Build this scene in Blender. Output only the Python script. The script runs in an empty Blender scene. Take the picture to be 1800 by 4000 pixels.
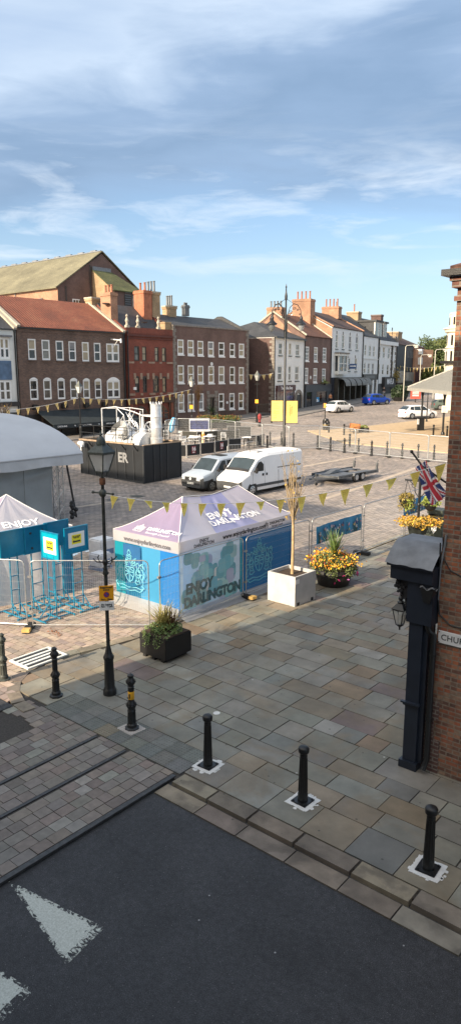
import bpy, bmesh, math, random
from mathutils import Vector, Matrix, noise
random.seed(7)
R = math.radians
scene = bpy.context.scene
COL = scene.collection
V = Vector

# ------------------------------------------------------------------ the place
# world axes: x runs along the kerb, y runs away across the market place
CAM_H, FOC, TILT, YAW = 7.0, 2750.0, R(11.2), R(40)
SN, CS = math.sin(YAW), math.cos(YAW)

def Z(a, b):
    """height of the market place, which climbs gently away from the church"""
    t = -SN * a + CS * b
    if t < 38: return 0.0
    if t < 44: return .033 * (t - 38) ** 2 / 12
    if t < 130: return .033 * (t - 41)
    return .033 * 89

_f = V((-SN * math.cos(TILT), CS * math.cos(TILT), -math.sin(TILT)))
_r = V((CS, SN, 0))
_u = V((-SN * math.sin(TILT), CS * math.sin(TILT), math.cos(TILT)))
EYE = V((0, 0, CAM_H))

def ray(px, py): return _f + _r * ((px - 900) / FOC) - _u * ((py - 2000) / FOC)

def G(px, py, h=0.0):
    """survey: the ground point (raised by h) on a sight line of the photograph"""
    d = ray(px, py); fn = lambda t: CAM_H + t * d.z - Z(t * d.x, t * d.y) - h
    t = 0
    while fn(t) > 0 and t < 600: t += .5
    lo, hi = t - .5, t
    for _ in range(30):
        m = (lo + hi) / 2
        if fn(m) > 0: lo = m
        else: hi = m
    return EYE + d * lo

def PA(px, py, a): d = ray(px, py); return EYE + d * (a / d.x)
def PB(px, py, b): d = ray(px, py); return EYE + d * (b / d.y)
def HT(a, b, py):
    t = -SN * a + CS * b; y = -(py - 2000) / FOC
    return CAM_H + t * (y * math.cos(TILT) - math.sin(TILT)) / (math.cos(TILT) + y * math.sin(TILT))

# ------------------------------------------------------------------ materials
MATS = {}
def nodes_of(name):
    m = bpy.data.materials.new(name); m.use_nodes = True
    nt = m.node_tree; b = nt.nodes['Principled BSDF']
    MATS[name] = m
    return m, nt, b
def N(nt, typ, **kw):
    n = nt.nodes.new(typ)
    for k, v in kw.items():
        if k in n.inputs: n.inputs[k].default_value = v
        else: setattr(n, k, v)
    return n
def L(nt, a, b): nt.links.new(a, b)
def ramp(nt, fac, stops):
    r = nt.nodes.new('ShaderNodeValToRGB'); e = r.color_ramp.elements
    while len(e) < len(stops): e.new(.5)
    for i, (p, c) in enumerate(stops):
        e[i].position = p; e[i].color = (c[0], c[1], c[2], 1) if not isinstance(c, (int, float)) else (c, c, c, 1)
    L(nt, fac, r.inputs[0]); return r.outputs[0]
def mix(nt, a, b, fac, mode='MIX'):
    n = nt.nodes.new('ShaderNodeMix'); n.data_type = 'RGBA'; n.blend_type = mode
    for s, v in ((0, fac), (6, a), (7, b)):
        if hasattr(v, 'is_linked') or hasattr(v, 'links'): L(nt, v, n.inputs[s])
        elif isinstance(v, (int, float)) and s == 0: n.inputs[0].default_value = v
        else: n.inputs[s].default_value = (v[0], v[1], v[2], 1)
    return n.outputs[2]
def sc(c, k): return tuple(min(1, x * k) for x in c[:3])
def bump(nt, b, h, strength=.3, dist=.02):
    n = N(nt, 'ShaderNodeBump'); n.inputs['Strength'].default_value = strength; n.inputs['Distance'].default_value = dist
    L(nt, h, n.inputs['Height']); L(nt, n.outputs[0], b.inputs['Normal'])
def noise_t(nt, scale, detail=4, vec=None, rough=.55, dist=0):
    n = N(nt, 'ShaderNodeTexNoise'); n.inputs['Scale'].default_value = scale; n.inputs['Detail'].default_value = detail
    n.inputs['Roughness'].default_value = rough; n.inputs['Distortion'].default_value = dist
    if vec is None: vec = N(nt, 'ShaderNodeTexCoord').outputs['Object']
    L(nt, vec, n.inputs['Vector']); return n.outputs['Fac']

def pm(name, col, rough=.6, metal=0, var=.15, scale=3, bmp=0, bscale=40, spec=.5):
    if name in MATS: return MATS[name]
    m, nt, b = nodes_of(name)
    f = noise_t(nt, scale, 5)
    c = ramp(nt, f, [(.3, sc(col, 1 - var)), (.7, sc(col, 1 + var))])
    L(nt, c, b.inputs['Base Color'])
    b.inputs['Roughness'].default_value = rough; b.inputs['Metallic'].default_value = metal
    b.inputs['Specular IOR Level'].default_value = spec
    if bmp: bump(nt, b, noise_t(nt, bscale, 3), bmp)
    return m

def colm(name, rough=.8, var=.25, scale=5, bmp=.3, bscale=50, stain=None):
    """colour of each stone / petal comes from its own attribute"""
    m, nt, b = nodes_of(name)
    at = N(nt, 'ShaderNodeAttribute', attribute_name='Col')
    f = noise_t(nt, scale, 6)
    k = ramp(nt, f, [(.25, 1 - var), (.75, 1 + var)])
    c = mix(nt, at.outputs['Color'], k, 1.0, 'MULTIPLY')
    if stain:
        f2 = noise_t(nt, stain[1], 5, dist=.6)
        c = mix(nt, c, mix(nt, c, stain[0], .55), ramp(nt, f2, [(.5, 0.), (.62, 1.)]))
        f4 = noise_t(nt, .7, 6, rough=.7)
        c = mix(nt, c, ramp(nt, f4, [(.3, .72), (.7, 1.22)]), 1.0, 'MULTIPLY')
        vg = N(nt, 'ShaderNodeTexVoronoi'); vg.inputs['Scale'].default_value = 3.2; L(nt, N(nt, 'ShaderNodeTexCoord').outputs['Object'], vg.inputs['Vector'])
        c = mix(nt, c, (.05,.05,.045), ramp(nt, vg.outputs['Distance'], [(.05, .75), (.08, 0.)]))
        vw = N(nt, 'ShaderNodeTexVoronoi'); vw.inputs['Scale'].default_value = 1.3; L(nt, N(nt, 'ShaderNodeTexCoord').outputs['Object'], vw.inputs['Vector'])
        c = mix(nt, c, (.5,.5,.47), ramp(nt, vw.outputs['Distance'], [(.022, .8), (.032, 0.)]))
    L(nt, c, b.inputs['Base Color']); b.inputs['Roughness'].default_value = rough
    if bmp: bump(nt, b, noise_t(nt, bscale, 4), bmp, .01)
    return m

def brickm(name, c1, c2, mortar, bw=.225, rh=.075, ms=.012, big=.35, rough=.85, bmp=.4, third=None, bigscale=.6):
    m, nt, b = nodes_of(name)
    uv = N(nt, 'ShaderNodeUVMap').outputs[0]
    t = N(nt, 'ShaderNodeTexBrick'); L(nt, uv, t.inputs['Vector'])
    t.inputs['Scale'].default_value = 1; t.inputs['Brick Width'].default_value = bw; t.inputs['Row Height'].default_value = rh
    t.inputs['Mortar Size'].default_value = ms; t.inputs['Mortar Smooth'].default_value = .3; t.inputs['Bias'].default_value = -.1
    t.inputs['Color1'].default_value = (*c1, 1); t.inputs['Color2'].default_value = (*c2, 1); t.inputs['Mortar'].default_value = (*mortar, 1)
    c = t.outputs['Color']
    if third:
        w = N(nt, 'ShaderNodeTexWhiteNoise', noise_dimensions='2D')
        # per-brick third tone
        s = N(nt, 'ShaderNodeSeparateXYZ'); L(nt, uv, s.inputs[0])
        def math_(op, a, v):
            n = N(nt, 'ShaderNodeMath', operation=op); L(nt, a, n.inputs[0])
            if hasattr(v, 'links'): L(nt, v, n.inputs[1])
            else: n.inputs[1].default_value = v
            return n.outputs[0]
        row = math_('FLOOR', math_('DIVIDE', s.outputs[1], rh), 0)
        off = math_('MULTIPLY', math_('MODULO', row, 2.0), bw * .5)
        colx = math_('FLOOR', math_('DIVIDE', math_('SUBTRACT', s.outputs[0], off), bw), 0)
        cb = N(nt, 'ShaderNodeCombineXYZ'); L(nt, colx, cb.inputs[0]); L(nt, row, cb.inputs[1])
        L(nt, cb.outputs[0], w.inputs['Vector'])
        tone = ramp(nt, w.outputs['Value'], third)
        c2_ = mix(nt, tone, mortar, t.outputs['Fac'])
        c = mix(nt, c, c2_, .8)
    f = noise_t(nt, bigscale, 6, rough=.65)
    k = ramp(nt, f, [(.3, 1 - big), (.7, 1 + big)])
    c = mix(nt, c, k, 1.0, 'MULTIPLY')
    f2 = noise_t(nt, 14, 4)
    c = mix(nt, c, ramp(nt, f2, [(.3, .75), (.7, 1.2)]), 1.0, 'MULTIPLY')
    L(nt, c, b.inputs['Base Color']); b.inputs['Roughness'].default_value = rough
    if bmp:
        h = mix(nt, t.outputs['Fac'], noise_t(nt, 30, 4), .35)
        n = N(nt, 'ShaderNodeBump'); n.invert = True; n.inputs['Strength'].default_value = bmp; n.inputs['Distance'].default_value = .012
        L(nt, h, n.inputs['Height']); L(nt, n.outputs[0], b.inputs['Normal'])
    return m

def see_through(m, k, tint=None):
    """cloth that lets some light through"""
    nt = m.node_tree; b = nt.nodes['Principled BSDF']; out = nt.nodes['Material Output']
    t = nt.nodes.new('ShaderNodeBsdfTranslucent'); x = nt.nodes.new('ShaderNodeMixShader'); x.inputs[0].default_value = k
    src = b.inputs['Base Color'].links[0].from_socket
    nt.links.new(src, t.inputs[0]); nt.links.new(b.outputs[0], x.inputs[1]); nt.links.new(t.outputs[0], x.inputs[2]); nt.links.new(x.outputs[0], out.inputs[0])
    return m
def glassm(name, col=(.015, .02, .025), rough=.06, alpha=None, var=.5):
    m, nt, b = nodes_of(name)
    rnd = N(nt, 'ShaderNodeObjectInfo').outputs['Random']
    f = noise_t(nt, 1.1, 3)
    c = mix(nt, col, sc(col, 3.0), ramp(nt, f, [(.42, 0.), (.6, var)]))
    c = mix(nt, c, sc(col, 4.5), ramp(nt, rnd, [(.5, 0.), (1, .5)]))
    L(nt, c, b.inputs['Base Color']); b.inputs['Roughness'].default_value = rough
    b.inputs['Specular IOR Level'].default_value = .8
    if alpha: b.inputs['Alpha'].default_value = alpha
    bump(nt, b, noise_t(nt, 1.5, 2), .06, .05)
    return m

# ------------------------------------------------------------------ mesh builder
class MB:
    def __init__(s): s.v, s.f, s.c, s.m = [], [], [], []; s.col = None; s.mi = 0
    def add(s, vs, fs):
        o = len(s.v); s.v += [V(p) for p in vs]
        for f in fs: s.f.append([i + o for i in f]); s.c.append(s.col); s.m.append(s.mi)
        return s
    def poly(s, *p): return s.add(p, [range(len(p))])
    def box(s, x0, y0, z0, x1, y1, z1):
        return s.add([(x0,y0,z0),(x1,y0,z0),(x1,y1,z0),(x0,y1,z0),(x0,y0,z1),(x1,y0,z1),(x1,y1,z1),(x0,y1,z1)],
                     [(3,2,1,0),(4,5,6,7),(0,1,5,4),(1,2,6,5),(2,3,7,6),(3,0,4,7)])
    def cbox(s, x, y, z, w, d, h): return s.box(x-w/2, y-d/2, z, x+w/2, y+d/2, z+h)
    def bevbox(s, x0, y0, z0, x1, y1, z1, b=.02):
        bm = bmesh.new(); bmesh.ops.create_cube(bm, size=1)
        for v in bm.verts: v.co = V(((x0+x1)/2+v.co.x*(x1-x0), (y0+y1)/2+v.co.y*(y1-y0), (z0+z1)/2+v.co.z*(z1-z0)))
        bmesh.ops.bevel(bm, geom=bm.edges[:], offset=b, segments=2, affect='EDGES')
        bm.verts.index_update(); s.add([v.co.copy() for v in bm.verts], [[v.index for v in f.verts] for f in bm.faces]); bm.free(); return s
    def extr(s, pts, vec):
        n = len(pts); p = [V(q) for q in pts]; e = V(vec)
        return s.add(p + [q + e for q in p], [list(range(n))[::-1], list(range(n, 2*n))] + [(i, (i+1) % n, n + (i+1) % n, n + i) for i in range(n)])
    def beam(s, p, q, w, h=None, up=(0,0,1)):
        h = h or w; p, q = V(p), V(q); d = (q - p).normalized(); u = V(up)
        if abs(d.dot(u)) > .98: u = V((1,0,0))
        x = d.cross(u).normalized() * w/2; y = x.normalized().cross(d) * h/2
        return s.extr([p-x-y, p+x-y, p+x+y, p-x+y], q - p)
    def tube(s, pts, r, n=6, cap=True):
        P = [V(p) for p in pts]; rs = r if isinstance(r, (list, tuple)) else [r]*len(P)
        vs, fs = [], []; prev = None
        for i, p in enumerate(P):
            d = (P[min(i+1, len(P)-1)] - P[max(i-1, 0)]).normalized()
            if prev is None:
                x = d.cross(V((0,0,1)))
                if x.length < .1: x = d.cross(V((1,0,0)))
            else: x = prev - d * prev.dot(d)
            x.normalize(); prev = x; y = d.cross(x)
            for k in range(n):
                t = 2*math.pi*k/n; vs.append(p + (x*math.cos(t) + y*math.sin(t))*rs[i])
        for i in range(len(P)-1):
            for k in range(n): fs.append((i*n+k, i*n+(k+1)%n, (i+1)*n+(k+1)%n, (i+1)*n+k))
        if cap: fs += [list(range(n))[::-1], list(range((len(P)-1)*n, len(P)*n))]
        return s.add(vs, fs)
    def lathe(s, prof, c=(0,0,0), n=16, rot=0):
        vs, fs = [], []
        for r, z in prof:
            for k in range(n):
                t = 2*math.pi*k/n + rot; vs.append((c[0]+r*math.cos(t), c[1]+r*math.sin(t), c[2]+z))
        for i in range(len(prof)-1):
            for k in range(n): fs.append((i*n+k, i*n+(k+1)%n, (i+1)*n+(k+1)%n, (i+1)*n+k))
        fs += [list(range(n))[::-1], list(range((len(prof)-1)*n, len(prof)*n))]
        return s.add(vs, fs)
    def cyl(s, p, q, r, n=16): return s.tube([p, q], r, n)
    def ball(s, c, r, n=10, sq=(1,1,1)):
        m = n//2; pr = [(max(1e-3, math.sin(math.pi*i/m)), -math.cos(math.pi*i/m)) for i in range(m+1)]
        vs, fs = [], []
        for rr, zz in pr:
            for k in range(n):
                t = 2*math.pi*k/n; vs.append((c[0]+r*sq[0]*rr*math.cos(t), c[1]+r*sq[1]*rr*math.sin(t), c[2]+r*sq[2]*zz))
        for i in range(m):
            for k in range(n): fs.append((i*n+k, i*n+(k+1)%n, (i+1)*n+(k+1)%n, (i+1)*n+k))
        return s.add(vs, fs)
    def grid(s, fn, nu, nv):
        vs = [fn(i/nu, j/nv) for j in range(nv+1) for i in range(nu+1)]
        return s.add(vs, [(j*(nu+1)+i, j*(nu+1)+i+1, (j+1)*(nu+1)+i+1, (j+1)*(nu+1)+i) for j in range(nv) for i in range(nu)])
    def leaf(s, c, size, flat=0):
        n = V((random.gauss(0,1), random.gauss(0,1), random.gauss(0,1)+flat)).normalized()
        x = n.orthogonal().normalized(); a = random.random()*6.28
        x = x*math.cos(a) + n.cross(x)*math.sin(a); y = n.cross(x); k = size*random.uniform(.6, 1.3)
        c = V(c); return s.add([c-x*k, c-y*k*.5, c+x*k, c+y*k*.5], [(0,1,2,3)])
    def blade(s, base, dirv, length, w, droop=.5, seg=4):
        b = V(base); d = V(dirv).normalized(); side = d.cross(V((0,0,1)))
        if side.length < .05: side = V((1,0,0))
        side.normalize(); vs = []
        p = b.copy(); dd = d.copy()
        for i in range(seg+1):
            ww = w*(1-(i/seg)**1.5)*.5 + .001
            vs += [p - side*ww, p + side*ww]; p = p + dd*(length/seg); dd = (dd + V((0,0,-droop/seg))).normalized()
        return s.add(vs, [(2*i, 2*i+1, 2*i+3, 2*i+2) for i in range(seg)])
    def pieces(s):
        par = list(range(len(s.v)))
        def fd(i):
            while par[i] != i: par[i] = par[par[i]]; i = par[i]
            return i
        for f in s.f:
            a = fd(f[0])
            for q in f[1:]: par[fd(q)] = a
        isl = {}
        for i, v in enumerate(s.v):
            r_ = fd(i); b = isl.get(r_)
            if b is None: isl[r_] = [list(v), list(v)]
            else:
                for k in range(3): b[0][k] = min(b[0][k], v[k]); b[1][k] = max(b[1][k], v[k])
            if len(isl) > 90: return None
        ks = list(isl); sz = [max(isl[k][1][j]-isl[k][0][j] for j in range(3)) for k in ks]; pp = list(range(len(ks)))
        def f2(i):
            while pp[i] != i: i = pp[i]
            return i
        for i in range(len(ks)):
            for j in range(i):
                a, b = isl[ks[i]], isl[ks[j]]
                g2 = sum(max(0, a[0][k]-b[1][k], b[0][k]-a[1][k])**2 for k in range(3))
                if math.sqrt(g2) <= max(.02, .5*max(sz[i], sz[j])): pp[f2(i)] = f2(j)
        grp = {k: f2(i) for i, k in enumerate(ks)}; n = len(set(grp.values()))
        if n < 2 or n > 14: return None
        out = {}
        for fi, f in enumerate(s.f):
            g = grp[fd(f[0])]; mb = out.setdefault(g, (MB(), {}))
            idx = []
            for q in f:
                if q not in mb[1]: mb[1][q] = len(mb[0].v); mb[0].v.append(s.v[q])
                idx.append(mb[1][q])
            mb[0].f.append(idx); mb[0].c.append(s.c[fi]); mb[0].m.append(s.m[fi])
        return [m for m, _ in sorted(out.values(), key=lambda t: -len(t[0].f))]
    def build(s, name, mat, parent=None, world=False, smooth=None, fix=True, whole=False):
        if parent is not None and not whole:
            ps = s.pieces()
            if ps: return [m.build(name, mat, parent, world, smooth, fix, True) for m in ps][0]
        me = bpy.data.meshes.new(name)
        vs = s.v
        if world and parent is not None:
            root = parent
            while root.parent: root = root.parent
            inv = Matrix.LocRotScale(root.location, root.rotation_euler, root.scale).inverted()
            vs = [inv @ p for p in vs]
        me.from_pydata([tuple(p) for p in vs], [], s.f)
        if fix:
            bm = bmesh.new(); bm.from_mesh(me); bmesh.ops.recalc_face_normals(bm, faces=bm.faces[:]); bm.to_mesh(me); bm.free()
        for mm in (mat if isinstance(mat, (list, tuple)) else [mat]): me.materials.append(mm)
        if any(s.m):
            me.polygons.foreach_set('material_index', s.m)
        has = any(c is not None for c in s.c)
        me.uv_layers.new(name='UVMap')
        if has: me.color_attributes.new('Col', 'FLOAT_COLOR', 'CORNER')
        uv = me.uv_layers['UVMap'].data; ca = me.color_attributes['Col'].data if has else None
        zz = V((0,0,1))
        for p in me.polygons:
            nrm = p.normal; t = zz.cross(nrm)
            if t.length < .02: t = V((1,0,0))
            t.normalize(); b = nrm.cross(t)
            for li in p.loop_indices:
                co = me.vertices[me.loops[li].vertex_index].co
                uv[li].uv = (co.dot(t), co.dot(b))
                if ca: c = s.c[p.index] or (.5,.5,.5); ca[li].color = (c[0], c[1], c[2], 1)
        if smooth is not None:
            me.polygons.foreach_set('use_smooth', [True]*len(me.polygons)); me.set_sharp_from_angle(angle=R(smooth))
        o = bpy.data.objects.new(name, me); COL.objects.link(o)
        if parent is not None: o.parent = parent
        return o

def tag(o, label=None, cat=None, group=None, kind=None):
    if label: o['label'] = label
    if cat: o['category'] = cat
    if group: o['group'] = group
    if kind: o['kind'] = kind
    return o
def thing(name, label, cat, loc=(0,0,0), rz=0, group=None):
    o = bpy.data.objects.new(name, None); COL.objects.link(o); o.empty_display_size = .2
    o.location = loc; o.rotation_euler = (0, 0, rz)
    return tag(o, label, cat, group)
def dup(o, parent=None):
    c = o.copy(); COL.objects.link(c)
    if parent is not None: c.parent = parent
    for ch in list(o.children): dup(ch, c)
    return c
def put(o, loc, rz=0, label=None, group=None):
    o.location = loc; o.rotation_euler = (0, 0, rz)
    if label: o['label'] = label
    if group: o['group'] = group
    return o
def struct(o): o['kind'] = 'structure'; return o

def text_geo(body, size, bold=.0, ext=.002, align='CENTER', spacing=1.0):
    cu = bpy.data.curves.new('lettering', 'FONT'); cu.body = body; cu.size = size; cu.align_x = align; cu.align_y = 'CENTER'
    cu.offset = bold; cu.extrude = ext; cu.resolution_u = 3; cu.space_character = spacing; cu.space_line = .85
    ob = bpy.data.objects.new('lettering', cu); COL.objects.link(ob)
    dg = bpy.context.evaluated_depsgraph_get(); dg.update()
    me = bpy.data.meshes.new_from_object(ob.evaluated_get(dg)); bpy.data.objects.remove(ob); bpy.data.curves.remove(cu)
    return me
def text(body, size, mat, parent, O, X, Y, bold=0., ext=.002, align='CENTER', world=True, name='lettering', spacing=1.0):
    me = text_geo(body, size, bold, ext, align, spacing)
    X, Y = V(X).normalized(), V(Y); Y = (Y - X*Y.dot(X)*0).normalized(); Nn = X.cross(Y).normalized()
    M4 = Matrix(((X.x,Y.x,Nn.x,O[0]),(X.y,Y.y,Nn.y,O[1]),(X.z,Y.z,Nn.z,O[2]),(0,0,0,1)))
    if world and parent is not None:
        root = parent
        while root.parent: root = root.parent
        M4 = Matrix.LocRotScale(root.location, root.rotation_euler, root.scale).inverted() @ M4
    me.transform(M4); me.materials.clear(); me.materials.append(mat)
    o = bpy.data.objects.new(name, me); COL.objects.link(o)
    if parent is not None: o.parent = parent
    return o
# ------------------------------------------------------------------ shared materials
IRON = pm('black_iron', (.012,.013,.014), .38, 0, .3, 20, .15, 60)
IRON2 = pm('weathered_iron', (.055,.062,.055), .55, .2, .4, 14, .2, 60)
STEEL = pm('galvanised_steel', (.42,.43,.43), .38, .75, .2, 12)
STEELD = pm('dull_steel', (.25,.26,.26), .45, .6, .25, 12)
SILVER = pm('silver_paint', (.62,.63,.64), .35, .35, .12, 6, .1, 20)
WHITEP = pm('white_paint', (.78,.78,.76), .5, 0, .05, 4)
OFFW = pm('offwhite_render', (.72,.72,.70), .8, 0, .07, 1.2, .1, 30)
OFFW2 = pm('cream_render', (.66,.66,.62), .8, 0, .08, 1.0, .1, 30)
STONE = pm('pale_stone', (.40,.36,.29), .85, 0, .22, 5, .3, 30)
STONED = pm('dark_quoin_stone', (.20,.175,.15), .85, 0, .35, 6, .3, 30)
SLATE = brickm('slate_roof', (.045,.047,.05), (.065,.065,.068), (.025,.025,.026), .3, .22, .015, .3, .7, .4)
BTILE = brickm('brown_roof_tile', (.075,.045,.038), (.10,.055,.042), (.035,.022,.02), .26, .2, .02, .35, .85, .4)
GREYM = pm('grey_metal', (.13,.135,.14), .5, .3, .15, 6)
BLACKP = pm('black_plastic', (.012,.012,.013), .55, 0, .3, 8)
RUBBER = pm('rubber', (.02,.02,.02), .8, 0, .3, 20)
DARKWOOD = pm('dark_joinery', (.022,.02,.02), .45, 0, .3, 5)
NAVY = pm('navy_paint', (.014,.02,.033), .42, 0, .18, 3, .06, 15)
LEAD = pm('lead_sheet', (.19,.20,.215), .55, .25, .22, 4, .3, 10)
CLAY = pm('clay_pot', (.30,.12,.07), .8, 0, .25, 6)
SOIL = pm('soil', (.05,.032,.02), .95, 0, .5, 20, .8, 30)
LEAF = pm('green_leaf', (.07,.12,.03), .6, 0, .5, 6)
LEAFD = pm('dark_leaf', (.025,.045,.018), .6, 0, .5, 6)
LEAFY = pm('yellow_green_leaf', (.22,.27,.05), .6, 0, .4, 5)
LEAFB = pm('bronze_leaf', (.22,.17,.045), .6, 0, .5, 9)
PETALS = colm('petals', .6, .2, 8, 0)
BARK = pm('pale_bark', (.42,.30,.16), .8, 0, .3, 12, .4, 60)
BARKD = pm('brown_bark', (.10,.07,.045), .85, 0, .35, 8, .4, 30)
GLASS = glassm('window_glass', (.010,.012,.015), .05)
GLASSC = glassm('curtained_glass', (.055,.052,.045), .10, None, .9)
CARGLASS = glassm('vehicle_glass', (.012,.017,.02), .12)
CARGLASS.node_tree.nodes['Principled BSDF'].inputs['Specular IOR Level'].default_value = .35
YEL = pm('yellow_vinyl', (.80,.52,.02), .6, 0, .1, 3)
YELF = see_through(pm('yellow_pennant_cloth', (1.0,.77,.20), .7, 0, .08, 6), .72)
YELF2 = see_through(pm('faded_pennant_cloth', (.78,.60,.26), .7, 0, .2, 6), .5)
WIRE = pm('bright_wire', (.50,.51,.51), .5, .1, .1, 12)
INK = pm('dark_ink', (.02,.025,.03), .6, 0, .1, 3)
INKT = pm('teal_ink', (.008,.10,.14), .6, 0, .1, 3)
WHITET = pm('white_lettering', (.82,.82,.82), .6, 0, .03, 3)
GREYT = pm('grey_lettering', (.12,.12,.13), .6, 0, .1, 3)
BLUEP = pm('blue_frame_paint', (.0,.19,.33), .35, .1, .2, 4)
BLUEPB = pm('blue_board_paint', (.0,.17,.32), .35, .1, .15, 2)
CONC = pm('fresh_concrete', (.70,.70,.68), .85, 0, .12, 9, .3, 40)
CONCG = pm('grey_concrete', (.47,.465,.45), .75, 0, .12, 3, .15, 30)
# lantern glass: thin, mostly clear
LGLASS = glassm('lantern_glass', (.66,.67,.64), .3, .34, .3)
PERSP = glassm('scratched_perspex', (.3,.3,.28), .2, .35, .3)
def matte(n, c, r=.7, v=.12, s=4): return pm(n, c, r, 0, v, s)
def worn_paint():
    m, nt, b = nodes_of('worn_road_paint')
    f = noise_t(nt, 9, 8, rough=.75, dist=1.2); f2 = noise_t(nt, 45, 3)
    at = N(nt, 'ShaderNodeAttribute', attribute_name='Col')   # edge distance
    s = N(nt, 'ShaderNodeSeparateColor'); L(nt, at.outputs['Color'], s.inputs[0])
    ad = N(nt, 'ShaderNodeMath', operation='ADD'); L(nt, f, ad.inputs[0]); L(nt, s.outputs[0], ad.inputs[1])
    al = ramp(nt, ad.outputs[0], [(.54, 0.), (.56, 1.)])
    c = ramp(nt, f2, [(.3, (.42,.44,.38)), (.7, (.62,.64,.58))])
    L(nt, c, b.inputs['Base Color']); b.inputs['Roughness'].default_value = .8; L(nt, al, b.inputs['Alpha'])
    return m
# ------------------------------------------------------------------ ground
def slab(mb, x0, y0, x1, y1, z, col, ch=.008, dep=.03, jit=.004, side=.55):
    z = z + random.uniform(-jit, jit)
    tilt = [random.uniform(-jit, jit)*.5 for _ in range(4)]
    tp = [(x0+ch,y0+ch,z+tilt[0]),(x1-ch,y0+ch,z+tilt[1]),(x1-ch,y1-ch,z+tilt[2]),(x0+ch,y1-ch,z+tilt[3])]
    bt = [(x0,y0,z-dep),(x1,y0,z-dep),(x1,y1,z-dep),(x0,y1,z-dep)]
    mb.col = col
    mb.add(tp, [(0,1,2,3)]); mb.col = sc(col, side); mb.add(tp+bt, [(4,5,1,0),(5,6,2,1),(6,7,3,2),(7,4,0,3)]); mb.col = col
def pick(pal):
    r = random.random()*sum(w for w, _ in pal)
    for w, c in pal:
        r -= w
        if r <= 0: break
    k = random.uniform(.88, 1.12)
    return tuple(max(0, x*k*random.uniform(.97, 1.03)) for x in c)

# market place: one sheet of setts to the horizon
m, nt, b = nodes_of('granite_setts')
uv = N(nt, 'ShaderNodeUVMap').outputs[0]
t = N(nt, 'ShaderNodeTexBrick'); L(nt, uv, t.inputs['Vector'])
for k_, v_ in (('Scale',1),('Brick Width',.34),('Row Height',.21),('Mortar Size',.012),('Mortar Smooth',.4),('Bias',0)): t.inputs[k_].default_value = v_
t.inputs['Color1'].default_value = (.33,.275,.235,1); t.inputs['Color2'].default_value = (.205,.18,.163,1); t.inputs['Mortar'].default_value = (.055,.048,.042,1)
c = t.outputs['Color']
c = mix(nt, c, ramp(nt, noise_t(nt, .16, 6, uv), [(.3, .78), (.7, 1.25)]), 1.0, 'MULTIPLY')
c = mix(nt, c, ramp(nt, noise_t(nt, 2.2, 5, uv), [(.3, .72), (.7, 1.3)]), 1.0, 'MULTIPLY')
c = mix(nt, c, (.34,.275,.215), ramp(nt, noise_t(nt, .5, 4, uv), [(.5, 0.), (.75, .6)]))
L(nt, c, b.inputs['Base Color']); b.inputs['Roughness'].default_value = .75
h = mix(nt, t.outputs['Fac'], noise_t(nt, 12, 4, uv), .4)
bn = N(nt, 'ShaderNodeBump'); bn.invert = True; bn.inputs['Strength'].default_value = .8; bn.inputs['Distance'].default_value = .03
L(nt, h, bn.inputs['Height']); L(nt, bn.outputs[0], b.inputs['Normal'])
SETTS = m

mb = MB()
as_ = [-700,-300,-150,-110] + list(range(-90,-22,2)) + [-22,-18,-13.55,-4.5,20,100,300,700]
bs_ = [-60,7.72,15,23] + list(range(25,52,2)) + [52] + list(range(54,134,2)) + [160,250,900]
vs = [(a, b_, Z(a, b_)) for b_ in bs_ for a in as_]
n_ = len(as_); fs = []
for j in range(len(bs_)-1):
    for i in range(n_-1):
        a0, a1, b0, b1 = as_[i], as_[i+1], bs_[j], bs_[j+1]
        if b1 <= 7.8: continue                       # the road has its own sheet
        if a0 >= -22 and b1 <= 23: continue          # block paving and pavement
        if a0 >= -13.6 and b1 <= 52: continue        # pavement, building plots
        fs.append((j*n_+i, j*n_+i+1, (j+1)*n_+i+1, (j+1)*n_+i))
mb.add(vs, fs)
me_o = mb.build('market_square', SETTS); struct(me_o)
uvl = me_o.data.uv_layers[0].data
for lp in me_o.data.loops:
    co = me_o.data.vertices[lp.vertex_index].co; uvl[lp.index].uv = (co.y, co.x)

# asphalt road
m, nt, b = nodes_of('asphalt')
f1 = noise_t(nt, 75, 4, rough=.8); f2 = noise_t(nt, .9, 7, rough=.65); f3 = noise_t(nt, 70, 3)
c = ramp(nt, f1, [(.34, (.010,.0103,.0112)), (.5, (.033,.0335,.036)), (.62, (.066,.066,.069)), (.72, (.17,.168,.168))])
c = mix(nt, c, ramp(nt, f2, [(.3, .66), (.7, 1.25)]), 1.0, 'MULTIPLY')
c = mix(nt, c, ramp(nt, noise_t(nt, 13, 4), [(.32, .74), (.68, 1.26)]), 1.0, 'MULTIPLY')
vo = N(nt, 'ShaderNodeTexVoronoi'); vo.inputs['Scale'].default_value = 14
L(nt, N(nt, 'ShaderNodeTexCoord').outputs['Object'], vo.inputs['Vector'])
c = mix(nt, c, (.30,.295,.28), ramp(nt, vo.outputs['Distance'], [(.05, .6), (.085, 0.)]))
vo2 = N(nt, 'ShaderNodeTexVoronoi'); vo2.inputs['Scale'].default_value = 2.1
L(nt, N(nt, 'ShaderNodeTexCoord').outputs['Object'], vo2.inputs['Vector'])
c = mix(nt, c, (.42,.42,.40), ramp(nt, vo2.outputs['Distance'], [(.022, .8), (.032, 0.)]))
L(nt, c, b.inputs['Base Color']); b.inputs['Roughness'].default_value = .68
bump(nt, b, mix(nt, f1, f3, .4), .7, .012)
ASPH = m
ROADZ = -.065
rd = MB(); 
rd.add([(-60,-40,ROADZ),(40,-40,ROADZ),(40,8.3,ROADZ),(-13.6,8.3,ROADZ),(-13.6,7.7,ROADZ),(-60,7.7,ROADZ)], [(0,1,2,3,4,5)])
struct(rd.build('road', ASPH))

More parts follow.
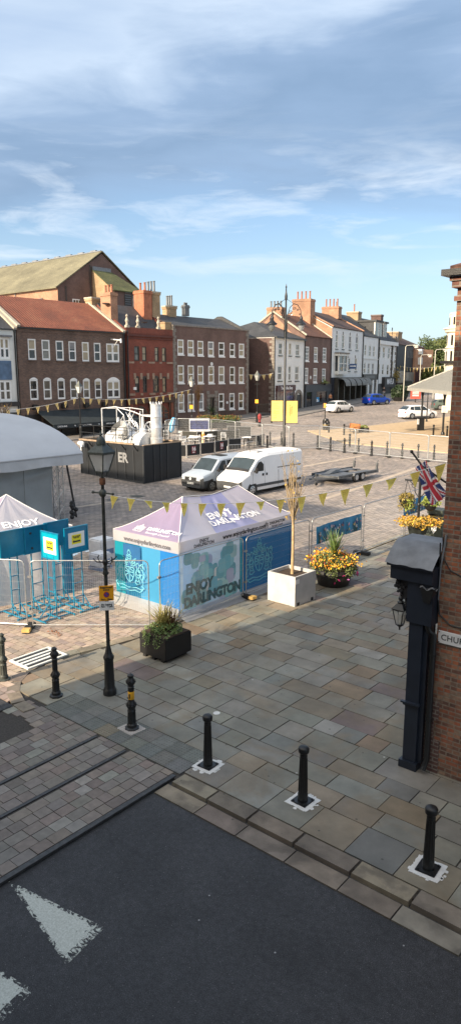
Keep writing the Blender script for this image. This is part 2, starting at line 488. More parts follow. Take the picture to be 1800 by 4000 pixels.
# give-way triangles worn into the road surface
WP = worn_paint()
def tooth(A, B_, C_, name):
    A, B_, C_ = V(A), V(B_), V(C_); mb = MB(); n = 14; vs, fs = [], []; idx = {}
    cols = []
    for i in range(n+1):
        for j in range(n+1-i):
            u, v = i/n, j/n; w = 1-u-v
            idx[i,j] = len(vs); vs.append(A*w + B_*u + C_*v); cols.append(min(u, v, w))
    mb2 = MB()
    for i in range(n):
        for j in range(n-i):
            tri = [idx[i,j], idx[i+1,j], idx[i,j+1]]; fs.append(tri)
            if j < n-i-1: fs.append([idx[i+1,j], idx[i+1,j+1], idx[i,j+1]])
    for f in fs:
        e = sum(cols[q] for q in f)/3; k = min(.20, e*1.9 - .02)
        mb2.col = (max(0, k), 0, 0); mb2.add([vs[q] for q in f], [(0,1,2)])
    return struct(mb2.build(name, WP))
def GR(x, y): return G(x, y, ROADZ + .004)
A_, B_, C_ = GR(48, 3452), GR(402, 3622), GR(258, 3762)
A_ = A_ + (A_-(B_+C_)/2)*.04
ctr = (A_+B_+C_)/3
tooth(*[ctr+(p-ctr)*1.05 for p in (A_, B_, C_)], 'road_marking')
sh = G(126, 3866, ROADZ+.004) - B_
tooth(*[ctr+(p-ctr)*1.05+sh for p in (A_, B_, C_)], 'road_marking')

# raised crossing of small pavers between steel channels
PAVER = colm('crossing_pavers', .75, .22, 7, .35, 70)
pal = [(4,(.195,.165,.14)),(4,(.19,.172,.148)),(2,(.218,.18,.15)),(1.2,(.255,.24,.21)),(.7,(.155,.13,.115))]
mb = MB(); 
for x0, x1 in ((-12.55,-10.24),(-10.13,-9.40),(-9.28,-8.13)):
    nrow = max(1, round((x1-x0)/.235)); wx = (x1-x0)/nrow
    for i in range(nrow):
        y = -6 + random.uniform(0,.3)
        while y < 8.08:
            l = random.choice((.22,.26,.30,.34)); y2 = min(y+l, 8.125)
            xa = x0+i*wx
            if y2-y > .08 and not (xa < -11.5 and y < 7.35): slab(mb, xa, y, xa+wx, y2, -.012, pick(pal), .006, .03, .003)
            y = y2
struct(mb.build('crossing', PAVER))
mb = MB(); mb.box(-12.55,-6,-.10,-8.06,8.14,-.028)
struct(mb.build('crossing_bed', pm('joint_sand', (.05,.045,.04), .95, 0, .4, 30)))
mb = MB()
for x in (-8.12,-9.40,-10.24): mb.box(x+.006,-6,-.05,x+(.095 if x > -9 else .07),8.06,-.008)
struct(mb.build('drainage_channel', pm('channel_steel', (.065,.064,.063), .5, .4, .35, 14, .2)))

# kerbs, gutter, flags
FLAG = colm('york_stone', .7, .25, 1.7, .35, 45, stain=((.20,.155,.10), .9))
fp = [(6,(.195,.188,.158)),(5,(.208,.20,.166)),(2.6,(.208,.178,.13)),(1.2,(.215,.165,.112)),(.7,(.18,.142,.128)),(2.4,(.168,.172,.155)),(1.2,(.23,.228,.20))]
kp = [(3,(.25,.21,.155)),(2,(.225,.195,.15)),(1,(.20,.165,.13)),(1,(.25,.225,.175))]
def left_edge(y):
    P = [(7.9,-12.5),(8.25,-13.1),(8.9,-13.72),(9.5,-13.9),(10.5,-13.72),(12,-13.38),(60,-13.5)]
    for (y0,x0),(y1,x1) in zip(P, P[1:]):
        if y0 <= y <= y1: return x0 + (x1-x0)*(y-y0)/(y1-y0)
    return -12.5
mb = MB()
y = 8.96; row = 0
while y < 52:
    d = random.choice((.44,.5,.56,.62)); y2 = y+d
    x = left_edge(y+d/2) + .02; xr = 12.0 if y < 11.05 else -4.55
    while x < xr:
        l = random.choice((.5,.62,.75,.88,1.0)); x2 = x+l
        if xr-x2 < .3: x2 = xr
        slab(mb, x, y, x2, y2, Z((x+x2)/2, (y+y2)/2), pick(fp), random.uniform(.007,.014), .035, .005)
        x = x2
    y = y2
x = left_edge(8.5)
slab(mb, -13.66, 8.52, -13.3, 8.96, 0, pick(fp), .007, .035, .003)
for x0, x1 in ((-13.3,-12.65),(-12.65,-12.02),(-7.98,-7.2),(-7.2,-6.3),(-6.3,-5.5),(-5.5,-4.7),(-4.7,-3.9),(-3.9,-3.1),(-3.1,-2.2),(-2.2,-1.2),(-1.2,0),(0,1),(1,2)):
    slab(mb, x0, 8.22, x1, 8.96, 0, pick(fp), .007, .035, .005)
struct(mb.build('pavement', FLAG))
# bed below the flags, shows as dark joints
mb = MB()
bed = [(12,8.0),(12,11.2),(-4.5,11.2),(-4.5,52),(-13.48,52),(-13.4,12),(-13.72,10.5),(-13.9,9.5),(-13.7,8.9),(-13.1,8.25),(-12.5,7.95),(-8,8.0)]
mb.extr([(p[0],p[1],-.10) for p in bed], (0,0,.078))
struct(mb.build('pavement_bed', MATS['joint_sand']))
# tactile tiles
mb = MB()
tpal = [(5,(.15,.16,.148)),(2,(.165,.165,.148)),(.5,(.19,.175,.13))]
for r_ in range(2):
    for i in range(10):
        x0 = -12.0+i*.4; y0 = 8.13+r_*.415; cc = pick(tpal); slab(mb, x0, y0, x0+.4, y0+.41, 0, cc, .004, .035, .002)
        for p in range(6):
            for q in range(6):
                cx, cy = x0+.033+p*.0667, y0+.035+q*.068
                mb.add([(cx+.022*math.cos(k*1.05),cy+.022*math.sin(k*1.05),-.001) for k in range(6)]+[(cx+.012*math.cos(k*1.05),cy+.012*math.sin(k*1.05),.010) for k in range(6)],
                       [(k,(k+1)%6,6+(k+1)%6,6+k) for k in range(6)]+[(6,7,8,9,10,11)])
struct(mb.build('tactile_paving', colm('tactile_tile', .8, .2, 6, .2)))
# kerb along the road
KERB = colm('sandstone_kerb', .8, .3, 3, .5, 30, stain=((.10,.085,.07), 2.0))
mb = MB()
x = -7.95
while x < 12:
    l = random.uniform(.8,1.05)
    slab(mb, x, 7.86, x+l-.01, 8.21, .006, pick(kp), .018, .14, .006, .72)
    x += l
x = -8.0
while x < 12:
    l = random.uniform(.75,.95); slab(mb, x, 7.50, x+l-.01, 7.84, ROADZ+.02, pick(kp), .006, .05, .003); x += l
# curved kerb at the corner and straight kerb along the market place
pts = [(-12.1,7.98),(-12.55,8.02),(-13.05,8.22),(-13.45,8.52),(-13.75,8.95),(-13.93,9.5),(-13.9,10.0),(-13.78,10.5),(-13.55,11.4),(-13.42,12.1)]
y = 12.1
while y < 50: y += random.uniform(.8,1.05); pts.append((-13.45-.0005*y, y))
for (xa,ya),(xb,yb) in zip(pts, pts[1:]):
    d = V((xb-xa, yb-ya, 0)); n = V((-d.y, d.x, 0)).normalized()*.28; e = d.normalized()*.006
    mb.col = pick(kp); z0 = Z(xa, ya)+.008
    A0, B0 = V((xa,ya,z0))+e, V((xb,yb,Z(xb,yb)+.008))-e
    mb.extr([A0, B0, B0+n, A0+n], (0,0,-.12))
struct(mb.build('kerb', KERB))
# pink block paving by the fence, then the setts
mb = MB()
bp = [(5,(.38,.295,.235)),(3,(.34,.27,.22)),(2,(.42,.335,.26)),(1,(.27,.22,.19))]
y = 7.75
while y < 23:
    d = .2; y2 = y+d; xl = -22; xr = left_edge(y+.1)-.30
    x = xl + random.uniform(0,.3)
    while x < xr:
        l = random.choice((.26,.32,.38)); x2 = min(x+l, xr)
        if x2-x > .05: slab(mb, x, y, x2, y2, .008, pick(bp), .008, .03, .003)
        x = x2
    y = y2
struct(mb.build('block_paving', colm('pink_blocks', .8, .25, 5, .35, 60)))
# asphalt patch beyond the crossing, level with it
mb = MB(); mb.add([(-22,5.2,-.004),(-12.56,5.2,-.004),(-12.56,7.74,-.004),(-22,7.74,-.004)], [(0,1,2,3)])
struct(mb.build('road_patch', ASPH))

# slim cover set in the flags
mb = MB(); p = G(846, 2786); mb.lathe([(.075,.003),(.07,.009)], (p.x,p.y,p.z), 20)
struct(mb.build('inspection_cover', CONC))
# dark iron covers and pale granite bands across the setts
mb = MB()
for px, py in ((445,1953),(535,1938),(1640,1560)):
    p = G(px, py, .004); mb.box(p.x-.45, p.y-.3, p.z-.02, p.x+.45, p.y+.3, p.z)
struct(mb.build('manhole_cover', IRON2))
mb = MB()
def band(p, q, w):
    p, q = V(p), V(q); n = 30
    d = (q-p).normalized(); s = V((-d.y, d.x, 0))*w/2
    for i in range(n):
        a_, b_ = p.lerp(q, i/n), p.lerp(q, (i+1)/n)
        mb.poly(*[(v.x, v.y, Z(v.x, v.y)+.005) for v in (a_-s, b_-s, b_+s, a_+s)])
band(G(700,1790), G(1120,1703), .9)
band(G(1185,1822), G(1425,1778), .35)
band(G(1260,1950), G(1640,1822), .35)
band(G(270,1985), G(480,1955), .3)
struct(mb.build('granite_band', pm('granite_band', (.40,.33,.26), .8, 0, .15, 2)))
# resin-bound island and footways on the far side
mb = MB()
def sheet(poly, h, th=None):
    P = [V((p[0], p[1], Z(p[0], p[1])+h)) for p in poly]
    if th: mb.extr([p for p in P], (0,0,-th))
    else: mb.poly(*P)
isl = [(-40.8,61.0),(-38.5,59.2),(-33.0,55.2),(-22,55.2),(-20,75),(-28,95),(-34,99),(-36.5,80),(-38.5,66.5)]
sheet(isl, .09, .3)
struct(mb.build('paved_island', pm('buff_resin', (.42,.31,.19), .85, 0, .12, 3, .2, 60)))
mb = MB()
DVR = V((-.2, .98, 0)).normalized(); NR = V((.98, .2, 0)).normalized(); PR = V((-55.3, 74.5, 0))
for i in range(24):
    u0, u1 = -4+i*6, -4+(i+1)*6
    q = [PR+DVR*u0-NR*.5, PR+DVR*u0+NR*(4.2), PR+DVR*u1+NR*(4.2), PR+DVR*u1-NR*.5]
    mb.extr([(p.x, p.y, Z(p.x, p.y)+.10) for p in q], (0,0,-.3))
struct(mb.build('far_pavement', pm('far_flags', (.20,.185,.17), .85, 0, .2, 1.2)))
mb = MB()
for i in range(12):
    y0, y1 = 20+i*5, 25+i*5
    q = [(-57.4,y0),(-53.2,y0),(-53.2,y1),(-57.4,y1)]
    if y1 <= 75: mb.extr([(p[0], p[1], Z(*p)+.10) for p in q], (0,0,-.3))
struct(mb.build('terrace_pavement', MATS['far_flags']))
# ------------------------------------------------------------------ buildings
BR_BROWN = brickm('brown_brick', (.105,.055,.04), (.15,.08,.055), (.12,.10,.085), ms=.012, big=.32, third=[(.0,(.10,.065,.05)),(.5,(.15,.088,.066)),(1,(.21,.125,.09))], bmp=.3)
BR_RED = brickm('red_brick', (.20,.045,.028), (.26,.06,.035), (.14,.07,.05), big=.32, bmp=.3)
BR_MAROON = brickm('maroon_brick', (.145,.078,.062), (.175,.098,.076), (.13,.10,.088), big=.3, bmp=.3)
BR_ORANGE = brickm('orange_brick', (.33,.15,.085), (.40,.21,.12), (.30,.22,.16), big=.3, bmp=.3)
BR_TAN = brickm('tan_brick', (.33,.21,.11), (.40,.26,.14), (.30,.25,.17), big=.25, bmp=.3)
BR_OLDRED = brickm('old_dark_brick', (.08,.042,.036), (.12,.06,.048), (.09,.07,.062), big=.35, bmp=.3)
def pantile(name, cols):
    m, nt, b = nodes_of(name)
    uv = N(nt, 'ShaderNodeUVMap').outputs[0]; s = N(nt, 'ShaderNodeSeparateXYZ'); L(nt, uv, s.inputs[0])
    def mth(op, a, v):
        n = N(nt, 'ShaderNodeMath', operation=op); L(nt, a, n.inputs[0]); n.inputs[1].default_value = v; return n.outputs[0]
    w = mth('SINE', mth('MULTIPLY', s.outputs[0], 2*math.pi/.3), 0)
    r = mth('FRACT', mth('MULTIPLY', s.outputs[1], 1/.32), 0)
    f = noise_t(nt, .45, 6, uv, .7); f2 = noise_t(nt, 6, 4, uv)
    c = ramp(nt, f, [(.3, cols[0]), (.5, cols[1]), (.72, cols[2])])
    c = mix(nt, c, ramp(nt, f2, [(.3, .7), (.7, 1.35)]), 1.0, 'MULTIPLY')
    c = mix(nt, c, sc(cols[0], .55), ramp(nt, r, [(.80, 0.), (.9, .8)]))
    L(nt, c, b.inputs['Base Color']); b.inputs['Roughness'].default_value = .8
    a = N(nt, 'ShaderNodeMath', operation='ADD'); L(nt, w, a.inputs[0]); L(nt, r, a.inputs[1])
    bump(nt, b, a.outputs[0], .8, .05); return m
PANT = pantile('red_pantiles', [(.14,.05,.032), (.24,.075,.04), (.30,.13,.07)])
PANB = pantile('brown_pantiles', [(.10,.05,.038), (.15,.068,.045), (.19,.09,.055)])
MOSS = brickm('mossy_slate', (.16,.148,.095), (.195,.178,.112), (.11,.10,.075), .5, .3, .015, .3, .9, .3, bigscale=.25)
MOSSG = brickm('green_mossy_slate', (.085,.095,.035), (.12,.12,.05), (.05,.055,.03), .5, .3, .015, .45, .9, .3, bigscale=.5)

k1 = lambda x, y: (x*.604, 960 + y*.604)
k2 = lambda x, y: (600 + x*.604, 1080 + y*.604)
k3 = lambda x, y: (1100 + x*.604, 1080 + y*.604)

BLIND, BLINDG = pm('cream_blind', (.36,.31,.22), .8, 0, .15, 2), pm('grey_net_curtain', (.24,.24,.24), .8, 0, .25, 3)
class House:
    """a terrace front: local x along the front, y into the building, z up"""
    def __init__(s, name, label, cat, x0, x1, P, dv, dep=9, group=None, conv=k1):
        s.P, s.d = V((P[0], P[1], 0)), V((dv[0], dv[1], 0)).normalized(); s.conv = conv
        n = V((s.d.y, -s.d.x, 0)); s.nv = n
        s.u0 = 0; s.o = s.P; s.z0 = 0
        a = s.hit(*conv(x0, 600)); s.o = V((a[2].x, a[2].y, 0)); s.z0 = min(Z(s.o.x, s.o.y), Z(*(s.o+s.d*8)[:2])) - .3
        s.w = s.hit(*conv(x1, 600))[0]; s.dep = dep
        s.r = thing(name, label, cat, (s.o.x, s.o.y, s.z0), math.atan2(s.d.y, s.d.x), group)
        s.open = []
    def hit(s, sx, sy):
        d = ray(sx, sy); t = (s.P - EYE).dot(s.nv) / d.dot(s.nv); p = EYE + d*t
        return (p - s.o).dot(s.d), p.z - s.z0, p
    def zc(s, x, y): return s.hit(*s.conv(x, y))[1]
    def uc(s, x, y): return s.hit(*s.conv(x, y))[0]
    def rect(s, x0, x1, y0, y1):
        xm, ym = (x0+x1)/2, (y0+y1)/2
        return s.uc(x0, ym), s.uc(x1, ym), s.zc(xm, y1), s.zc(xm, y0)
    def L2W(s, x, y, z): return s.o + s.d*x - s.nv*y + V((0,0,s.z0+z))
    def body(s, top, wall, side=None):
        s.top = top; dep, w = s.dep, s.w; op = s.open; mb = MB()
        us = sorted({0, w, *[o[0] for o in op], *[o[1] for o in op]}); zs = sorted({0, top, *[o[2] for o in op], *[o[3] for o in op]})
        us = [u for u in us if -1e-6 <= u <= w+1e-6]
        for a, b in zip(us, us[1:]):
            for c, d in zip(zs, zs[1:]):
                um, zm = (a+b)/2, (c+d)/2
                if not any(o[0] < um < o[1] and o[2] < zm < o[3] for o in op): mb.poly((a,0,c),(b,0,c),(b,0,d),(a,0,d))
        R_ = .16
        for o in op:
            a, b, c, d = o[:4]
            mb.poly((a,0,c),(a,R_,c),(a,R_,d),(a,0,d)); mb.poly((b,0,c),(b,0,d),(b,R_,d),(b,R_,c))
            mb.poly((a,0,d),(a,R_,d),(b,R_,d),(b,0,d)); mb.poly((a,0,c),(b,0,c),(b,R_,c),(a,R_,c))
        mb.poly((0,0,0),(0,0,top),(0,dep,top),(0,dep,0)); mb.poly((w,0,0),(w,dep,0),(w,dep,top),(w,0,top))
        mb.poly((0,dep,0),(0,dep,top),(w,dep,top),(w,dep,0)); mb.poly((.0,.0,top),(w,.0,top),(w,dep,top),(0,dep,top))
        s.wall = mb.build('wall', wall, s.r, fix=False)
    def win(s, rects, style='2', sill=None, frame=None, glass=None, arch=False, sh=.05):
        for q in rects:
            a, b, c, d = s.rect(*q); s.open.append((a, b, c, d))
            f = MB(); t = min(.15, (b-a)*.14); y0, y1 = .03, .12
            f.box(a,y0,c,a+t,y1,d); f.box(b-t,y0,c,b,y1,d); f.box(a+t,y0,d-t,b-t,y1,d); f.box(a+t,y0,c,b-t,y1,c+t*1.3)
            m_ = (c+d)/2
            if style in '26d8': f.box(a+t,y0+.015,m_-t*.45,b-t,y1,m_+t*.45)
            if style == 'd': f.box((a+b)/2-t*.7,y0,c+t*1.3,(a+b)/2+t*.7,y1,d-t)
            if style in '68':
                bars = (1,2) if style == '6' else (1,)
                for k in bars: x = a+(b-a)*k/(len(bars)+1); f.box(x-.022,y0+.03,c+t,x+.022,y1-.01,d-t)
                for z in ((c+m_)/2, (d+m_)/2): f.box(a+t,y0+.03,z-.02,b-t,y1-.011,z+.02)
            if arch:
                n = 8; rise = (b-a)*.22; arc = [(a+(b-a)*k/n, d+rise*(1-(2*k/n-1)**2)) for k in range(n+1)]
                f.extr([(x, -.012, z) for x, z in arc], (0,.06,0))
            w = f.build('window', frame or WHITEP, s.r)
            p = MB(); p.poly((a+t*.5,.10,c+t*.5),(b-t*.5,.10,c+t*.5),(b-t*.5,.10,d-t*.5),(a+t*.5,.10,d-t*.5))
            p.build('pane', glass or random.choice((GLASS, GLASS, GLASSC)), w)
            if random.random() < .42 and style != '1':
                bl = MB(); zb_ = d-(d-c)*random.choice((.25,.4,.5,.9)); bl.box(a+t,.094,zb_,b-t,.099,d-t); bl.build('blind', random.choice((BLIND, BLIND, BLINDG)), w)
            if sill: sm = MB(); sm.box(a-sh,-.09,c-.13,b+sh,.03,c-.004); sm.build('sill', sill, w)
    def part(s, name, mat, fn, smooth=None):
        mb = MB(); fn(mb); return mb.build(name, mat, s.r, smooth=smooth)
    def gable_roof(s, rise, mat, over=.15, ridge=.5, cope=None, hipL=0, hipR=0):
        w, d, t = s.w, s.dep, s.top; rd = d*ridge
        def f(mb):
            e = [(-.02,-over,t+.02),(w+.02,-over,t+.02),(w-hipR,rd,t+rise),(hipL,rd,t+rise)]
            k = [(-.02,d,t+.02),(w+.02,d,t+.02)]
            mb.extr(e, (0,0,.10)); mb.extr([e[3],e[2],k[1],k[0]], (0,0,.10))
            if hipL: mb.extr([e[0],e[3],k[0]], (0,0,.10))
            if hipR: mb.extr([e[1],k[1],e[2]], (0,0,.10))
        rf = s.part('roof', mat, f)
        def gg(mb):
            if not hipL: mb.extr([(0.0,0,t),(0.0,rd,t+rise-.02),(0.0,d,t)], (.25,0,0))
            if not hipR: mb.extr([(w-.25,0,t),(w-.25,rd,t+rise-.02),(w-.25,d,t)], (.25,0,0))
        if not (hipL and hipR): s.part('gable', s.wall.data.materials[0], gg)
        if cope:
            for x in ([0.12] if not hipL else []) + ([w-.12] if not hipR else []):
                def cc(mb, x=x):
                    mb.beam((x,-over-.05,t+.16),(x,rd,t+rise+.20),.34,.2); mb.beam((x,rd,t+rise+.20),(x,d,t+.16),.34,.2)
                s.part('coping', cope, cc)
        return rf
    def chimney(s, x, y, z0, z1, w, d, pots, mat, potmat=CLAY, cap=None, parent=None, ph=.9):
        mb = MB(); mb.box(x-w/2,y-d/2,z0,x+w/2,y+d/2,z1-.35); mb.box(x-w/2-.07,y-d/2-.07,z1-.35,x+w/2+.07,y+d/2+.07,z1-.12)
        mb.box(x-w/2-.02,y-d/2-.02,z1-.12,x+w/2+.02,y+d/2+.02,z1)
        c = mb.build('chimney', mat, s.r)
        if cap: m2 = MB(); m2.box(x-w/2-.1,y-d/2-.1,z1-.13,x+w/2+.1,y+d/2+.1,z1+.02); m2.build('chimney_cap', cap, c)
        for k in range(pots):
            t = (k+.5)/pots-.5; px, py = (x+t*w*.9, y) if w > d else (x, y+t*d*.9)
            m3 = MB(); m3.lathe([(.15,0),(.17,.05),(.125,.12),(.115,ph-.1),(.15,ph-.06),(.14,ph),(.10,ph),(.10,ph-.3)], (px,py,z1), 10); m3.build('chimney_pot', potmat, c, smooth=40)
        return c
    def band(s, name, mat, y0, y1, proud=.06, x0=0, x1=None):
        z0, z1 = s.zc((0), 0), 0
    def quoins(s, left=True, right=True, mat=None, z0=0):
        def f(mb):
            z = z0; k = 0
            while z < s.top-.2:
                l = .55 if k % 2 else .34; h = .36
                if left: mb.box(-.03,-.035,z+.01,l,.25,z+h-.01)
                if right: mb.box(s.w-l,-.035,z+.01,s.w+.03,.25,z+h-.01)
                z += h; k += 1
        s.part('quoins', mat or STONED, f)

LP, LD = (-57, 0), (0, 1)

# --- pale and blue building at the left edge
h = House('painted_building', 'white rendered building with faded blue panel between its wide white windows, at left edge', 'building', -190, 104, (-57.0,0), LD, 9)
h.win([(0,66,596,732),(0,78,872,1004)], 'd', None)
h.win([(-110,-30,590,728),(-110,-30,868,1004)], 'd', None)
h.body(h.zc(50, 545), OFFW2)
h.gable_roof(2.4, SLATE, ridge=.4, cope=STONE)
p = h.rect(-200, 76, 742, 868)
h.part('blue_panel', pm('faded_blue_boards', (.09,.15,.24), .7, 0, .35, 1.2), lambda mb: mb.box(.1,-.05,p[2],p[1],-.003,p[3]))
h.part('shopfront', DARKWOOD, lambda mb: (mb.box(0,-.12,0,h.w-.1,-.004,h.zc(40,1080)), mb.box(0,-.25,h.zc(40,1040),h.w-.1,-.13,h.zc(40,1010)) ))
h.part('window_hood', pm('grey_hood', (.16,.16,.17), .6), lambda mb: mb.box(h.uc(0,580),-.3,h.zc(30,590),h.uc(70,580),-.003,h.zc(30,578)))
h.part('downpipe', IRON, lambda mb: mb.tube([(h.w-.15,-.08,.2),(h.w-.15,-.08,h.top)], .07, 8))

# --- long brown brick building with the red pantiled roof
h = House('brick_building', 'long brown brick building with red pantiled roof and seven white windows on each floor', 'building', 112, 803, LP, LD, 9.5)
up = [(184,236,602,738),(273,326,608,740),(364,414,614,742),(447,494,618,745),(533,578,623,748),(610,654,628,750)]
lo = [(196,250,866,997),(284,336,866,994),(375,424,867,992),(457,505,868,990),(540,585,869,989),(616,660,870,988)]
h.win(up, '2', BR_BROWN); h.win([(690,773,633,753)], 'd', BR_BROWN)
h.win(lo, '2', None, arch=True); h.win([(694,778,874,987)], 'd', None, arch=True)
h.body(h.zc(455, 548), BR_BROWN)
rise = 3.2
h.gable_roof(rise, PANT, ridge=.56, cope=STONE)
h.part('parapet', BR_BROWN, lambda mb: (mb.box(-.02,-.05,h.top-.35,h.w+.02,-.003,h.top-.02), mb.box(0,-.03,h.zc(455,845)+.0,h.w,-.0035,h.zc(455,836)) if 0 else None))
def gut(mb):
    mb.box(0,-.22,h.top-.04,h.w,-.06,h.top+.06)
h.part('gutter', IRON, gut)
h.part('downpipe', IRON, lambda mb: mb.tube([(h.w-.12,-.09,.2),(h.w-.12,-.09,h.top)], .08, 8))
za = h.zc(455, 1060); zb = za-1.15
aw = h.part('awning', pm('charcoal_awning', (.022,.03,.034), .75, 0, .2, 2), lambda mb: (mb.extr([(1.6,-.06,za),(h.w-.3,-.06,za),(h.w-.3,-2.6,zb),(1.6,-2.6,zb)], (0,0,-.05)), mb.box(1.6,-2.62,zb-.38,h.w-.3,-2.58,zb-.03)))
for i in range(7):
    q = h.L2W(2.6+i*1.45, -2.625, zb-.2)
    text('CAFE & BAR' if i % 2 == 0 else '16', .20, WHITET, aw, q, h.d, (0,0,1), .004)
h.part('shopfront', DARKWOOD, lambda mb: [mb.box(.4+i*2.0,-.1,0,2.1+i*2.0,-.004,za-.3) for i in range(6)])
for x in (1.3, 4.6, 7.3, 9.6):
    h.part('wall_speaker', BLACKP, lambda mb, x=x: (mb.bevbox(x-.2,-.45,za+.15,x+.2,-.1,za+.65,.05), mb.ball((x+.28,-.3,za+.4),.2,10), mb.box(x-.05,-.12,za+.3,x+.05,0,za+.5)))
zz_ = h.zc(720, 605)
h.part('hanging_sign_bracket', WHITEP, lambda mb: (mb.tube([(h.uc(720,610),0,zz_),(h.uc(720,610)-.2,-1.7,zz_-.15)], .06, 8), mb.tube([(h.uc(720,610),0,zz_-1.1),(h.uc(720,610)-.15,-1.2,zz_-.12)], .03, 6), mb.box(h.uc(720,610)-.22,-1.75,zz_-.4,h.uc(720,610)-.1,-1.62,zz_)))
HB = h
zr = h.top
h.chimney(h.w+.5, h.dep*.29, zr+.6, HT(*h.L2W(h.w,h.dep*.29,0)[:2], k1(660,302)[1])-h.z0, .95, 1.6, 3, BR_ORANGE, ph=.8)
h.part('satellite_dish', GREYM, lambda mb: (mb.lathe([(.05,0),(.3,.06),(.42,.16)], (h.w-.3,h.dep*.25,zr+3.0), 12), mb.tube([(h.w-.3,h.dep*.25,zr+3.0),(h.w+.05,h.dep*.28,zr+2.9)], .04)))

# --- big hall behind
HA = -75
r = thing('market_hall', 'huge gabled brick hall with moss covered slate roof rising behind the terrace', 'hall', (HA, 63, 0))
apx, el, er = PA(414, 987, HA), PA(226, 1134, HA), PA(559, 1141, HA)
mid = (el.y+er.y)/2; hw = (er.y-el.y)/2; ez = (el.z+er.z)/2; az_ = apx.z
mb = MB(); LB = -150
mb.add([(HA,mid-hw,0),(HA,mid+hw,0),(HA,mid+hw,ez),(HA,mid,az_-.2),(HA,mid-hw,ez)], [(0,1,2,3,4)])
mb.add([(HA-.3,mid-hw,0),(LB,mid-hw,0),(LB,mid-hw,ez),(HA-.3,mid-hw,ez),(HA-.3,mid+hw,0),(LB,mid+hw,0),(LB,mid+hw,ez),(HA-.3,mid+hw,ez)], [(4,5,6,7)])
mb.add([(HA,mid-hw,0),(HA,mid-hw,ez),(HA-.3,mid-hw,ez),(HA-.3,mid-hw,0),(HA,mid+hw,0),(HA,mid+hw,ez),(HA-.3,mid+hw,ez),(HA-.3,mid+hw,0)], [(4,5,6,7)])
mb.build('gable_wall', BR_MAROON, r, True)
mb = MB(); mb.box(LB,mid-hw+.02,0,HA-.01,mid-hw+.3,ez+.05); mb.build('side_wall', BR_ORANGE, r, True)  # orange brick carries the sunlit tone of this side of the hall
mb = MB()
for s_ in (-1, 1): mb.extr([(HA+.2,mid+s_*(hw+.4),ez-.25),(HA+.2,mid,az_),(LB,mid,az_),(LB,mid+s_*(hw+.4),ez-.25)], (0,0,.14))
mb.build('roof', MOSS, r, True)
mb = MB()
mb.box(LB,mid-.2,az_+.06,HA,mid+.2,az_+.17); [mb.box(HA-1-i*2.6-1.1,mid-.16,az_+.171,HA-1-i*2.6,mid+.16,az_+.32) for i in range(26)]
mb.build('ridge_cap', LEAD, r, True)
# lean-to projecting from the gable
l0, l1 = PA(359, 1055, HA), PA(477, 1063, HA)
f0, f1 = PA(447, 1135, HA+4), PA(556, 1144, HA+4)
ly0, ly1 = l0.y, f1.y+.2; lz, fz = l0.z, (f0.z+f1.z)/2
mb = MB(); mb.extr([(HA+.01,ly0,0),(HA+4,ly0,0),(HA+4,ly0,fz),(HA+.01,ly0,lz)], (0,.3,0)); mb.build('lean_to_side', BR_TAN, r, True)  # tan against the maroon front: sunlight put into the brick colour
mb = MB(); mb.box(HA+3.7,ly0+.31,0,HA+4-.01,ly1,fz-.02); mb.build('lean_to_wall', BR_MAROON, r, True)
mb = MB(); mb.extr([(HA+.0,ly0-.1,lz+.05),(HA+4.25,ly0-.1,fz-.1),(HA+4.25,ly1+.1,fz-.1),(HA+.0,ly1-2.2,lz+.05)], (0,0,.12)); mb.build('lean_to_roof', MOSSG, r, True)
mb = MB(); mb.beam((HA+.12,ly0,lz+.2),(HA+.12,ly1-2.2,lz+.2),.3,.5); mb.build('lead_flashing', LEAD, r, True)
w0, w1 = PA(487, 1153, HA+4.02), PA(522, 1200, HA+4.02)
mb = MB(); mb.box(HA+4.0,w0.y,w1.z-1.5,HA+4.05,w1.y-.4,w0.z); lw = mb.build('louvre_window', DARKWOOD, r, True)
mb = MB(); [mb.box(HA+4.051,w0.y+.05,w1.z-1.4+i*.28,HA+4.09,w1.y-.45,w1.z-1.3+i*.28) for i in range(12)]; mb.build('slats', GREYM, lw, True)
mb = MB()
for k in range(3): mb.box(HA+4.0,w1.y-.1+k*.85,w0.z-2.0,HA+4.06,w1.y+.25+k*.85,w0.z+.05)
mb.build('stone_mullions', STONE, r, True)
w0, w1 = PA(284, 1167, HA+.02), PA(313, 1190, HA+.02)
mb = MB(); mb.box(HA+.0,w0.y,w1.z-.6,HA+.05,w1.y,w0.z); gw = mb.build('window', WHITEP, r, True)
mb = MB(); [mb.box(HA+.051,w0.y+.12+k*.42,w1.z-.5,HA+.06,w0.y+.44+k*.42,w0.z-.12) for k in range(3)]; mb.build('pane', GLASS, gw, True)
mb = MB(); mb.tube([(HA+.1,el.y+1.2,8),(HA+.1,el.y+1.2,ez+.1)], .07); mb.tube([(HA+.12,l0.y-.35,8),(HA+.12,l0.y-.35,lz+.6)], .07); mb.build('downpipe', IRON, r, True)
mb = MB(); mb.tube([(HA-3,mid-hw-.15,ez-1.3),(HA-26,mid-hw-.15,ez-2.0)], .07); mb.tube([(HA-9,mid-hw-.1,ez-.2),(HA-9,mid-hw-.1,ez-4)], .06); mb.build('pipework', GREYM, r, True)

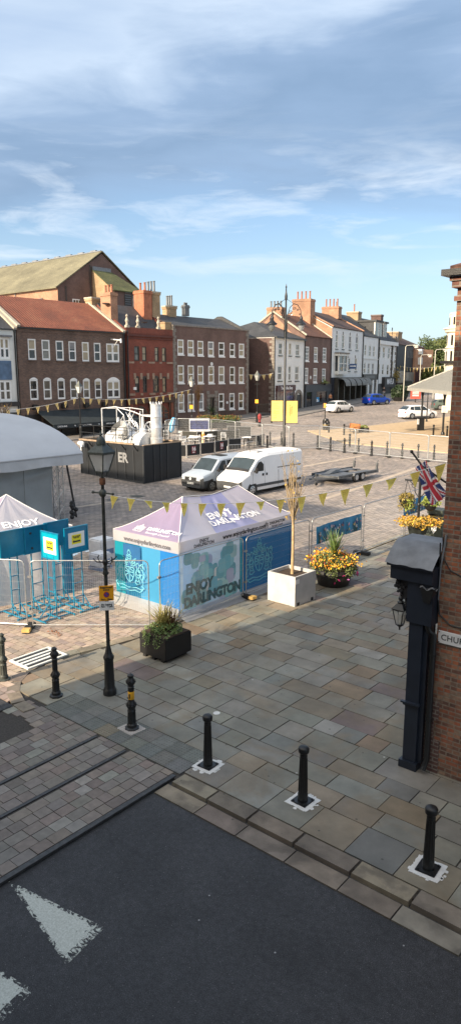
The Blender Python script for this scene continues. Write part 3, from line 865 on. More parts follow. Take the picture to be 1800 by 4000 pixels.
# --- narrow ornate red building
h = House('ornate_pub', 'narrow bright red brick pub with paired arched windows and stone finials on its parapet', 'building', 818, 1119, LP, LD, 9)
h.win([(869,902,650,745),(920,948,652,747),(1001,1028,656,750),(1048,1075,658,751)], '2', None, frame=DARKWOOD, glass=GLASSC)
h.win([(874,903,850,950),(925,952,850,950),(990,1030,852,950),(1052,1078,852,950)], '2', None, frame=DARKWOOD, glass=GLASS, arch=True)
h.body(h.zc(968, 556), BR_RED)
h.gable_roof(2.9, SLATE, ridge=.5, over=-1.0)
for y0, y1, m_, pr in ((578,590,pm('terracotta_band', (.10,.03,.022), .7),.16),(600,606,MATS['terracotta_band'],.10),(750,762,None,.05),(952,966,None,.1)):
    z0, z1 = h.zc(968, y1), h.zc(968, y0)
    if m_: h.part('cornice', m_, lambda mb: mb.box(0,-pr,z0,h.w,-.003,z1))
    else: h.part('stone_course', BR_RED if 0 else pm('pub_stone', (.30,.21,.15), .85, 0, .3, 3), lambda mb: [mb.box(h.uc(a_,755),-pr,z0,h.uc(b_,755),-.003,z1) for a_, b_ in ((830,868),(905,919),(960,1000),(1030,1046),(1078,1117))])
def arches(mb):
    for a_, b_ in ((868,960),(988,1090)):
        for k in range(3):
            u = h.uc(a_+(b_-a_)*k/2*.92+4, 845); z = h.zc(968, 842); mb.box(u-.16,-.06,z-.35,u+.16,-.003,z+.3)
h.part('arch_springers', MATS['pub_stone'], arches)
h.part('blocking', BR_RED, lambda mb: mb.box(0,-.02,h.top-.25,h.w,-.0035,h.top+.35))
for x in (818, 898, 1030):
    u = h.uc(x, 540); u = max(.25, u)
    mf = MB(); mf.box(u-.2,-.05,h.top+.3,u+.2,.3,h.top+.55); mf.lathe([(.16,.5),(.12,.8),(.20,1.0),(.12,1.2),(.07,1.35),(.15,1.5),(.02,1.68)], (u,.12,h.top), 10); mf.build('finial', STONE, h.r, smooth=40)
zg = h.zc(968, 985)
h.part('pub_front', pm('pub_joinery', (.05,.022,.014), .5, 0, .3, 4), lambda mb: (mb.box(0,-.25,zg-.55,h.w,-.004,zg), mb.box(0,-.14,0,.7,-.004,zg-.55), mb.box(h.w-.9,-.14,0,h.w,-.004,zg-.55), mb.box(h.w*.42,-.14,0,h.w*.52,-.004,zg-.55), mb.box(.7,-.08,0,h.w-.9,-.006,1.0)))
h.part('pub_pilasters', pm('pub_terracotta', (.20,.06,.03), .6, 0, .3, 5), lambda mb: [mb.box(x-.18,-.2,0,x+.18,-.141,zg-.56) for x in (.35,h.w*.47,h.w-.45)])
for a_, b_ in ((.75,h.w*.41),(h.w*.53,h.w-.95)):
    mf = MB(); n = 10; mf.extr([(a_,-.05,1.1),(b_,-.05,1.1)]+[(b_-(b_-a_)*k/n, -.05, zg-1.6+.8*math.sin(math.pi*k/n)) for k in range(n+1)], (0,.04,0)); w_ = mf.build('window', GLASS, h.r)
    mf = MB(); [mf.box(a_+(b_-a_)*k/3-.04,-.09,1.0,a_+(b_-a_)*k/3+.04,-.051,zg-1.1) for k in range(4)]; mf.box(a_,-.09,zg-1.75,b_,-.0515,zg-1.65); mf.build('frame', MATS['pub_terracotta'], w_)
h.part('downpipe', IRON, lambda mb: mb.tube([(.1,-.08,.2),(.1,-.08,h.top)], .07, 8))
h.part('alarm_box', WHITEP, lambda mb: mb.box(h.uc(862,920),-.15,h.zc(868,932),h.uc(878,920),-.003,h.zc(868,914)))
y_ = h.dep*.45; q = h.L2W(h.w*.45, y_, 0)
h.part('satellite_dish', GREYM, lambda mb: mb.lathe([(.02,0),(.25,.05),(.4,.16)], (h.uc(968,540),.8,h.top+.9), 12))
# tall orange stack and tan stack behind the party wall
zt = PA(962, 0, -61)
c0, c1 = PA(*k1(922, 400), -60.5), PA(*k1(985, 400), -60.5)
zt = PA(*k1(955, 296), -60.5).z - h.z0
yy = 3.5
h.chimney(h.w-1.15, yy, h.top-1, zt, 1.25, 1.6, 2, pm('orange_render', (.36,.135,.075), .9, 0, .25, 2), ph=.9)
h.chimney(h.w+.35, yy+.2, h.top-1, zt, 1.2, 1.6, 3, BR_TAN, GREYM, cap=STONE, ph=1.2)
h.chimney(h.uc(866, 400)-1.0, 5.2, h.top+1, PA(*k1(866, 362), -62).z-h.z0, 1.5, 1.1, 0, BR_TAN, cap=STONE)

# --- large brown Georgian front with quoins
h = House('georgian_house', 'broad dull brown three storey house with white sash windows, stone quoins and railed steps', 'building', 128, 612, LP, LD, 9.5, conv=k2)
xs_ = [(155,196),(220,261),(284,323),(352,390),(420,459),(491,526),(551,586)]
y1_ = [(407,505),(411,509),(416,512),(421,516),(426,517),(431,519),(434,521)]
xm_ = [(157,198),(222,262),(285,324),(354,392),(420,459),(491,526),(551,584)]
y2_ = [(573,690),(575,691),(577,691),(578,691),(580,690),(583,689),(586,689)]
xl_ = [(159,200),(222,264),(287,325),(421,456),(490,524),(549,583)]
y3_ = [(760,873),(758,869),(756,865),(756,860),(754,858),(752,857)]
for X_, Y_ in ((xs_,y1_),(xm_,y2_),(xl_,y3_)): h.win([(*x, *y) for x, y in zip(X_, Y_)], '2', WHITEP, sh=.03)
h.win([(362,392,782,930)], '1', None, frame=DARKWOOD, glass=pm('dark_door', (.015,.015,.016), .4))
h.body(h.zc(370, 335), BR_MAROON)
h.quoins()
h.gable_roof(1.45, SLATE, ridge=.45, over=-.8)
h.part('parapet_coping', STONED, lambda mb: mb.box(-.05,-.08,h.top-.02,h.w+.05,.35,h.top+.12))
h.part('door_surround', STONED, lambda mb: ([mb.box(h.uc(x0,850),-.08,0.3+k*.45,h.uc(x1,850),-.003,.3+k*.45+.38) for k in range(8) for x0, x1 in ((347-5*(k%2),361),(393,408+5*(k%2)))], mb.box(h.uc(345,780),-.1,h.zc(377,780),h.uc(412,780),-.003,h.zc(377,762))))
h.part('steps', STONED, lambda mb: [mb.box(h.uc(355,900),-.3*(4-k),0,h.uc(410,900),-.005,.3+.18*k) for k in range(4)])
def railing(mb):
    for x in [h.uc(395,900)+.16*k for k in range(16)]: mb.box(x-.015,-1.0,0.3,x+.015,-.97,1.4)
    mb.box(h.uc(395,900),-1.01,1.38,h.uc(395,900)+2.5,-.96,1.44)
h.part('railing', IRON, railing)
h.part('wall_plaque', OFFW, lambda mb: (mb.cyl((h.uc(374,566),-.06,h.zc(374,566)),(h.uc(374,566),-.003,h.zc(374,566)),.22,14), mb.cyl((h.uc(474,815),-.06,h.zc(474,815)),(h.uc(474,815),-.003,h.zc(474,815)),.16,14)))
h.chimney(h.uc(275,230), 4.3, h.top+1, HT(*h.L2W(h.uc(275,230),4.3,0)[:2], k2(0,192)[1])-h.z0, 1.15, 1.2, 3, BR_TAN, GREYM, cap=STONE, ph=1.2)
h.chimney(h.uc(378,262), 4.3, h.top+1.6, h.top+2.9, .7, .6, 2, GREYM, GREYM, ph=.3)
h.part('gable_parapet', SLATE, lambda mb: mb.extr([(h.w-.35,-.05,h.top),(h.w-.35,h.dep*.45,h.top+1.95),(h.w-.35,h.dep*.45+.6,h.top+1.95),(h.w-.35,h.dep,h.top)], (.35,0,0)))
h.part('party_parapet', BR_TAN, lambda mb: (mb.box(-1.0,.2,h.top-1.2,-.02,1.2,h.top+.2), mb.box(-1.05,.15,h.top+.2,0.0,1.25,h.top+.35)))
HG = h

# --- right hand row, turned a little away
RP, RD = (-55.3, 74.5), (-.2, .98)
h = House('corner_shop', 'white fronted corner shop with hipped slate roof and dark brick side wall', 'building', 781, 972, RP, RD, 11, conv=k2)
h.win([(806,832,427,510),(873,890,429,512),(916,942,435,516),(800,830,577,675),(870,888,578,675),(912,938,580,675)], '2', IRON, frame=OFFW2, glass=GLASSC)
h.body(h.zc(870, 402), OFFW)
h.gable_roof(2.3, SLATE, ridge=.5, hipL=5.0, over=.3)
h.part('gutter', IRON, lambda mb: mb.box(-.2,-.38,h.top-.08,h.w,-.28,h.top+.04))
# the brick flank
sd = MB(); sd.box(-.03,.0,0,-.002,h.dep,h.top-.05); sd.build('side_wall', BR_OLDRED, h.r)
def qn(mb):
    z = .3; k = 0
    while z < h.top-.3:
        l = .75 if k % 2 else .42; mb.box(-.06,-.012,z+.01,-.031,l,z+.34); z += .36; k += 1
h.part('quoins', STONED, qn)
def qf(mb):
    z = .3; k = 0
    while z < h.top-.3:
        l = .42 if k % 2 else .24; mb.box(-.055,-.03,z+.01,l,-.003,z+.34); z += .36; k += 1
h.part('front_quoins', OFFW, qf)
zf1, zf0 = h.zc(845, 703), h.zc(845, 741)
fx0, fx1 = .35, h.uc(905, 720)
fa = h.part('shop_fascia', pm('oxblood_paint', (.055,.012,.012), .45, 0, .1, 4), lambda mb: mb.box(fx0,-.3,zf0,fx1,-.003,zf1))
text('The Coffee Shop', .55, WHITET, fa, h.L2W((fx0+fx1)/2, -.306, (zf0+zf1)/2), h.d, (0,0,1), .012)
sf = h.part('shopfront', MATS['oxblood_paint'], lambda mb: (mb.box(fx0,-.15,0,fx0+.25,-.003,zf0), mb.box(fx1-.25,-.15,0,fx1,-.003,zf0), mb.box(fx0+.25,-.12,0,fx1-.25,-.003,.9), mb.box((fx0+fx1)/2-.1,-.14,.9,(fx0+fx1)/2+.1,-.003,zf0)))
mb = MB(); mb.box(fx0+.25,-.09,.9,(fx0+fx1)/2-.1,-.004,zf0); mb.box((fx0+fx1)/2+.1,-.09,.9,fx1-.25,-.004,zf0); mb.build('pane', GLASSC, sf)
da0, da1 = h.uc(908, 800), h.uc(956, 800)
def arch(mb):
    n = 12; zt_ = zf0-.1; rr = (da1-da0)/2; cx = (da0+da1)/2
    for k in range(n):
        a0, a1 = math.pi*k/n, math.pi*(k+1)/n
        mb.extr([(cx+rr*math.cos(a), -.16, zt_-rr+.2+rr*math.sin(a)) for a in (a0, a1)] + [(cx+rr*.68*math.cos(a), -.16, zt_-rr+.2+rr*.68*math.sin(a)) for a in (a1, a0)], (0,.156,0))
    mb.box(da0,-.16,0,da0+.4,-.004,zt_-rr+.2); mb.box(da1-.4,-.16,0,da1,-.004,zt_-rr+.2)
h.part('arched_doorway', STONED, arch)
h.part('door', DARKWOOD, lambda mb: mb.box(da0+.4,-.06,0,da1-.4,-.003,zf0-.6))
h.part('downpipe', IRON, lambda mb: (mb.tube([(h.w-.1,-.1,.2),(h.w-.1,-.1,h.top)], .08, 8), mb.tube([(-.12,-.06,.2),(-.12,-.06,h.top)], .07, 8)))
HQ = h

h = House('brick_building', 'brown brick house with tiled gable roof and grey shopfront beside the white corner shop', 'building', 974, 1143, RP, RD, 10, conv=k2)
h.win([(977,1004,453,548),(1035,1060,457,551),(1091,1115,461,553),(974,998,591,689),(1031,1056,593,687),(1087,1111,596,683)], '6', WHITEP, sh=.02)
h.body(h.zc(1060, 395), BR_MAROON, )
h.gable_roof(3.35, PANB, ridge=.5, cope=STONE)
h.part('gable_face', BR_ORANGE, lambda mb: mb.extr([(-.03,0,h.top-1.5),(-.03,h.dep*.5,h.top+3.3),(-.03,h.dep,h.top-1.5)], (.029,0,0)))  # orange laid over the brown brick paints the sunlit gable
z_ = h.zc(1050, 705)
sf = h.part('shopfront', pm('slate_grey_paint', (.035,.04,.048), .5, 0, .1, 3), lambda mb: (mb.box(.05,-.25,z_-.9,h.w-.05,-.004,z_), mb.box(.05,-.18,0,.6,-.004,z_-.9), mb.box(2.6,-.18,0,4.4,-.004,z_-.9), mb.box(h.w-1.8,-.18,0,h.w-.05,-.004,z_-.9), mb.box(4.4,-.18,0,h.w-1.8,-.004,1.0), mb.box(.05,-.3,z_,h.w-.05,-.003,z_+.15)))
mb = MB(); mb.box(.6,-.1,0,2.6,-.005,z_-.9); mb.box(4.4,-.1,1.0,h.w-1.8,-.005,z_-.9); mb.build('pane', GLASS, sf)
p = h.rect(1027, 1062, 782, 826); mb = MB(); mb.box(p[0],-.16,p[2],p[1],-.101,p[3]); ps = mb.build('poster', matte('poster_blue', (.05,.30,.60)), sf)
mb = MB(); mb.box(p[0]+.1,-.165,(p[2]+p[3])/2-.15,p[1]-.3,-.161,(p[2]+p[3])/2+.1); mb.box(p[0]+.1,-.165,p[3]-.5,p[1]-.6,-.161,p[3]-.25); mb.build('poster_stripe', WHITET, ps)
h.part('wall_plaque', OFFW, lambda mb: mb.cyl((h.uc(1012,653),-.06,h.zc(1012,653)),(h.uc(1012,653),-.003,h.zc(1012,653)),.25,14))
zl, zr_ = HT(*h.L2W(2.2,5,0)[:2], k2(0,205)[1])-h.z0, HT(*h.L2W(h.w,5,0)[:2], k2(0,150)[1])-h.z0
h.chimney(1.0, 5.0, h.top+2.6, zl, 1.3, 2.3, 4, BR_ORANGE, GREYM, ph=.9)
h.chimney(h.w-.2, 4.6, h.top+1.5, zr_, 1.9, 3.0, 4, BR_ORANGE, CLAY, ph=1.2)
h.part('downpipe', IRON, lambda mb: mb.tube([(h.w-.1,-.1,.2),(h.w-.1,-.1,h.top)], .07, 8))
q = h.L2W(h.uc(1085,690), -.5, h.zc(1085,690))
fb = thing('hanging_fern', 'yellow green fern hanging over the grey shopfront', 'plant', q)
mb = MB(); 
for i in range(140): mb.blade((0,0,.1), (random.gauss(0,1),random.gauss(0,1),random.uniform(.2,1)), random.uniform(.5,1.1), .10, 1.6, 3)
mb.build('fronds', LEAFY, fb)
mb = MB(); mb.lathe([(.12,-.25),(.22,0),(.2,.02)], n=10); mb.tube([(0,0,.0),(0,.45,.5)], .02); mb.build('basket', BLACKP, fb)

h = House('white_building', 'tall white building with four slim top windows, a bay window and bronze arcaded shopfront', 'building', 318, 517, RP, RD, 11, conv=k3)
h.win([(346,362,373,468),(387,403,378,470),(432,449,384,474),(476,493,388,478),(427,441,525,612),(470,485,528,614)], '2', IRON, frame=OFFW2, glass=GLASSC)
h.body(h.zc(415, 342), OFFW)
h.gable_roof(2.85, BTILE, ridge=.5, cope=BR_ORANGE)
h.part('gable_face', BR_ORANGE, lambda mb: mb.extr([(-.03,0,h.top-2),(-.03,0,h.top-.1),(-.03,h.dep*.5,h.top+2.8),(-.03,h.dep,h.top-2)], (.029,0,0)))
h.part('window_keys', STONED, lambda mb: [mb.box(h.uc(x,365)-.12,-.06,h.zc(x,y+18),h.uc(x,365)+.12,-.003,h.zc(x,y)) for x, y in ((354,353),(395,358),(440,363),(484,369),(434,508),(478,511))])
p = h.rect(345, 396, 515, 612)
bw = h.part('bay_window', OFFW2, lambda mb: (mb.box(p[0]-.2,-.7,p[2]-.5,p[1]+.2,-.003,p[2]), mb.box(p[0]-.35,-.85,p[3],p[1]+.35,-.003,p[3]+.35), [mb.box(x-.13,-.65,p[2],x+.13,-.45,p[3]) for x in (p[0],(p[0]+p[1])/2+.2,p[1])], mb.box(p[0],-.6,(p[2]+p[3])/2-.07,p[1],-.5,(p[2]+p[3])/2+.07)))
mb = MB(); mb.box(p[0],-.55,p[2],p[1],-.004,p[3]); mb.build('pane', GLASS, bw)
h.part('bay_roof', STONED, lambda mb: mb.box(p[0]-.45,-.95,p[3]+.35,p[1]+.45,-.003,p[3]+.55))
p = h.rect(417, 440, 567, 597)
mb = MB(); u_ = (p[0]+p[1])/2; mb.box(u_-.05,-1.4,p[2],u_+.05,-.2,p[3]); mb.box(u_-.03,-1.5,p[3],u_+.03,-.01,p[3]+.06); sg = mb.build('projecting_sign', pm('sign_blue', (.06,.11,.24), .5), h.r)
mb = MB(); mb.box(u_-.056,-1.3,p[2]+.35,u_-.051,-.3,p[2]+.5); mb.build('sign_lettering', WHITET, sg)
z_ = h.zc(415, 652); BRZ = pm('bronze_joinery', (.045,.042,.036), .4, .2, .3, 3)
mb = MB(); mb.box(.8,-.08,.9,h.w-.1,-.005,z_-.6); mb.box(.8,-.9,z_-.35,h.w-.1,-.005,z_); 
sf = mb.build('shopfront', BRZ, h.r)
mb = MB(); mb.box(.9,-.09,1.0,h.w-.2,-.081,z_-.7); mb.build('pane', glassm('shop_glass', (.09,.10,.08), .08, None, .9), sf)
mb = MB()
for k in range(6):
    x = .9+k*(h.w-1.1)/5; mb.box(x-.16,-.95,0,x+.16,-.006,z_-.35)
    x2 = x+(h.w-1.1)/10
    if k < 5: mb.box(x2-.06,-.3,.6,x2+.06,-.006,z_-.4)
mb.box(.8,-.5,0,h.w-.1,-.007,.7); mb.build('arcade_posts', BRZ, sf)
mb = MB()
for k in range(5):
    x0, x1 = 1.1+k*(h.w-1.1)/5, .7+(k+1)*(h.w-1.1)/5
    n = 6; mb.grid(lambda a, b: (x0+(x1-x0)*a, -1.0-1.1*math.sin(b*1.57), z_-.1-1.2*(1-math.cos(b*1.57))), 1, n)
mb.build('curved_awnings', pm('grey_awning', (.16,.155,.14), .6, 0, .3, 2), sf)
h.part('corner_pier', pm('ink_blue_paint', (.018,.022,.035), .5), lambda mb: mb.box(-.02,-.3,0,.75,-.004,z_))
zl = HT(*h.L2W(h.w-1,5.0,0)[:2], k3(0,198)[1])-h.z0
h.chimney(h.w-1.6, 5.2, h.top+2.2, zl, 1.6, 3.0, 4, BR_ORANGE, CLAY, ph=1.3)
h.part('downpipe', IRON, lambda mb: mb.tube([(h.w-.05,-.1,.2),(h.w-.05,-.1,h.top)], .09, 8))

h = House('white_building', 'plain white three storey building with dark slate roof between the arcaded and dormered ones', 'building', 519, 618, RP, RD, 11, conv=k3)
h.win([(532,545,440,515),(560,575,446,520),(588,600,450,522),(527,541,558,630),(553,568,560,634),(580,595,561,637)], '2', None, frame=OFFW2, glass=GLASSC)
h.body(h.zc(565, 392), OFFW)
h.gable_roof(4.0, SLATE, ridge=.5)
h.part('string_course', OFFW2, lambda mb: mb.box(0,-.12,h.zc(565,537),h.w,-.003,h.zc(565,530)))
z_ = h.zc(565, 665)
sf = h.part('shopfront', DARKWOOD, lambda mb: (mb.box(.2,-.25,z_-.1,h.w-1.0,-.003,z_+.9), mb.box(.2,-.05,0,h.w-.2,-.003,z_-.1)))
mb = MB(); mb.box(1.2,-.28,z_+.15,h.w-2.5,-.251,z_+.65); mb.build('fascia_band', GREYM, sf)
h.part('shop_pilasters', OFFW, lambda mb: [mb.box(x-.4,-.2,0,x+.4,-.051,z_-.1) for x in (.5,3.2,6.0,h.w-.5)])
h.part('downpipe', IRON, lambda mb: mb.tube([(h.w-.05,-.1,.2),(h.w-.05,-.1,h.top)], .14, 8))
h.chimney(.6, 5.5, h.top+3.2, h.top+5.0, 1.0, 1.2, 2, OFFW2, GREYM, ph=1.0)

h = House('white_building', 'white building with three roof dormers and a dark shopfront at its canted corner', 'building', 619, 733, RP, RD, 11, conv=k3)
h.win([(624,637,452,528),(651,665,455,532),(683,697,460,535),(618,632,565,635),(646,658,567,637),(677,691,570,640)], '2', None, frame=OFFW2, glass=GLASSC)
h.win([(712,722,446,512),(711,721,545,612)], '2', None, frame=OFFW2)
h.body(h.zc(670, 418), OFFW)
h.gable_roof(4.2, SLATE, ridge=.42)
h.part('cornice', OFFW, lambda mb: mb.box(-.1,-.4,h.top-.7,h.w,-.003,h.top-.02))
for x0, x1, y0, y1 in ((622,641,345,400),(645,662,350,404),(677,694,358,410)):
    a_, b_ = h.uc(x0, 400), h.uc(x1, 400); z0 = h.top+.3; z1 = z0+3.0
    mb = MB(); mb.box(a_-.15,.6,z0,b_+.15,4.5,z1); d_ = mb.build('dormer', OFFW2, h.r)
    mb = MB(); mb.box(a_-.4,.3,z1,b_+.4,4.8,z1+.3); mb.box(a_-.17,.8,z0,a_-.151,4.4,z1); mb.build('dormer_roof', SLATE, d_)
    mb = MB(); mb.box(a_+.25,.55,z0+.5,b_-.25,.599,z1-.3); mb.build('pane', GLASSC, d_)
h.part('quoins', STONED, lambda mb: [mb.box(h.uc(707,500)-.25*(1+k%2),-.06,2.5+k*.75,h.uc(707,500),-.003,2.5+k*.75+.6) for k in range(14)] + [mb.box(h.w-.5*(1+k%2),-.07,2.5+k*.75,h.w,-.003,2.5+k*.75+.6) for k in range(13)])
z_ = h.zc(670, 650)
mb = MB(); mb.box(h.uc(645,670),-.6,z_-1.9,h.w-1.5,-.003,z_); mb.box(h.uc(645,670),-.1,0,h.w-.5,-.004,z_-1.9); mb.box(.2,-.1,0,3.0,-.003,z_-1.2)
sf = mb.build('shopfront', pm('soot_black_paint', (.016,.016,.018), .5), h.r)
q = h.L2W((h.uc(645,670)+h.w-1.5)/2, -.61, z_-.9); text('MAFLA', 1.5, WHITET, sf, q, h.d, (0,0,1), .02)
mb = MB(); [mb.leaf((h.w-1.2+random.gauss(0,.7), -.6+random.gauss(0,.4), z_+.2+random.gauss(0,.6)), .22) for _ in range(150)]; mb.build('door_foliage', LEAFB, sf)
h.chimney(.4, 5, h.top+2.5, h.top+5.2, 2.0, 2.2, 1, BR_TAN, CLAY, cap=STONE, ph=1.4)
h.chimney(h.w-.4, 4, h.top+1, h.top+5.4, 1.6, 2.0, 0, BR_OLDRED, cap=GREYM)
h.part('downpipe', IRON, lambda mb: mb.tube([(h.uc(709,500),-.1,.2),(h.uc(709,500),-.1,h.top)], .12, 8))

k5 = lambda x, y: (1400 + x*.345, 1250 + y*.345)
h = House('dark_clad_building', 'black clad flat fronted building above pale shop fascias beyond the white row', 'building', 424, 604, RP, RD, 14, conv=k5)
h.body(h.zc(510, 288), pm('black_cladding', (.02,.021,.024), .6, 0, .25, 1.0))
h.gable_roof(3.2, BTILE, ridge=.5)
h.part('gable_parapet', STONED, lambda mb: mb.box(-.1,.0,h.top,.6,h.dep*.6,h.top+1.6))
z_ = h.zc(510, 575)
h.part('shop_fascia', pm('pale_fascia', (.30,.27,.22), .7, 0, .3, .6), lambda mb: (mb.box(.2,-.4,z_-2.4,h.w*.35,-.003,z_), mb.box(h.w*.5,-.4,z_-2.6,h.w-.2,-.003,z_-.3)))
sf = h.part('shopfront', pm('shop_brown', (.09,.05,.035), .6, 0, .4, 1), lambda mb: mb.box(.2,-.2,0,h.w-.2,-.003,z_-2.5))
mb = MB(); [mb.box(.6+k*3.2,-.25,.4,2.2+k*3.2,-.201,z_-3.0) for k in range(int(h.w/3.2))]; mb.build('pane', GLASSC, sf)
h.part('cladding_fins', GREYM, lambda mb: [mb.box(h.w*.55+k*1.2,-.12,z_+4,h.w*.55+.4+k*1.2,-.003,h.top-2.4) for k in range(5)])

h = House('red_brick_building', 'far red brick corner building with lit cream bay windows and slim chimneys', 'building', 606, 728, RP, RD, 14, conv=k5)
h.body(h.zc(660, 312), BR_RED)
h.gable_roof(3.0, BTILE, ridge=.5)
p1, p2 = h.rect(612, 645, 330, 390), h.rect(612, 645, 425, 505)
h.part('lit_flank', BR_ORANGE, lambda mb: mb.extr([(-.04,-.5,0),(h.w*.45,-3.2,0),(h.w*.45,-.01,0),(-.04,-.01,0)], (0,0,h.top-.5)))  # orange brick on the red building paints its sunlit side
h.part('bay_window', OFFW2, lambda mb: [mb.box(.6,-1.6,p[2],2.6,-.2,p[3]) for p in (p1, p2)])
h.part('window', GLASSC, lambda mb: [mb.box(h.w*.55+k*2.6,-.05,p[2],h.w*.55+1.2+k*2.6,-.003,p[3]) for p in (p1, p2) for k in range(3)])
h.part('ground_floor', pm('plum_paint', (.05,.02,.025), .6), lambda mb: mb.box(0,-3.4,0,h.w,-.6,h.zc(660,560)*.98))
zc_ = h.zc(615, 178)
h.chimney(-2.0, 4, h.top, zc_+.8, 3.2, 3.0, 0, BR_TAN, cap=STONE)
h.chimney(-9.5, 4, h.top-1, h.zc(537, 195)+.8, 1.6, 2.0, 1, BR_ORANGE)
h.chimney(h.w*.5, 5, h.top, h.zc(686, 205), 1.2, 1.2, 1, STONED)
# ------------------------------------------------------------------ near street furniture
# plain modern bollards standing on white concrete pads
def plain_bollard(label, x, y, rz, seed):
    r = thing('bollard', label, 'bollard', (x, y, 0), rz, 'plain black bollards on white pads')
    b = MB(); b.lathe([(.085,0),(.085,.15),(.078,.17),(.073,.19),(.058,.80),(.064,.82),(.064,.845),(.058,.86),(.06,.875),(.088,.90),(.092,.965),(.082,.985),(.05,1.005),(.0,1.01)], n=24)
    for k in range(12):
        t = k*math.pi/6; b.tube([(.074*math.cos(t),.074*math.sin(t),.19),(.058*math.cos(t),.058*math.sin(t),.80)], .007, 5)
    b.build('post', IRON, r, smooth=40)
    b = MB(); b.bevbox(-.145,-.145,.012,.145,.145,.03,.006)
    for sx in (-1,1):
        for sy in (-1,1): b.lathe([(.018,.03),(.018,.045),(.005,.047)], (sx*.11,sy*.11,0), 8)
    b.build('base_plate', IRON, r, smooth=30)
    rnd = random.Random(seed); b = MB(); n = 40; pts = []
    for k in range(n):
        t = 2*math.pi*k/n; s = .215/max(abs(math.cos(t)), abs(math.sin(t)))*(1+rnd.uniform(-.03,.03)); pts.append((s*math.cos(t), s*math.sin(t), .002))
    b.extr(pts, (0,0,.008)); b.build('concrete_pad', CONC, r)
    b = MB()
    for k in range(12):
        t = rnd.uniform(0,6.28); rr = rnd.uniform(.20,.26); c0 = V((rr*math.cos(t), rr*math.sin(t), .001)); q = rnd.uniform(.02,.06)
        b.extr([c0+V((q*math.cos(j*1.05)*rnd.uniform(.6,1.2), q*math.sin(j*1.05)*rnd.uniform(.6,1.2),0)) for j in range(6)], (0,0,.006))
    b.build('mortar_splash', CONC, r)
    return r
plain_bollard('plain black bollard on a white pad, nearest the brick corner and the kerb bottom right', -3.57, 8.66, R(4), 1)
plain_bollard('plain black bollard on a white pad, midway between the tactile paving and the brick corner', -5.87, 8.86, R(-2), 2)
plain_bollard('plain black bollard on a white pad at the end of the tactile paving', -7.80, 8.66, R(3), 5)

ORN = [(.10,0),(.10,.10),(.085,.12),(.075,.14),(.07,.36),(.085,.38),(.075,.40),(.07,.42),(.09,.46),(.098,.50),(.09,.54),(.06,.58),(.055,.62),(.053,.86),(.07,.875),(.055,.89),(.06,.91),(.088,.95),(.092,.985),(.08,1.02),(.055,1.05),(.05,1.07),(.065,1.085),(.062,1.11),(.035,1.13),(.0,1.15)]
def ornate_bollard(label, x, y, mat=IRON, k=1.0, group='ornate black bollards near the crossing', z=0):
    r = thing('ornate_bollard', label, 'bollard', (x, y, z), 0, group)
    b = MB(); b.lathe([(a*k, c*k) for a, c in ORN], n=20)
    for i in range(10):
        t = i*math.pi/5; b.tube([(.076*math.cos(t)*k,.076*math.sin(t)*k,.14*k),(.071*math.cos(t)*k,.071*math.sin(t)*k,.36*k)], .008*k, 5); b.tube([(.056*math.cos(t)*k,.056*math.sin(t)*k,.62*k),(.054*math.cos(t)*k,.054*math.sin(t)*k,.86*k)], .006*k, 5)
        b.ball((.097*math.cos(t)*k,.097*math.sin(t)*k,.5*k), .016*k, 6); b.ball((.09*math.cos(t)*k,.09*math.sin(t)*k,.985*k), .014*k, 6)
    b.build('post', mat, r, smooth=35)
    b = MB(); b.lathe([(.15,.0),(.15,.03),(.11,.05)], n=8, rot=.39); b.build('foot', mat, r)
    return r
r = ornate_bollard('ornate black bollard with yellow tape wrapped round its shaft', -9.87, 8.70, k=1.03)
b = MB(); b.lathe([(.062,.64),(.064,.645),(.064,.80),(.062,.805)], n=20); tp_ = b.build('yellow_tape', pm('yellow_tape', (.75,.38,.02), .5), r, smooth=30)
b = MB(); b.box(-.066,-.02,.70,-.062,.03,.78); b.box(.01,-.068,.68,.035,-.062,.77); b.box(-.045,-.068,.66,-.01,-.058,.685); b.build('tape_print', INK, tp_)
b = MB(); b.extr([(-.24,-.2,.002),(.2,-.22,.002),(.24,.16,.002),(-.2,.2,.002)], (0,0,.008)); b.build('concrete_pad', pm('weathered_pad', (.42,.39,.36), .85, 0, .2, 5), r)
ornate_bollard('ornate black bollard between the slim street lamp and the white slotted grille', -12.23, 8.61)
ornate_bollard('ornate bollard at the left edge of the view, its sunlit tone put into paler iron', -13.85, 8.34, IRON2, 1.0)  # paler iron stands in for sunlight on a black bollard

# white slotted grille on the block paving
r = thing('slotted_grille', 'white painted slotted grille lying on the pink block paving', 'grille', (-14.27, 9.58, .01))
b = MB(); b.box(-.40,-.58,0,-.34,.58,.035); b.box(.34,-.58,0,.40,.58,.035); b.box(-.34,-.58,0,.34,-.52,.035); b.box(-.34,.52,0,.34,.58,.035)
for k in range(3): b.box(-.20+k*.17-.02,-.52,.0,-.20+k*.17+.06,.52,.03)
b.build('slats', pm('grille_white', (.70,.72,.68), .7, 0, .12, 5), r)
b = MB(); b.box(-.34,-.52,.001,.34,.52,.006); b.build('recess', RUBBER, r)

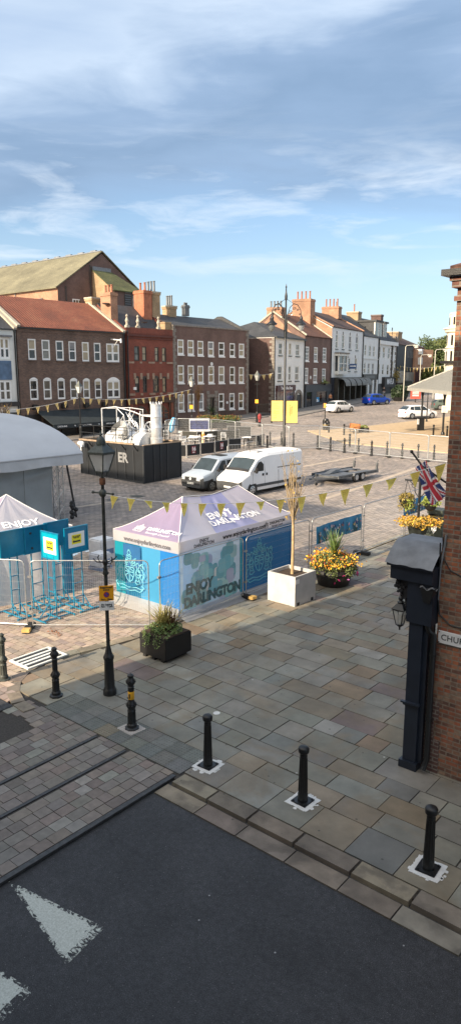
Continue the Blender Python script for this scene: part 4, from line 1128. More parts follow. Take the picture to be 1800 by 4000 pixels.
# slim street lamp at the corner
LX, LY = -11.41, 9.44
r = thing('street_lamp', 'old slim street lamp with a glazed square lantern and parking sign, nearest the camera', 'street lamp', (LX, LY, 0), R(12))
b = MB(); b.lathe([(.15,0),(.15,.10),(.13,.14),(.115,.17),(.105,.55),(.10,.80),(.115,.83),(.12,.88),(.105,.91),(.085,.95),(.07,1.00),(.062,1.05),(.045,1.12)], n=20); b.build('base', IRON, r, smooth=35)
b = MB(); b.tube([(0,0,1.05),(0,0,4.75)], [.041,.034], 14); b.lathe([(.06,2.75),(.07,2.78),(.05,2.84)], n=12); b.build('pole', pm('patchy_pole', (.03,.033,.03), .5, .2, .6, 9, .2), r, smooth=40)
b = MB(); b.tube([(-.26,0,4.52),(.26,0,4.52)], .02, 8); b.ball((-.26,0,4.52),.033,8); b.ball((.26,0,4.52),.033,8); b.ball((0,0,4.52),.085,10,(1,1,1.1)); b.build('ladder_bar', IRON2, r, smooth=50)
b = MB(); b.lathe([(.055,4.70),(.065,4.72),(.065,4.82),(.055,4.84)], n=14); b.build('collar', pm('rusty_collar', (.16,.07,.035), .8, .2, .4, 15), r, smooth=40)
lan = MB(); zb_, zt_ = 4.98, 5.36; hb, ht_ = .10, .195
C4 = [(-1,-1),(1,-1),(1,1),(-1,1)]
for sx, sy in C4: lan.beam((sx*hb,sy*hb,zb_),(sx*ht_,sy*ht_,zt_),.022); lan.beam((0,0,4.82),(sx*hb,sy*hb,zb_),.014)
for (ax,ay),(bx,by) in zip(C4, C4[1:]+C4[:1]):
    lan.beam((ax*hb,ay*hb,zb_),(bx*hb,by*hb,zb_),.022); lan.beam((ax*ht_,ay*ht_,zt_),(bx*ht_,by*ht_,zt_),.03)
lan.tube([(0,0,4.8),(0,0,5.06)], .02, 8)
lan = lan.build('lantern', IRON2, r)
b = MB()
for (ax,ay),(bx,by) in zip(C4, C4[1:]+C4[:1]): b.poly((ax*hb*.97,ay*hb*.97,zb_),(bx*hb*.97,by*hb*.97,zb_),(bx*ht_*.97,by*ht_*.97,zt_),(ax*ht_*.97,ay*ht_*.97,zt_))
b.build('lantern_glass', LGLASS, lan)
b = MB(); b.lathe([(.288,5.375),(.292,5.39),(.125,5.53),(.105,5.54)], n=4, rot=math.pi/4); b.lathe([(.10,5.53),(.105,5.57),(.09,5.64),(.07,5.68),(.04,5.70),(.025,5.72),(.04,5.75),(.025,5.77),(.010,5.81),(0,5.85)], n=14); b.build('lantern_roof', pm('mossy_lamp_roof', (.05,.06,.055), .5, .2, .4, 12), lan, smooth=30)
b = MB(); b.tube([(0,0,4.98),(0,0,5.08)], .03, 8); b.ball((0,0,5.14),.05,8,(1,1,1.3)); b.build('bulb', pm('bulb_white', (.6,.6,.55), .3), lan, smooth=60)
b = MB()
for s_ in (-1,1): b.tube([(0,0,3.02),(s_*.14,0,3.0),(s_*.20,.0,3.1),(s_*.16,0,3.16)], .011, 6); b.tube([(0,0,3.02),(s_*.1,s_*.16,3.05),(s_*.16,s_*.2,3.13)], .011, 6)
b.ball((0,0,3.02),.065,8,(1,1,1.3)); b.build('scroll_bracket', IRON, r, smooth=50)
d_ = V((-LX, -LY, 0)).normalized(); sx = V((0,0,1)).cross(d_) * 1.0
s = thing('parking_sign', 'small yellow and white restricted zone parking sign strapped to the slim street lamp', 'sign', (LX, LY, 0), math.atan2(sx.y, sx.x))
b = MB(); b.bevbox(-.155,-.075,2.18,.155,-.06,2.52,.004); p_ = b.build('yellow_plate', pm('sign_amber', (.80,.36,.01), .45, 0, .05, 3), s)
text('Restricted\nZone', .060, INK, p_, (-0.0,-.0765,2.455), (1,0,0), (0,0,1), .002, world=False)
text('7am - 10pm', .048, INK, p_, (-0.0,-.0765,2.215), (1,0,0), (0,0,1), .002, world=False)
b = MB(); b.cyl((0,-.079,2.32),(0,-.0755,2.32),.062,20); b.build('roundel_ring', pm('sign_red', (.45,.02,.02), .5), p_)
b = MB(); b.cyl((0,-.081,2.32),(0,-.0795,2.32),.047,20); b.build('roundel', pm('sign_navy', (.03,.06,.28), .5), p_)
b = MB(); b.beam((-.035,-.0818,2.355),(.035,-.0818,2.285),.014,.002,up=(0,1,0)); b.build('roundel_bar', MATS['sign_red'], p_)
b = MB(); b.bevbox(-.155,-.075,1.965,.155,-.06,2.165,.004); p_ = b.build('white_plate', WHITEP, s)
text('No loading\n7am - 11pm', .052, INK, p_, (-0.0,-.0765,2.075), (1,0,0), (0,0,1), .002, world=False)
b = MB(); b.tube([(0,0,2.10),(0,0,2.14)], .055, 12); b.tube([(0,0,2.38),(0,0,2.42)], .055, 12); b.box(-.02,-.06,2.10,.02,0,2.14); b.box(-.02,-.06,2.38,.02,0,2.42); b.build('clamp', GREYM, s)

# black square planter with trailing greenery
def foliage(mb, c, rad, n, size, flat=.3, low=-1):
    for _ in range(n):
        d = V((random.gauss(0,1), random.gauss(0,1), random.gauss(0,1))).normalized()*random.uniform(.35,1)**.5
        if d.z < low: d.z = -d.z
        mb.leaf((c[0]+d.x*rad[0], c[1]+d.y*rad[1], c[2]+d.z*rad[2]), size, flat)
r = thing('square_planter', 'black square planter with trailing ivy and bronze grass blades beside the street lamp', 'planter', (-12.03, 11.80, 0))
b = MB(); w_ = .46
b.bevbox(-w_,-w_,.09,w_,w_,.62,.012); b.build('box', pm('black_planter', (.009,.009,.010), .45, 0, .25, 4), r, smooth=30)
b = MB(); [b.box(-w_+.06+k*.32,-w_+.05,0,-w_+.16+k*.32,w_-.05,.09) for k in range(3)]; b.build('feet', BLACKP, r)
b = MB(); b.box(-w_+.03,-w_+.03,.621,w_-.03,w_-.03,.64); b.build('soil', SOIL, r)
b = MB(); foliage(b, (.02,.0,.72), (.44,.42,.17), 1100, .035, .4)
for k in range(26):
    t = random.uniform(2.6,5.6); rr = .47; x, y = rr*1.15*math.cos(t), rr*1.15*math.sin(t); x, y = max(-.5,min(.5,x)), max(-.5,min(.5,y))
    ln = random.uniform(.12,.42)
    for q in range(22): b.leaf((x+random.gauss(0,.03), y+random.gauss(0,.03), .70-ln*q/22), .026, .2)
b.build('ivy', pm('ivy_leaf', (.15,.22,.07), .6, 0, .55, 8), r)
b = MB()
for k in range(130): b.blade((-.1+random.gauss(0,.08), .05+random.gauss(0,.08), .7), (random.gauss(-.1,.45), random.gauss(0,.45), 1), random.uniform(.45,.85), .028, random.uniform(.5,1.4), 4)
b.build('grass_blades', pm('straw_blade', (.36,.31,.10), .7, 0, .5, 6), r)
b = MB()
for k in range(40): b.blade((.1+random.gauss(0,.05), .12+random.gauss(0,.05), .7), (random.gauss(.1,.3), random.gauss(.1,.3), 1), random.uniform(.4,.6), .03, .7, 4)
b.build('bronze_blades', pm('bronze_blade', (.13,.06,.035), .7, 0, .4, 6), r)

# white cube planter with the bare young tree
def bare_tree(name, label, loc, height, fork, rz, n=38, group=None, spread=.36, mat=BARK, trunk=.055):
    r = thing(name, label, 'tree', loc, rz, group)
    b = MB(); b.tube([(0,0,0),(.01,.0,fork*.5),(-.005,.01,fork)], [trunk,trunk*.8,trunk*.72], 10); b.build('trunk', mat, r, smooth=60)
    rnd = random.Random(hash(label) % 1000 if 0 else len(label)); b = MB()
    for k in range(n):
        a = rnd.uniform(0,6.28); s = rnd.uniform(.1,1)*spread; h0 = rnd.uniform(fork*.84, fork+.25); top = rnd.uniform(.62,1)*(height-fork)
        p0 = V((0,0,min(h0, fork))); pts = [p0]; ln = 5
        for q in range(1, ln+1):
            f = q/ln; pts.append(V((math.cos(a)*s*(f**.75)+rnd.gauss(0,.02), math.sin(a)*s*(f**.75)+rnd.gauss(0,.02), p0.z + (fork+top-p0.z)*f)))
        b.tube(pts, [trunk*.34,trunk*.27,trunk*.2,trunk*.14,trunk*.10,trunk*.05], 5)
        for q in range(3):
            j = rnd.randint(1,4); e = pts[j] + V((rnd.gauss(0,.09), rnd.gauss(0,.09), rnd.uniform(.15,.4))); b.tube([pts[j], (pts[j]+e)/2+V((.02,0,0)), e], [trunk*.16,trunk*.12,trunk*.05], 4)
    b.build('crown', pm('grey_twigs', (.30,.23,.14), .8, 0, .35, 6) if mat is BARK else mat, r, smooth=60)
    b = MB()
    for k in range(70):
        a = rnd.uniform(0,6.28); z = fork+(height-fork)*rnd.random()**1.8; s = spread*rnd.uniform(.1,.8); b.leaf((math.cos(a)*s, math.sin(a)*s, z), .04)
    b.build('leaves', pm('autumn_leaf', (.5,.32,.04), .7, 0, .3, 5), r)
    return r
CUX, CUY = -12.17, 17.48
r = thing('cube_planter', 'big pale concrete cube planter holding the bare young tree, by the striped tent', 'planter', (CUX, CUY, 0), R(-2))
b = MB(); w_ = .53
for x0,y0,x1,y1 in ((-w_,-w_,w_,-w_+.05),(-w_,w_-.05,w_,w_),(-w_,-w_+.0502,-w_+.05,w_-.0502),(w_-.05,-w_+.0502,w_,w_-.0502)): b.box(x0,y0,.0,x1,y1,.93)
b.build('box', CONCG, r)
b = MB(); b.box(-w_+.051,-w_+.051,.02,w_-.051,w_-.051,.82); b.build('soil', SOIL, r)
b = MB(); [b.box(w_-.002,y,.0,w_+.004,y+.12,.10) for y in (-.42,.30)]; b.build('fork_slots', RUBBER, r)
b = MB(); b.box(-w_-.006,-w_+.03,.52,-w_-.001,-w_+.26,.86); b.box(-w_+.02,-w_-.006,.52,-w_+.26,-w_-.001,.86); p_ = b.build('notice', pm('pale_blue_notice', (.45,.62,.70), .6, 0, .35, 16), r)
b = MB(); b.box(w_-.18,-w_-.006,.70,w_-.02,-w_-.0005,.88); b.box(w_+.0005,-w_+.03,.70,w_+.006,-w_+.2,.84); b.build('label', WHITEP, r)
bare_tree('bare_tree', 'bare young tree with upright pale branches planted in the pale cube planter', (CUX-.02, CUY+.05, .82), 3.9, 1.75, 0, 24, None, .42)

# round tub of flowers
def flowers(b, c, rad, n, size, cols, low=-.1):
    for _ in range(n):
        d = V((random.gauss(0,1), random.gauss(0,1), random.gauss(0,1))).normalized(); d *= random.uniform(.80,1.05)*(1+.5*noise.noise(d*2.3+V(c)))
        if d.z < low: d.z = abs(d.z)*.5
        b.col = pick(cols); p = (c[0]+d.x*rad[0], c[1]+d.y*rad[1], c[2]+d.z*rad[2]); b.leaf(p, size, .6); b.leaf(p, size*.8, .6)
r = thing('flower_tub', 'round black tub overflowing with yellow and orange flowers round a spiky palm', 'planter', (-12.05, 19.75, 0))
b = MB(); b.lathe([(.50,0),(.52,.02),(.62,.42),(.66,.44),(.68,.47),(.66,.56),(.63,.58),(.60,.56),(.58,.50)], n=28); b.build('tub', pm('black_tub', (.02,.02,.021), .5, 0, .2, 4), r, smooth=40)
b = MB(); b.lathe([(.60,.50),(.58,.52)], n=24); b.build('soil', SOIL, r)
b = MB(); foliage(b, (0,0,.72), (.78,.78,.36), 1500, .05, .3, -.4)
for k in range(40):
    t = random.uniform(0,6.28); ln = random.uniform(.1,.4)
    for q in range(14): b.leaf((.74*math.cos(t)+random.gauss(0,.04), .74*math.sin(t)+random.gauss(0,.04), .68-ln*q/14), .04)
b.build('foliage', pm('tub_leaf', (.10,.13,.04), .6, 0, .5, 7), r)
b = MB(); fc = [(5,(.80,.48,.03)),(3,(.72,.28,.03)),(2,(.75,.60,.15)),(1.2,(.40,.05,.03)),(1,(.5,.35,.06))]
flowers(b, (0,0,.76), (.84,.84,.42), 620, .050, fc)
for k in range(46):
    t = random.uniform(0,6.28); b.col = pick([(2,(.55,.03,.18)),(1,(.25,.03,.22))]); b.leaf((.80*math.cos(t), .80*math.sin(t), random.uniform(.25,.6)), .06)
b.build('flowers', PETALS, r)
b = MB()
for k in range(90): b.blade((random.gauss(0,.03), random.gauss(0,.03), 1.0), (random.gauss(0,.42), random.gauss(0,.42), 1), random.uniform(.65,1.0), .035, .35, 3)
b.build('spiky_palm', pm('palm_blade', (.16,.24,.07), .5, 0, .3, 4), r)

# ------------------------------------------------------------------ mesh fence panels
def fence_panel(P, Q, label, h=1.98, group='steel mesh fence panels round the market place', wires=True, feet=True, step=.055, bar=.016, wr=.0010):
    P, Q = V(P), V(Q); d = Q - P; Lh = math.hypot(d.x, d.y); r = thing('mesh_fence', label, 'fence', P, math.atan2(d.y, d.x), group)
    dz = d.z/Lh
    b = MB(); z0 = .14; rc = .14
    pts = [(0.02,0,z0-.04),(0.02,0,h-rc)] + [(0.02+rc-rc*math.cos(t),0,h-rc+rc*math.sin(t)+dz*(rc-rc*math.cos(t))) for t in (.5,1.05,1.57)] \
        + [(Lh-.02-rc+rc*math.sin(t),0,h-rc+rc*math.cos(t)+dz*Lh) for t in (0,.5,1.05)] + [(Lh-.02,0,h-rc+dz*Lh),(Lh-.02,0,z0-.04+dz*Lh)]
    b.tube(pts, bar, 8); b.tube([(0.02,0,z0),(Lh-.02,0,z0+dz*Lh)], bar*.9, 6)
    b.build('frame', STEEL, r, smooth=50)
    if wires:
        b = MB(); n = int(Lh/step)
        for k in range(1, n):
            x = Lh*k/n; b.beam((x,0,z0+dz*x),(x,0,h+dz*x),wr*2)
        for k in range(1, 9): z = z0+(h-z0)*k/9; b.beam((.02,.004,z),(Lh-.02,.004,z+dz*Lh),wr*2)
        b.build('mesh', WIRE, r)
    b = MB(); b.bevbox(-.16,-.05,.3,-.02+.08,.05,.36,.008) if 0 else b.box(-.05,-.03,.5,.05,.03,.56); b.box(-.05,-.03,1.5,.05,.03,1.56); b.build('clamp', STEEL, r)
    return r
def fence_foot(p, rz, label, lit=False):
    f = thing('fence_weight', label, 'fence weight', p, rz, 'rubber feet under the fence panels')
    b = MB(); b.bevbox(-.11,-.34,0,.11,.34,.12,.02); b.build('block', RUBBER, f, smooth=30)
    if lit: b = MB(); b.bevbox(-.112,-.345,.03,.112,-.16,.124,.01); b.build('sunlit_end', pm('foot_sunlit', (.55,.36,.12), .8, 0, .25, 8), f)  # yellow end piece paints sunlight on the bare rubber block
    return f
fl = [((-18.9,9.05,0),(-16.22,10.62,0)), ((-16.12,10.68,0),(-13.62,12.78,0)), ((-13.36,12.90,0),(-13.36,16.55,0)), ((-13.36,16.66,0),(-13.34,20.20,0)),
      ((-13.34,20.32,0),(-13.32,23.80,0)), ((-13.32,23.92,0),(-13.3,27.4,0)), ((-13.3,27.5,0),(-13.3,31.0,0))]
lb = ['mesh fence panel at far left, in front of the left tent', 'mesh fence panel across the blue sign stands, left of the striped tent', 'mesh fence panel in front of the patterned tent wall lettered ENJOY',
      'mesh fence panel in front of the dark blue crested tent wall', 'mesh fence panel carrying the flower painted banner by the flower tub', 'mesh fence panel behind the hanging basket post', 'mesh fence panel carrying the second painted banner, half behind the brick wall']
for (p, q), l in zip(fl, lb): fence_panel(p, q, l)
fence_foot((-16.17,10.60,0.01), R(40), 'rubber fence foot with one end coloured as sunlit, in front of the blue sign stands', True)
fence_foot((-13.30,16.62,0.01), R(90), 'small fence foot with one end coloured as sunlit at the tent corner by the cube planter', True)
fence_foot((-13.30,23.86,0), R(90), 'black rubber fence foot at the end of the flower banner panel', False)
# banners painted with flowers
def banner(y0, y1, z0, z1, label):
    r = thing('banner', label, 'banner', (-13.29, y0, 0), 0, None); rnd = random.Random(int(y0))
    b = MB(); n = 30
    def f(u, v): return (.02*math.sin(u*19)+.01*math.sin(u*50+v*5)+.035, (y1-y0)*u, z0+(z1-z0)*v + .03*math.sin(u*3))
    b.grid(f, n, 5); b.build('sheet', pm('banner_blue', (.04,.26,.48), .55, 0, .25, 2), r)
    b = MB(); cols = [(3,(.62,.66,.7)),(2,(.55,.33,.38)),(2,(.30,.12,.10)),(2,(.02,.05,.18)),(1.5,(.6,.45,.15)),(1.5,(.08,.14,.10))]
    m_ = int((y1-y0)*22)
    for k in range(m_):
        y = rnd.uniform(.1,y1-y0-.1); z = z0+(z1-z0)*rnd.uniform(.12,.85); s = rnd.uniform(.035,.085); b.col = pick(cols); x = .085
        b.col = pick(cols)
        b.poly(*[(x+rnd.random()*.012, y+s*(1 if j%2 else .45)*math.cos(j*.628), z+s*(1 if j%2 else .45)*math.sin(j*.628)) for j in range(10)])
        b.col = (.03,.10,.06); b.poly((x-.008,y-.012,z0+.03),(x-.008,y+.012,z0+.03),(x-.008,y+.008,z),(x-.008,y-.008,z))
    b.build('flower_painting', PETALS, r)
    return r
banner(20.5, 23.65, 1.02, 1.66, 'blue banner painted with flowers hung on the fence behind the flower tub')
banner(27.2, 30.6, .95, 1.6, 'blue banner painted with flowers half hidden behind the hanging baskets')

# ------------------------------------------------------------------ blue sign stands
def sign_stand(label, P, Q, pz0, pz1, pw, rz, board, kind):
    """two posts P,Q of a ladder frame, board above"""
    P, Q = V(P), V(Q); c = (P+Q)/2; hw_ = (Q-P).length/2
    r = thing('sign_stand', label, 'sign stand', c, rz, 'blue sign stands behind the fence')
    b = MB(); t = .022
    for s_ in (-1,1): b.tube([(s_*hw_,0,.06),(s_*hw_,0,pz0+.1)], t, 6)
    for z in (.35,.78,1.2): b.tube([(-hw_,0,z),(hw_,0,z)], t*.85, 6)
    b.build('ladder', BLUEP, r, smooth=50)
    b = MB(); D_ = .5; W_ = hw_+.16
    for s_ in (-1,1): b.tube([(s_*hw_,-D_,.045),(s_*hw_,D_,.045)], t*1.1, 6); b.tube([(s_*hw_,-D_*.7,.05),(s_*hw_,0,.4)], t*.8, 5)
    for y in (-D_,D_,0): b.tube([(-W_,y,.045),(W_,y,.045)], t*1.1, 6)
    for sx_ in (-1,1):
        for y in (-D_,D_): b.tube([(sx_*W_,y,.0),(sx_*W_,y,.07)], t, 6)
    b.build('base_frame', BLUEP, r, smooth=50)
    b = MB(); b.box(-pw/2,-.012,pz0,pw/2,.012,pz1); bd = b.build('board', board, r)
    b = MB(); e = .02
    for x0,z0,x1,z1 in ((-pw/2-e,pz0-e,pw/2+e,pz0+e),(-pw/2-e,pz1-e,pw/2+e,pz1+e),(-pw/2-e,pz0+e,-pw/2+e,pz1-e),(pw/2-e,pz0+e,pw/2+e,pz1-e)): b.box(x0,-.026,z0,x1,.026,z1)
    b.build('board_frame', BLUEP, bd)
    if kind == 'sign':
        hh = pz1-pz0; b = MB(); b.box(-pw*.36,-.016,pz0+hh*.2,pw*.36,-.0125,pz1-hh*.2); pp = b.build('white_sheet', WHITEP, bd)
        b = MB(); b.box(-pw*.21,-.019,pz0+hh*.33,pw*.21,-.0165,pz1-hh*.3); yp = b.build('yellow_notice', pm('notice_yellow', (.82,.72,.02), .6, 0, .04, 3), pp)
        text('DL1 PODIUM\nTHIS WAY', .046, INK, yp, (0,-.021,pz0+hh*.60), (1,0,0), (0,0,1), .002, world=False)
        b = MB(); zc_ = pz0+hh*.43; s_ = -1
        b.extr([(x,-.0205,zc_+z) for x, z in ((-.15,0),(-.09,.05),(-.09,.025),(.14,.025),(.14,-.025),(-.09,-.025),(-.09,-.05))], (0,.0015,0)); b.build('arrow', INK, yp)
    elif kind == 'bolts':
        b = MB(); [b.box(x-.03,-.03,z-.03,x+.03,-.0125,z+.03) for x, z in ((-pw*.22,pz1-.18),(pw*.28,pz1-.14),(-pw*.18,pz0+.14))]; b.build('bracket', INK, bd)
    return r
FA = R(90)
def stand(px, label, kind, board=BLUEPB, rz=FA, w=.86):
    (xa,ya),(xb,yb),(xt,yt),(xb2,yb2) = px
    P, Q = G(xa,ya), G(xb,yb)
    if rz == FA:
        am = (P.x+Q.x)/2; P.x = Q.x = am
        z1 = HT(am, (P.y+Q.y)/2, yt); z0 = HT(am, (P.y+Q.y)/2, yb2)
    else:
        bm_ = (P.y+Q.y)/2; P.y = Q.y = bm_; z1 = HT((P.x+Q.x)/2, bm_, yt); z0 = HT((P.x+Q.x)/2, bm_, yb2)
    return sign_stand(label, P, Q, z0, z1, w, rz, board, kind)
stand(((48,2405),(87,2400),(58,2072),(60,2172)), 'plain blue sign board on a ladder stand, leftmost of the row', 'plain', w=.80)
stand(((136,2379),(174,2366),(146,2056),(150,2155)), 'plain blue sign board with black brackets, second from left', 'bolts', w=.82)
stand(((215,2352),(254,2342),(221,2037),(225,2130)), 'plain blue sign board at the back, showing behind the two signs with arrows', 'plain', w=.86)
stand(((292,2377),(328,2366),(293,2058),(297,2155)), 'blue sign board with yellow podium notice and left pointing arrow, right hand end', 'sign', w=.82)
stand(((197,2408),(226,2417),(198,2081),(202,2183)), 'sunlit blue sign board with yellow notice turned towards the left, in front of the others', 'sign', pm('sunlit_board_blue', (.0,.30,.42), .35, 0, .1, 2), 0, .80)  # brighter copy of the board blue, sunlight put into the colour

# orange leaf litter scraps on the blocks
b = MB(); rnd = random.Random(4)
for k in range(46):
    c0 = G(218, 2472) + V((rnd.gauss(0,.16), rnd.gauss(0,.07), .015)); b.leaf(c0, .03, 2)
tag(b.build('fallen_leaves', pm('leaf_litter', (.22,.08,.025), .8, 0, .4, 9)), kind='stuff')
# ------------------------------------------------------------------ pop-up tents
CLOTH = see_through(colm('tent_cloth', .75, .06, 1.2, .12, 9), .62)
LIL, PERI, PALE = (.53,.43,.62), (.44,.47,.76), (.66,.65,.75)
def ribbon(b, pts, w, z=0.0):
    for p, q in zip(pts, pts[1:]):
        p, q = V((*p, 0)), V((*q, 0)); d = (q-p)
        if d.length < 1e-5: continue
        n = V((-d.y, d.x, 0)).normalized()*w/2; b.poly(p-n, q-n, q+n, p+n)
def crest_strokes(rnd):
    S = [[(-.28,.25),(.28,.25),(.27,-.05),(.16,-.27),(0,-.38),(-.16,-.27),(-.27,-.05),(-.28,.25)], [(0,.25),(0,-.38)], [(-.28,.05),(.28,.05)],
         [(-.24,.2),(-.04,.08)],[(.05,.2),(.24,.1)],[(-.2,-.1),(-.05,0)],[(.06,-.05),(.2,-.15)]]
    arc = lambda cx, cy, r0, r1, a0, a1, n=12: [(cx+(r0+(r1-r0)*k/n)*math.cos(a0+(a1-a0)*k/n), cy+(r0+(r1-r0)*k/n)*math.sin(a0+(a1-a0)*k/n)) for k in range(n+1)]
    for s in (-1, 1):
        m = lambda P: [(s*x, y) for x, y in P]
        S += [m([(.33,-.35),(.42,-.15),(.36,.05),(.46,.25),(.40,.42),(.52,.5),(.60,.38),(.54,.2),(.64,.05),(.56,-.15),(.62,-.38),(.45,-.42),(.33,-.35)]),
              m(arc(.5,.1,.05,.16,0,8)), m(arc(.46,-.2,.03,.12,1,8)), m(arc(.22,.45,.04,.16,0,7)), m(arc(.72,.3,.02,.14,2,9)), m(arc(.75,-.05,.04,.15,-1,5)), m(arc(.12,.62,.02,.10,0,6)),
              m([(.1,.32),(.34,.5),(.28,.62),(.42,.66)]), m([(.62,.42),(.78,.5),(.84,.35),(.78,.2),(.88,.02),(.74,-.2),(.80,-.4)]), m([(.7,-.42),(.85,-.5),(.7,-.6),(.4,-.55),(.1,-.62),(0,-.6)]), m([(.78,-.58),(.6,-.72),(.3,-.68),(0,-.75)])]
    S += [[(-.16,.30),(-.2,.48),(-.08,.42),(0,.55),(.08,.42),(.2,.48),(.16,.30)], [(-.12,.6),(-.14,.75),(0,.70),(.14,.75),(.12,.6),(-.12,.6)], arc(0,.85,.09,.09,0,6.3), [(0,.94),(0,1.0)],[(-.05,.97),(.05,.97)]]
    return S
def crest(mat, parent, O, X, Y, size, w=.035, name='crest'):
    b = MB()
    for s in crest_strokes(random): ribbon(b, s, w)
    me_o = b.build(name, mat, None, fix=False); me = me_o.data
    X, Y = V(X).normalized()*size, V(Y).normalized()*size; n = X.cross(Y).normalized()
    root = parent
    while root.parent: root = root.parent
    M4 = Matrix.LocRotScale(root.location, root.rotation_euler, root.scale).inverted() @ Matrix(((X.x,Y.x,n.x,O[0]),(X.y,Y.y,n.y,O[1]),(X.z,Y.z,n.z,O[2]),(0,0,0,1)))
    me.transform(M4); me_o.parent = parent; return me_o

def roof_side(b, e0, e1, t0, t1, z0, cols, nu=20, nv=12, k=1.32, sag=.0, fold=()):
    """one slope of a tent: eave e0-e1, ridge t0-t1 (3d), cols: [(u limit, colour)]"""
    e0, e1, t0, t1 = map(V, (e0, e1, t0, t1)); vs = []
    for j in range(nv+1):
        v = j/nv
        for i in range(nu+1):
            vs.append(roof_pt(e0, e1, t0, t1, i/nu, v, k, sag, fold))
    for j in range(nv):
        for i in range(nu):
            u = (i+.5)/nu; b.col = next(c for l, c in cols if u <= l)
            q = [j*(nu+1)+i, j*(nu+1)+i+1, (j+1)*(nu+1)+i+1, (j+1)*(nu+1)+i]; b.add([vs[x] for x in q], [(0,1,2,3)])
def roof_text(body, size, mat, parent, E, b0, v0, along, k, sag, fold=(), bold=.004, align='CENTER', crest_=None):
    """lettering printed on a tent slope: x runs along the eave axis, y up the slope"""
    e0, e1, t0, t1 = map(V, E)
    if crest_ is None: me = text_geo(body, size, bold, 0, align)
    else: b = MB(); [ribbon(b, s_, .05) for s_ in crest_strokes(random)]; o_ = b.build('crest', mat, None, fix=False); me = o_.data; me.transform(Matrix.Scale(size, 4)); bpy.data.objects.remove(o_)
    mid_ = lambda p, q: (p+q)/2
    sl = (mid_(t0,t1)-mid_(e0,e1)).length; up = V((0,0,1))
    root = parent
    while root.parent: root = root.parent
    inv = Matrix.LocRotScale(root.location, root.rotation_euler, root.scale).inverted()
    for vt in me.vertices:
        v = max(.01, v0 + vt.co.y/sl); lo0, lo1 = e0[along]+(t0[along]-e0[along])*v, e1[along]+(t1[along]-e1[along])*v
        u = (b0 + vt.co.x - lo0)/(lo1-lo0); p = roof_pt(e0, e1, t0, t1, u, v, k, sag, fold)
        vt.co = inv @ (p + V((.006, -.004, .018)) if along else p + V((0, -.008, .016)))
    me.materials.clear(); me.materials.append(mat); o = bpy.data.objects.new('lettering' if crest_ is None else 'crest', me); COL.objects.link(o); o.parent = parent; return o
def roof_pt(e0, e1, t0, t1, u, v, k, sag, fold):
    lo = e0.lerp(e1, u); hi = t0.lerp(t1, u); hi.z -= sag*4*u*(1-u)
    p = lo.lerp(hi, v); p.z = lo.z + (hi.z-lo.z)*v**k
    p.z += .012*math.sin(u*23+v*4)*math.sin(v*3.1) - .02*math.sin(math.pi*u)*(1-v)*.6
    for fu, fa, fw in fold: p.z += fa*math.exp(-((u-fu-.03*math.sin(v*6))/fw)**2)*math.sin(math.pi*v)
    return p
def surf(e0, e1, t0, t1, u, v, k=1.32):
    e0, e1, t0, t1 = map(V, (e0, e1, t0, t1)); lo = e0.lerp(e1, u); hi = t0.lerp(t1, u); p = lo.lerp(hi, v); p.z = lo.z+(hi.z-lo.z)*v**k; return p
def cloth_wall(b, P, Q, z0, z1, amp=.025, cols=None, nu=40, nv=8, waves=9, skirt=0, out=None, ph=0):
    P, Q = V(P), V(Q); d = (Q-P).normalized(); n = V((d.y,-d.x,0)) if out is None else V(out)
    def f(u, v):
        p = P.lerp(Q, u); a = amp*(.25+.75*math.sin(math.pi*v))*(math.sin(u*waves*6.28+ph+1.5*v)*.6+math.sin(u*waves*2.7+2*v)*.4)
        p = p + n*(a + skirt*(1-v)**3); return V((p.x, p.y, z0+(z1-z0)*v))
    vs = [f(i/nu, j/nv) for j in range(nv+1) for i in range(nu+1)]
    for j in range(nv):
        for i in range(nu):
            b.col = next(c for l, c in cols if (i+.5)/nu <= l) if cols else None
            q = [j*(nu+1)+i, j*(nu+1)+i+1, (j+1)*(nu+1)+i+1, (j+1)*(nu+1)+i]; b.add([vs[x] for x in q], [(0,1,2,3)])

A0, A1, B0, B1 = -16.28, -13.50, 13.82, 19.4
ZV0, ZV1, ZP = 1.96, 2.30, 3.24
am = (A0+A1)/2; P1, P2 = (am, 15.45, ZP), (am, 18.15, ZP+.03)
r = thing('gazebo', 'long twin peaked lilac pop-up tent with blue walls lettered ENJOY', 'tent', (am, (B0+B1)/2, 0))
c00, c10, c11, c01 = (A0,B0,ZV1), (A1,B0,ZV1), (A1,B1,ZV1), (A0,B1,ZV1)
FOLD = ((.49,-.08,.03),(.54,.03,.03),(.3,-.03,.03),(.8,-.04,.03))
b = MB()
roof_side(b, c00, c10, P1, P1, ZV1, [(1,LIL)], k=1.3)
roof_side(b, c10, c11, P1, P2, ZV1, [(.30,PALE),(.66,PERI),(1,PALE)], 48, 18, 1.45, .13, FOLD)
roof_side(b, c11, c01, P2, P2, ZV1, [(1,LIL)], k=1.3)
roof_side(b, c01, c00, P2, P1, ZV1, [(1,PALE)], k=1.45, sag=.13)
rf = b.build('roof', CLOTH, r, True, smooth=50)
b = MB()
for c_ in ((c00,P1),(c10,P1),(c11,P2),(c01,P2)):
    b.tube([surf(c_[0],c_[0],c_[1],c_[1],0,k/8,1.3)+V((0,0,.008)) for k in range(9)], .012, 5)
b.tube([V(P1)+V((0,0,.01)), V(P1).lerp(V(P2),.5)+V((0,0,-.12)), V(P2)+V((0,0,.01))], .012, 5)
b.build('seam', WHITEP, rf, True)
b = MB(); vw = [(1,(.70,.70,.70))]
for P, Q in ((c00,c10),(c10,c11),(c11,c01),(c01,c00)): cloth_wall(b, P, Q, ZV0, ZV1, .012, vw, 30, 3, 5)
va = b.build('valance', CLOTH, r, True, smooth=50)
